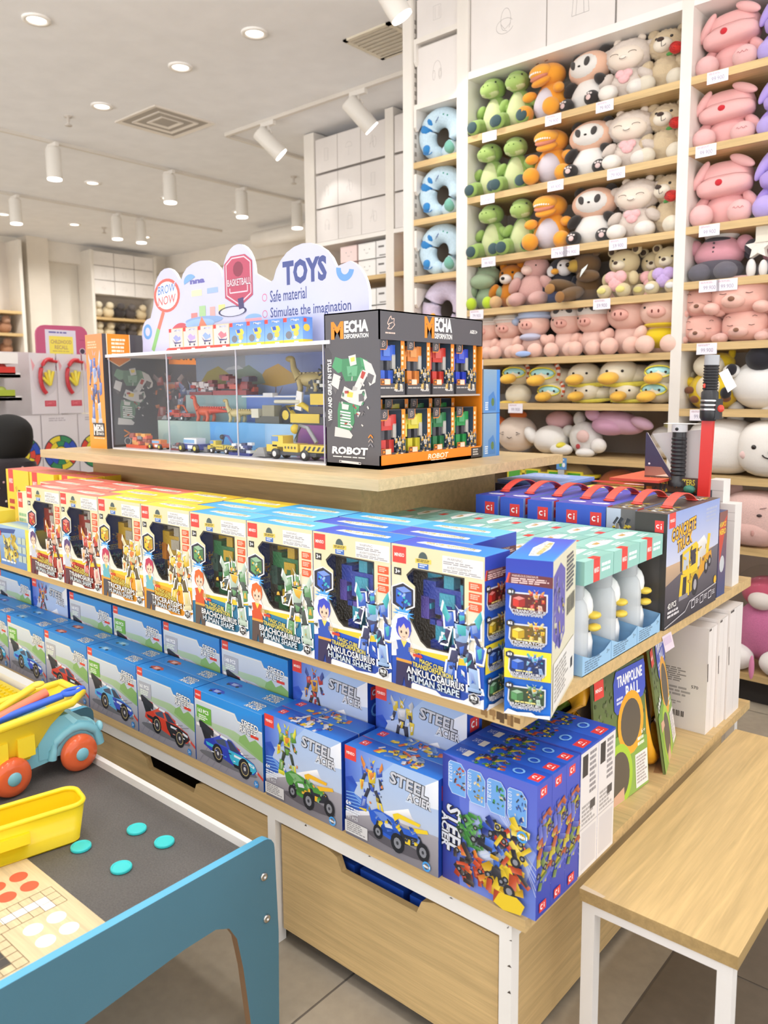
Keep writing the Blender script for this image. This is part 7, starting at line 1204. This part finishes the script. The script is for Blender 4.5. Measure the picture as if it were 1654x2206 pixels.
def brownbear(e,v=0):
    B=0x7C5F40; part(e,'body',B,(0,.02,.085),(.075,.07,.085),k='fur'); part(e,'head',B,(0,.0,.2),(.075,.07,.062),k='fur'); part(e,'muzzle',0xC6A24A,(-.035,-.055,.195),(.036,.036,.034)); part(e,'nose',0x221A18,(-.05,-.088,.2),(.013,.011,.012),k='gloss'); part(e,'leg',B,(-.075,-.09,.09),(.045,.085,.035),(-12,0,-20),k='fur'); part(e,'leg',B,(.005,-.12,.04),(.04,.085,.036),(15,0,-5),k='fur'); part(e,'sole',0xA87A46,(-.10,-.165,.075),(.034,.012,.028)); part(e,'sole',0x9A6E40,(.0,-.2,.02),(.03,.012,.03)); part(e,'arm',B,(.06,-.06,.13),(.06,.04,.032),(0,0,20),k='fur')
    m=MB(); m.add([(.05,-.11,.12),(.10,-.12,.16),(.11,-.12,.18),(.06,-.11,.16)],[(0,1,2,3)],0xE6ECEA,'paper'); m.build('paper_tag',e); [part(e,'ear',B,(s*.06,.0,.255),.02,k='fur') for s in(-1,1)]
def heartbear(e,hc=0xE9B4B6,bow=0xE8DC8A):
    C=0xDCCBA0; part(e,'body',C,(0,.01,.08),(.07,.062,.085)); part(e,'head',C,(0,0,.185),(.076,.068,.066)); part(e,'muzzle',0xEADFC4,(0,-.06,.168),(.034,.028,.025)); part(e,'nose',0x54463C,(-.002,-.086,.176),(.011,.008,.009)); eyes(e,.03,-.062,.192,.0055)
    for s in(-1,1): part(e,'ear',C,(s*.064,.0,.245),(.026,.018,.026)); part(e,'inner_ear',0x5A4A3E,(s*.064,-.014,.245),(.015,.008,.015)); part(e,'foot',C,(s*.05,-.10,.035),(.036,.034,.036)); part(e,'arm',C,(s*.07,-.04,.1),(.024,.03,.035)); part(e,'foot_bow',bow,(s*.05,-.132,.038),(.024,.008,.016))
    m=MB(); [m.ell((s*.024,-.085,.105),(.034,.022,.032),hc,'plush',14,9) for s in(-1,1)]; m.ell((0,-.085,.075),(.038,.022,.042),hc,'plush',14,9); m.build('heart',e)
def duck(e,goggles=False,flat=False,scarf=False,feet=False,ring=True):
    C=0xF3EBD4; Bk=0xF0BC4C; part(e,'head',C,(0,0,.068),(.092,.09,.068)); part(e,'body',C,(.06,.06,.055),(.10,.10,.055)); part(e,'beak',Bk,(-.02,-.11,.04),(.046,.055,.03),(12,0,-12)); 
    if goggles:
        m=MB(); L=[(.072*math.sin(R(a))*(1) ,-.072-.012*math.cos(R(a))**2,.078+.032*math.cos(R(a))) for a in range(0,360,18)]; m.tube(L,.005,0xE8DC4A,'plastic',6,closed=True); m.build('goggle_frame',e); part(e,'goggle_lens',0xA8DCE0,(0,-.066,.078),(.066,.022,.030),k='gloss')
        if ring: m=MB(); [m.tube([(.06+.034*math.sin(R(a))*.5,-.05+.01,.085+.04*math.cos(R(a))) for a in(q,q+12,q+24)],.012,(0xE06A44,0xF4F0EA)[i%2],'plush',8) for i,q in enumerate(range(0,180,24))]; m.build('snorkel',e)
    eyes(e,.036,-.082,.075,.007)
    if scarf: m=MB(); m.tube([(-.07,-.06,.012),(.0,-.07,.006),(.1,-.03,.012),(.17,.02,.022)],[.009,.011,.013,.006],0xE6DA5A,'plush',8); m.tube([(-.06,-.058,.002),(.1,-.028,.004)],.006,0x8A8EA8,'plush',8); m.build('scarf',e)
    if feet: part(e,'belly',C,(0,.0,-.06),(.08,.07,.07)); [part(e,'foot',0xE8C13A,(s*.045,-.08,-.11),(.042,.045,.016)) for s in(-1,1)]
def lying(e,c=0xF3EFEA,kind=0):
    if kind==0: # peach with orange hat tufts
        part(e,'body',0xEAD8C8,(0,0,.105),(.115,.10,.105)); [part(e,'hat_tuft',0xE57A3E,(x,.0,z),(.05,.035,.028),(0,a,0)) for x,z,a in((-.105,.175,35),(.005,.215,0))]
        for s in(-1,1): stroke(e,'eye',[(s*.05+.012,-.098,.12),(s*.05-.012*s*s,-.099,.112),(s*.05+.012,-.098,.104)] if s<0 else [(s*.05-.012,-.098,.12),(s*.05+.012,-.096,.112),(s*.05-.012,-.098,.104)],.002,0x4A3A34)
        stroke(e,'smile',[(-.014,-.102,.092),(0,-.102,.084),(.014,-.102,.092)],.002,0x4A3A34)
    elif kind==1: part(e,'body',c,(0,0,.075),(.095,.09,.078)); part(e,'arm',c,(-.09,-.05,.10),(.03,.035,.05),(0,-30,0)); part(e,'leg',c,(.09,-.06,.03),(.06,.045,.032)); part(e,'sleeve',0xE8D84A,(.095,-.07,.05),(.025,.035,.02)); part(e,'head',0xEFC0C4,(.02,.05,.18),(.075,.06,.05))
    elif kind==2: part(e,'body',c,(0,0,.09),(.085,.08,.10),(0,-25,0),k='fur'); part(e,'ear',c,(-.04,0,.2),(.032,.03,.04),k='fur'); part(e,'ear',c,(-.10,.0,.13),(.035,.03,.035),k='fur'); part(e,'muzzle',0xEBC9C2,(.02,-.078,.11),(.034,.02,.034)); part(e,'mouth',0xB84848,(0,-.09,.055),(.012,.008,.014)); part(e,'foot',c,(.09,-.04,.06),(.04,.04,.04)); part(e,'foot',c,(.03,-.07,.02),(.05,.04,.026))
    elif kind==3: part(e,'body',0xE2B3CC,(0,0,.10),(.135,.09,.06),(0,12,0)); part(e,'foot',0xE2B3CC,(-.12,-.05,.14),(.045,.03,.032),(0,30,0)); part(e,'hand',0xE6BCD2,(.14,-.05,.10),(.06,.035,.03),(0,20,0)); part(e,'fold',0xDCA8C4,(-.03,-.03,.085),(.10,.07,.055))
    elif kind==4: part(e,'head',0xEEEAE4,(0,0,.09),(.07,.065,.06)); part(e,'eye',0x2A2424,(.01,-.062,.10),(.009,.006,.012),k='gloss'); part(e,'crest',0xE3DC9A,(.03,.0,.15),(.04,.03,.03)); part(e,'body',0xF0ECE8,(.02,.02,.03),(.07,.07,.05))
def shirtbear(e,v=0):
    W=0xECE6DE; D=0x5A5660; part(e,'head',W,(0,.02,.225),(.075,.065,.05)); part(e,'shirt',0xD99AA6,(0,.0,.14),(.105,.085,.075),shape='egg'); part(e,'trousers',D,(0,-.01,.055),(.105,.085,.06)); [part(e,'leg',0x6A6670,(s*.055,-.085,.04),(.05,.04,.042)) for s in(-1,1)]; [part(e,'sleeve',0xDBA0AC,(s*.11,-.01,.165),(.035,.03,.04),(0,s*-30,0)) for s in(-1,1)]; [part(e,'paw',0x4C4850,(s*.15,-.03,.14),(.036,.03,.036)) for s in(-1,1)]; part(e,'collar',0x3A363C,(0,-.03,.19),(.055,.05,.012)); [part(e,'button',0x4A3A40,(0,-.083+.002*i,.15+.02*i-.02),.005,k='gloss') for i in range(3)]
def sleepbear(e,v=0):
    P=0xF2BEB0; part(e,'head',P,(0,0,.075),(.098,.088,.075),shape='sq'); part(e,'muzzle',0xEFBFB0,(-.01,-.085,.045),(.042,.03,.028)); part(e,'nose',0x8A6450,(-.012,-.114,.052),(.012,.008,.01))
    for s in(-1,1): stroke(e,'closed_eye',[(s*.045-.012,-.088,.075),(s*.045,-.091,.072),(s*.045+.012,-.088,.075)],.0016,0x6A4A44); stroke(e,'brow',[(s*.055-.01,-.082,.112),(s*.055,-.083,.117),(s*.055+.01,-.082,.112)],.0014,0x7A5650); part(e,'ear',P,(s*.08,.0,.145),(.024,.016,.022)); part(e,'arm',mixc(P,0xFFFFFF,.06),(s*.085,-.075,.02),(.03,.04,.024))
    part(e,'body',P,(.03,.09,.06),(.10,.07,.06))
def giraffe(e,v=0):
    Y=0xE5C42E; part(e,'body',Y,(0,.0,.085),(.115,.095,.10)); part(e,'head',Y,(.02,.0,.22),(.07,.06,.05)); part(e,'muzzle',0xEFE4CC,(-.01,-.045,.205),(.07,.055,.058)); part(e,'belly',0xEBDDC0,(-.0,-.075,.10),(.055,.03,.06)); [part(e,'spot',0x7A4E34,(x,-.075,z),(.022,.018,.018)) for x,z in((-.085,.09),(-.06,.045),(.08,.05))]; [part(e,'horn',Y,(x,.0,.265),(.016,.014,.028)) for x in(-.03,.075)]; part(e,'arm',Y,(-.105,-.02,.13),(.03,.03,.025))
def zebra(e,v=0):
    W=0xEFEDEA; K=0x2C2A30; part(e,'body',W,(0,.01,.105),(.13,.10,.11)); part(e,'head',W,(.04,-.0,.235),(.085,.07,.06)); part(e,'muzzle',K,(.0,-.05,.215),(.06,.055,.055)); [stroke(e,'stripe',[(.05+.03*i,-.06+.012*i,.255-.02*abs(i-1)),(.07+.03*i,-.045+.012*i,.225)],.004,K) for i in range(3)]; [part(e,'leg_stripe',K,(x,-.06,z),(.022,.022,.026)) for x,z in((-.11,.17),(.1,.06),(-.13,.07))]; [stroke(e,'stripe',[(.11,-.05,.19-.025*i),(.125,-.02,.18-.025*i)],.006,K) for i in range(3)]; part(e,'arm',W,(-.115,-.045,.165),(.035,.03,.03))
def roundbunny(e,face=True):
    W=0xF1ECE6; part(e,'body',W,(0,0,.125),(.145,.125,.125),shape='sq'); [part(e,'ear',W,(x,.0,.27),(.036,.03,.055)) for x in(-.035,.045)]
    if face: eyes(e,.062,-.115,.135,.011); part(e,'nose',0x332A28,(0,-.127,.115),(.008,.006,.01)); stroke(e,'smile',[(.028*math.cos(R(a)),-.128,.108+.018*math.sin(R(a))) for a in range(190,351,20)],.003,0x332A28); [part(e,'cheek',0xF0D0CC,(s*.095,-.095,.1),(.025,.012,.02)) for s in(-1,1)]
def fluffpig(e,v=0):
    P=0xEAC4BC; part(e,'head',P,(0,0,.125),(.135,.12,.13),k='fur',shape='sq'); part(e,'muzzle',0xE8BDB4,(0,-.075,.07),(.095,.06,.062),k='fur'); [part(e,'nostril',0xC8968E,(s*.026,-.134,.075),(.007,.005,.014)) for s in(-1,1)]; [part(e,'eye',0x3A2A2A,(s*.045,-.115,.155),(.011,.008,.007),k='gloss') for s in(-1,1)]; part(e,'ear',P,(-.095,.0,.255),(.036,.022,.036),k='fur'); part(e,'body',P,(.05,.08,.08),(.12,.08,.08),k='fur'); [stroke(e,'brow',[(s*.06-.015,-.112,.185),(s*.06+.012,-.112,.192)],.0018,0x8A6A66) for s in(-1,1)]
def bagplush(e,v=0):
    part(e,'body',0xD87AA4,(0,0,.16),(.11,.10,.13),k='fur'); part(e,'head',0xCB5A72,(0,.0,.32),(.09,.08,.07)); part(e,'muzzle',0xEFE4DC,(0,-.06,.30),(.05,.04,.04)); [part(e,'foot',0xF0EBE6,(s*.08,-.09,.055),(.07,.06,.055)) for s in(-1,1)]; part(e,'ribbon',0xE08AB0,(0,-.15,.04),(.01,.01,.05)); part(e,'clear_bag',0xFFFFFF,(0,-.01,.22),(.15,.13,.22),k='clear')
def plush_all():
    zM=[z+ST for z in SB_M]; zR=[z+ST for z in SB_R]; zN=[z+ST for z in SB_N]; ROW=('top','second','third','fourth','fifth','sixth','seventh'); OR=('first','second','third','fourth','fifth','sixth','seventh')
    for r in range(3):
        gap=(.308,.298,.306)[r]; G='plush of the three upper shelves'
        z=zM[r]
        for i,(s,v) in enumerate((((-1.555,0),(-1.40,.6)),((-1.575,0),(-1.41,.8)),((-1.56,0),(-1.365,.8)))[r]): dino_g(seat(s,z,.12,v*8,gap/0.335,'green dinosaur plush on the %s shelf, %s the neck pillow post'%(ROW[r],('beside','second from')[i]),'green dinosaur plush',wx=1.0/(gap/0.335)),v)
        dino_o(seat((-1.21,-1.19,-1.19)[r],z,.115,(-8,14,14)[r],gap/0.355,'orange open mouthed dinosaur plush on the %s shelf'%ROW[r],'orange dinosaur plush',wx=1.02/(gap/0.355)))
        panda(seat((-.975,-.955,-.93)[r],z,.115,(-10,4,6)[r],gap/0.372,'panda plush with peach hood on the %s shelf'%ROW[r],'panda plush',wx=1.02/(gap/0.372),tilt=0))
        sheep(seat((-.765,-.74,-.70)[r],z,.12,(6,8,4)[r],gap/0.385,'curly cream sheep plush with pink heart on the %s shelf'%ROW[r],'curly sheep plush',wx=1.0/(gap/0.385)))
        tanbear(seat((-.575,-.565,-.535)[r],z,.14,(4,4,-14)[r],gap/0.385,'shaggy tan bear plush holding a red rose on the %s shelf'%ROW[r],'tan rose bear plush',wx=1.0/(gap/0.385)))
        bunny(seat((-.265,-.275,-.27)[r],zR[r],.14,(-4,3,3)[r],(.30,.272,.315)[r]/.39,'big pink floppy eared plush with red nose on the %s shelf'%ROW[r],'pink red nosed plush',wx=.98/((.30,.272,.315)[r]/.39)),0xF0B4B2)
        bunny(seat((-.0,.01,.01)[r],zR[r],.15,4,(.30,.272,.315)[r]/.39,'big purple floppy eared plush on the %s shelf beside the pink one'%ROW[r],'purple plush',wx=.98/((.30,.272,.315)[r]/.39)),0xB29AE6)
        pillow(seat(-1.925,zN[r]+.0,.10,10,.98,'blue patterned neck pillow on the %s shelf of the narrow bay'%ROW[r],'blue neck pillows','neck_pillow',cat='neck pillow'),0xC4DCEA,True)
    pillow(seat(-1.91,zN[3],.12,8,1.05,'plain lilac neck pillow on the fourth shelf of the narrow bay','','neck_pillow',cat='neck pillow'),0xD3C8DE,False)
    p=seat(-1.99,zN[3]-.0,.02,0,.6,'orange and white round plush peeking above the robot display'); part(p,'head',0xE8A63C,(0,0,.1),(.11,.08,.10)); part(p,'face',0xF4EDE4,(.03,-.03,.09),(.07,.06,.06)); part(p,'ear',0xE8A63C,(-.08,0,.18),.03); part(p,'ear',0xE8A63C,(.08,0,.18),.03)
    z=zM[3]; croc(seat(-1.605,z,.13,6,1,'sage green crocodile plush with lime feet')); fox(seat(-1.455,z,.14,8,1,'orange fox plush with white muzzle')); pe=seat(-1.30,z,.13,10,1.08,'fuzzy pale pink bear plush between fox and penguin'); C=0xE4B4AC; part(pe,'body',C,(0,0,.085),(.082,.07,.09),k='fur'); part(pe,'head',C,(.01,0,.2),(.068,.06,.06),k='fur'); part(pe,'muzzle',0xEBCBBE,(-.02,-.05,.185),(.03,.026,.025)); eyes(pe,.028,-.058,.205,.004); limbs(pe,C,None,(.042,.07,.036),.055,-.09,az=.11,k='fur'); [part(pe,'ear',C,(s*.055,0,.255),.02,k='fur') for s in(-1,1)]
    penguin(seat(-1.135,z,.15,4,1,'dark penguin plush in blue trousers')); brownbear(seat(-.985,z,.14,-14,1.0,'brown bear plush with its leg over the shelf edge'))
    heartbear(seat(-.765,z,.13,-4,1.0,'cream bear plush holding a pink heart, nearest the brown bear','cream bears with hearts')); heartbear(seat(-.625,z,.20,6,.95,'cream bear plush with pink heart, behind the other two','cream bears with hearts')); heartbear(seat(-.525,z,.13,2,.95,'cream bear plush holding a lilac heart by the white post','cream bears with hearts'),0xC3A9DC,0xE4E2E0)
    z=zM[4]; pig(seat(-1.60,z,.13,0,.92,'pink piglet plush with tan and white hat behind the robot display','piglet plush'),hat='cream'); pig(seat(-1.455,z,.13,8,.95,'pink piglet plush with cream hat','piglet plush'),hat='cream'); pig(seat(-1.28,z,.11,4,1.0,'pink piglet plush with pale blue nightcap','piglet plush'),hat='blue',scarf=0xC8CCE4); pig(seat(-1.09,z,.14,8,1.0,'pink piglet plush in panda hat, first of two','piglet plush'),hat='panda'); pig(seat(-.925,z,.13,-4,1.0,'pink piglet plush in panda hat, nearer the big piglet','piglet plush'),hat='panda'); pig(seat(-.73,z,.14,2,1.12,'bare headed pink piglet plush with big snout','piglet plush'),big=1.12); pig(seat(-.545,z,.12,10,1.12,'pink piglet plush in yellow romper by the white post','piglet plush'),0xF0C8B8,big=1.1,yellow=True)
    z=zM[5]; G='pale duck plush'; duck(seat(-1.395,z+.10,.13,8,.92,'pale duck plush with goggles and yellow feet',G),True,feet=True); duck(seat(-1.205,z+.085,.13,6,1.0,'pale duck plush with goggles, upper of the striped snorkel pair',G),True); duck(seat(-1.165,z,.13,6,.88,'pale duck plush with goggles, lower of the striped snorkel pair',G),True); duck(seat(-.975,z+.088,.13,8,.95,'plain duck plush with yellow scarf, upper of the first pair',G),scarf=True); duck(seat(-.955,z+.004,.13,-4,.85,'plain duck plush, lower of the first pair',G),scarf=True); duck(seat(-.77,z+.088,.12,8,1.05,'plain duck plush with long yellow scarf, upper of the second pair',G),scarf=True); duck(seat(-.735,z+.004,.12,14,.85,'plain duck plush, lower of the second pair',G),scarf=True); duck(seat(-.535,z+.09,.10,10,.9,'goggled duck plush by the white post, upper one',G),True,ring=False); duck(seat(-.54,z,.10,-6,.92,'goggled duck plush by the white post, lower one',G),True,ring=False)
    z=zM[6]; lying(seat(-1.40,z,.13,6,1.0,'peach round plush with orange tufts and squeezed eyes'),kind=0); lying(seat(-1.175,z,.13,0,1.05,'white lying plush with yellow cuff'),kind=1); lying(seat(-.96,z,.13,0,1.0,'fluffy white plush with pink muzzle lying sideways'),kind=2); lying(seat(-.775,z+.085,.14,0,1.0,'pink plush lying across the top of the seventh shelf'),kind=3); lying(seat(-.53,z+.02,.16,0,1.0,'white bird plush with dark eye beside the white post'),kind=4)
    z=zM[7]
    for i,s in enumerate((-1.28,-1.02)):
        e=seat(s,z+.1,.12,0,1,'tan plush wearing yellow sunglasses with green lenses, %s the orange haired doll'%('farther from','next to')[i],'plush in sunglasses'); part(e,'head',0xC9AC7C,(0,0,.12),(.12,.10,.12)); m=MB(); [m.box(x-.045,-.112,.13,x+.045,-.10,.2,0xE4D23E,'plastic') for x in(-.055,.055)]; m.box(-.02,-.112,.175,.02,-.102,.19,0xE4D23E,'plastic'); m.box(.1,-.11,.17,.16,-.02,.185,0xE4D23E,'plastic'); m.build('sunglasses',e,bev=.006); m=MB(); [m.box(x-.035,-.1135,.138,x+.035,-.112,.192,0x4EA63A,'gloss') for x in(-.055,.055)]; m.build('lens',e); part(e,'body',0xC9AC7C,(0,.0,-.02),(.1,.09,.09))
    e=seat(-.75,z+.06,.12,0,1,'doll plush with orange hair at the lowest visible shelf'); part(e,'hair',0xB8683A,(0,0,.13),(.13,.10,.13)); part(e,'face',0xF0DCC8,(-.02,-.055,.11),(.085,.055,.08)); [part(e,'hair_lock',0xB8683A,(.03+.03*i,-.09,.13),(.02,.02,.06)) for i in range(3)]; stroke(e,'smile',[(-.04,-.11,.09),(-.02,-.112,.084),(0,-.11,.09)],.0025,0x4A3028); part(e,'body',0xD89A5A,(0,.0,.0),(.09,.08,.065))
    # bay beside the pink rabbits
    shirtbear(seat(-.285,zR[3],.13,0,1.02,'bear plush in pink buttoned shirt and dark trousers lying back')); shirtbear(seat(.0,zR[3],.17,0,.9,'second pink shirted bear plush partly out of view'))
    e=seat(-.085,zR[3],.06,0,1,'small white star shaped plush with a paper tag'); m=MB(); m.prism([((.055 if i%2==0 else .026)*math.sin(R(36*i)),.13+(.055 if i%2==0 else .026)*math.cos(R(36*i))) for i in range(10)],-.02,.02,'y',0xE9E4DA,'plush'); m.build('star_body',e,bev=.006); part(e,'leg',0xF0ECE8,(-.03,0,.04),(.02,.02,.045)); part(e,'leg',0xF0ECE8,(.02,0,.035),(.018,.02,.04)); m=MB(); m.box(-.01,-.024,.15,.045,-.022,.22,0xE4DCCC,'paper'); m.build('paper_tag',e)
    z=zR[4]; G='sleeping pink bear plush'; sleepbear(seat(-.345,z+.125,.13,6,.95,'sleeping pink bear plush, upper one by the post',G)); sleepbear(seat(-.34,z,.12,4,.92,'sleeping pink bear plush, lower one by the post',G)); sleepbear(seat(-.175,z+.13,.11,8,1.18,'largest sleeping pink bear plush on top of another',G)); sleepbear(seat(-.145,z,.12,2,1.0,'sleeping pink bear plush squashed under the largest one',G)); sleepbear(seat(.05,z+.02,.14,-20,1.0,'pink bear plush seen sideways beside the large sleeping bear',G))
    z=zR[5]; giraffe(seat(-.29,z,.14,0,1.0,'yellow giraffe plush with brown spots behind the red sword')); zebra(seat(-.055,z,.12,0,1.08,'white zebra plush with black muzzle'))
    z=zR[6]; roundbunny(seat(-.235,z,.14,12,1.08,'plain round white plush behind the red sword','round white plush'),False); roundbunny(seat(.02,z,.11,4,1.08,'round white bunny plush with a small smile','round white plush'))
    fluffpig(seat(-.055,zR[7],.10,0,1.02,'fluffy pale pink pig plush with big snout')); bagplush(seat(-.0,zR[8],.13,0,1.15,'pink and white plush in a clear bag on the lowest shelf'))
plush_all()
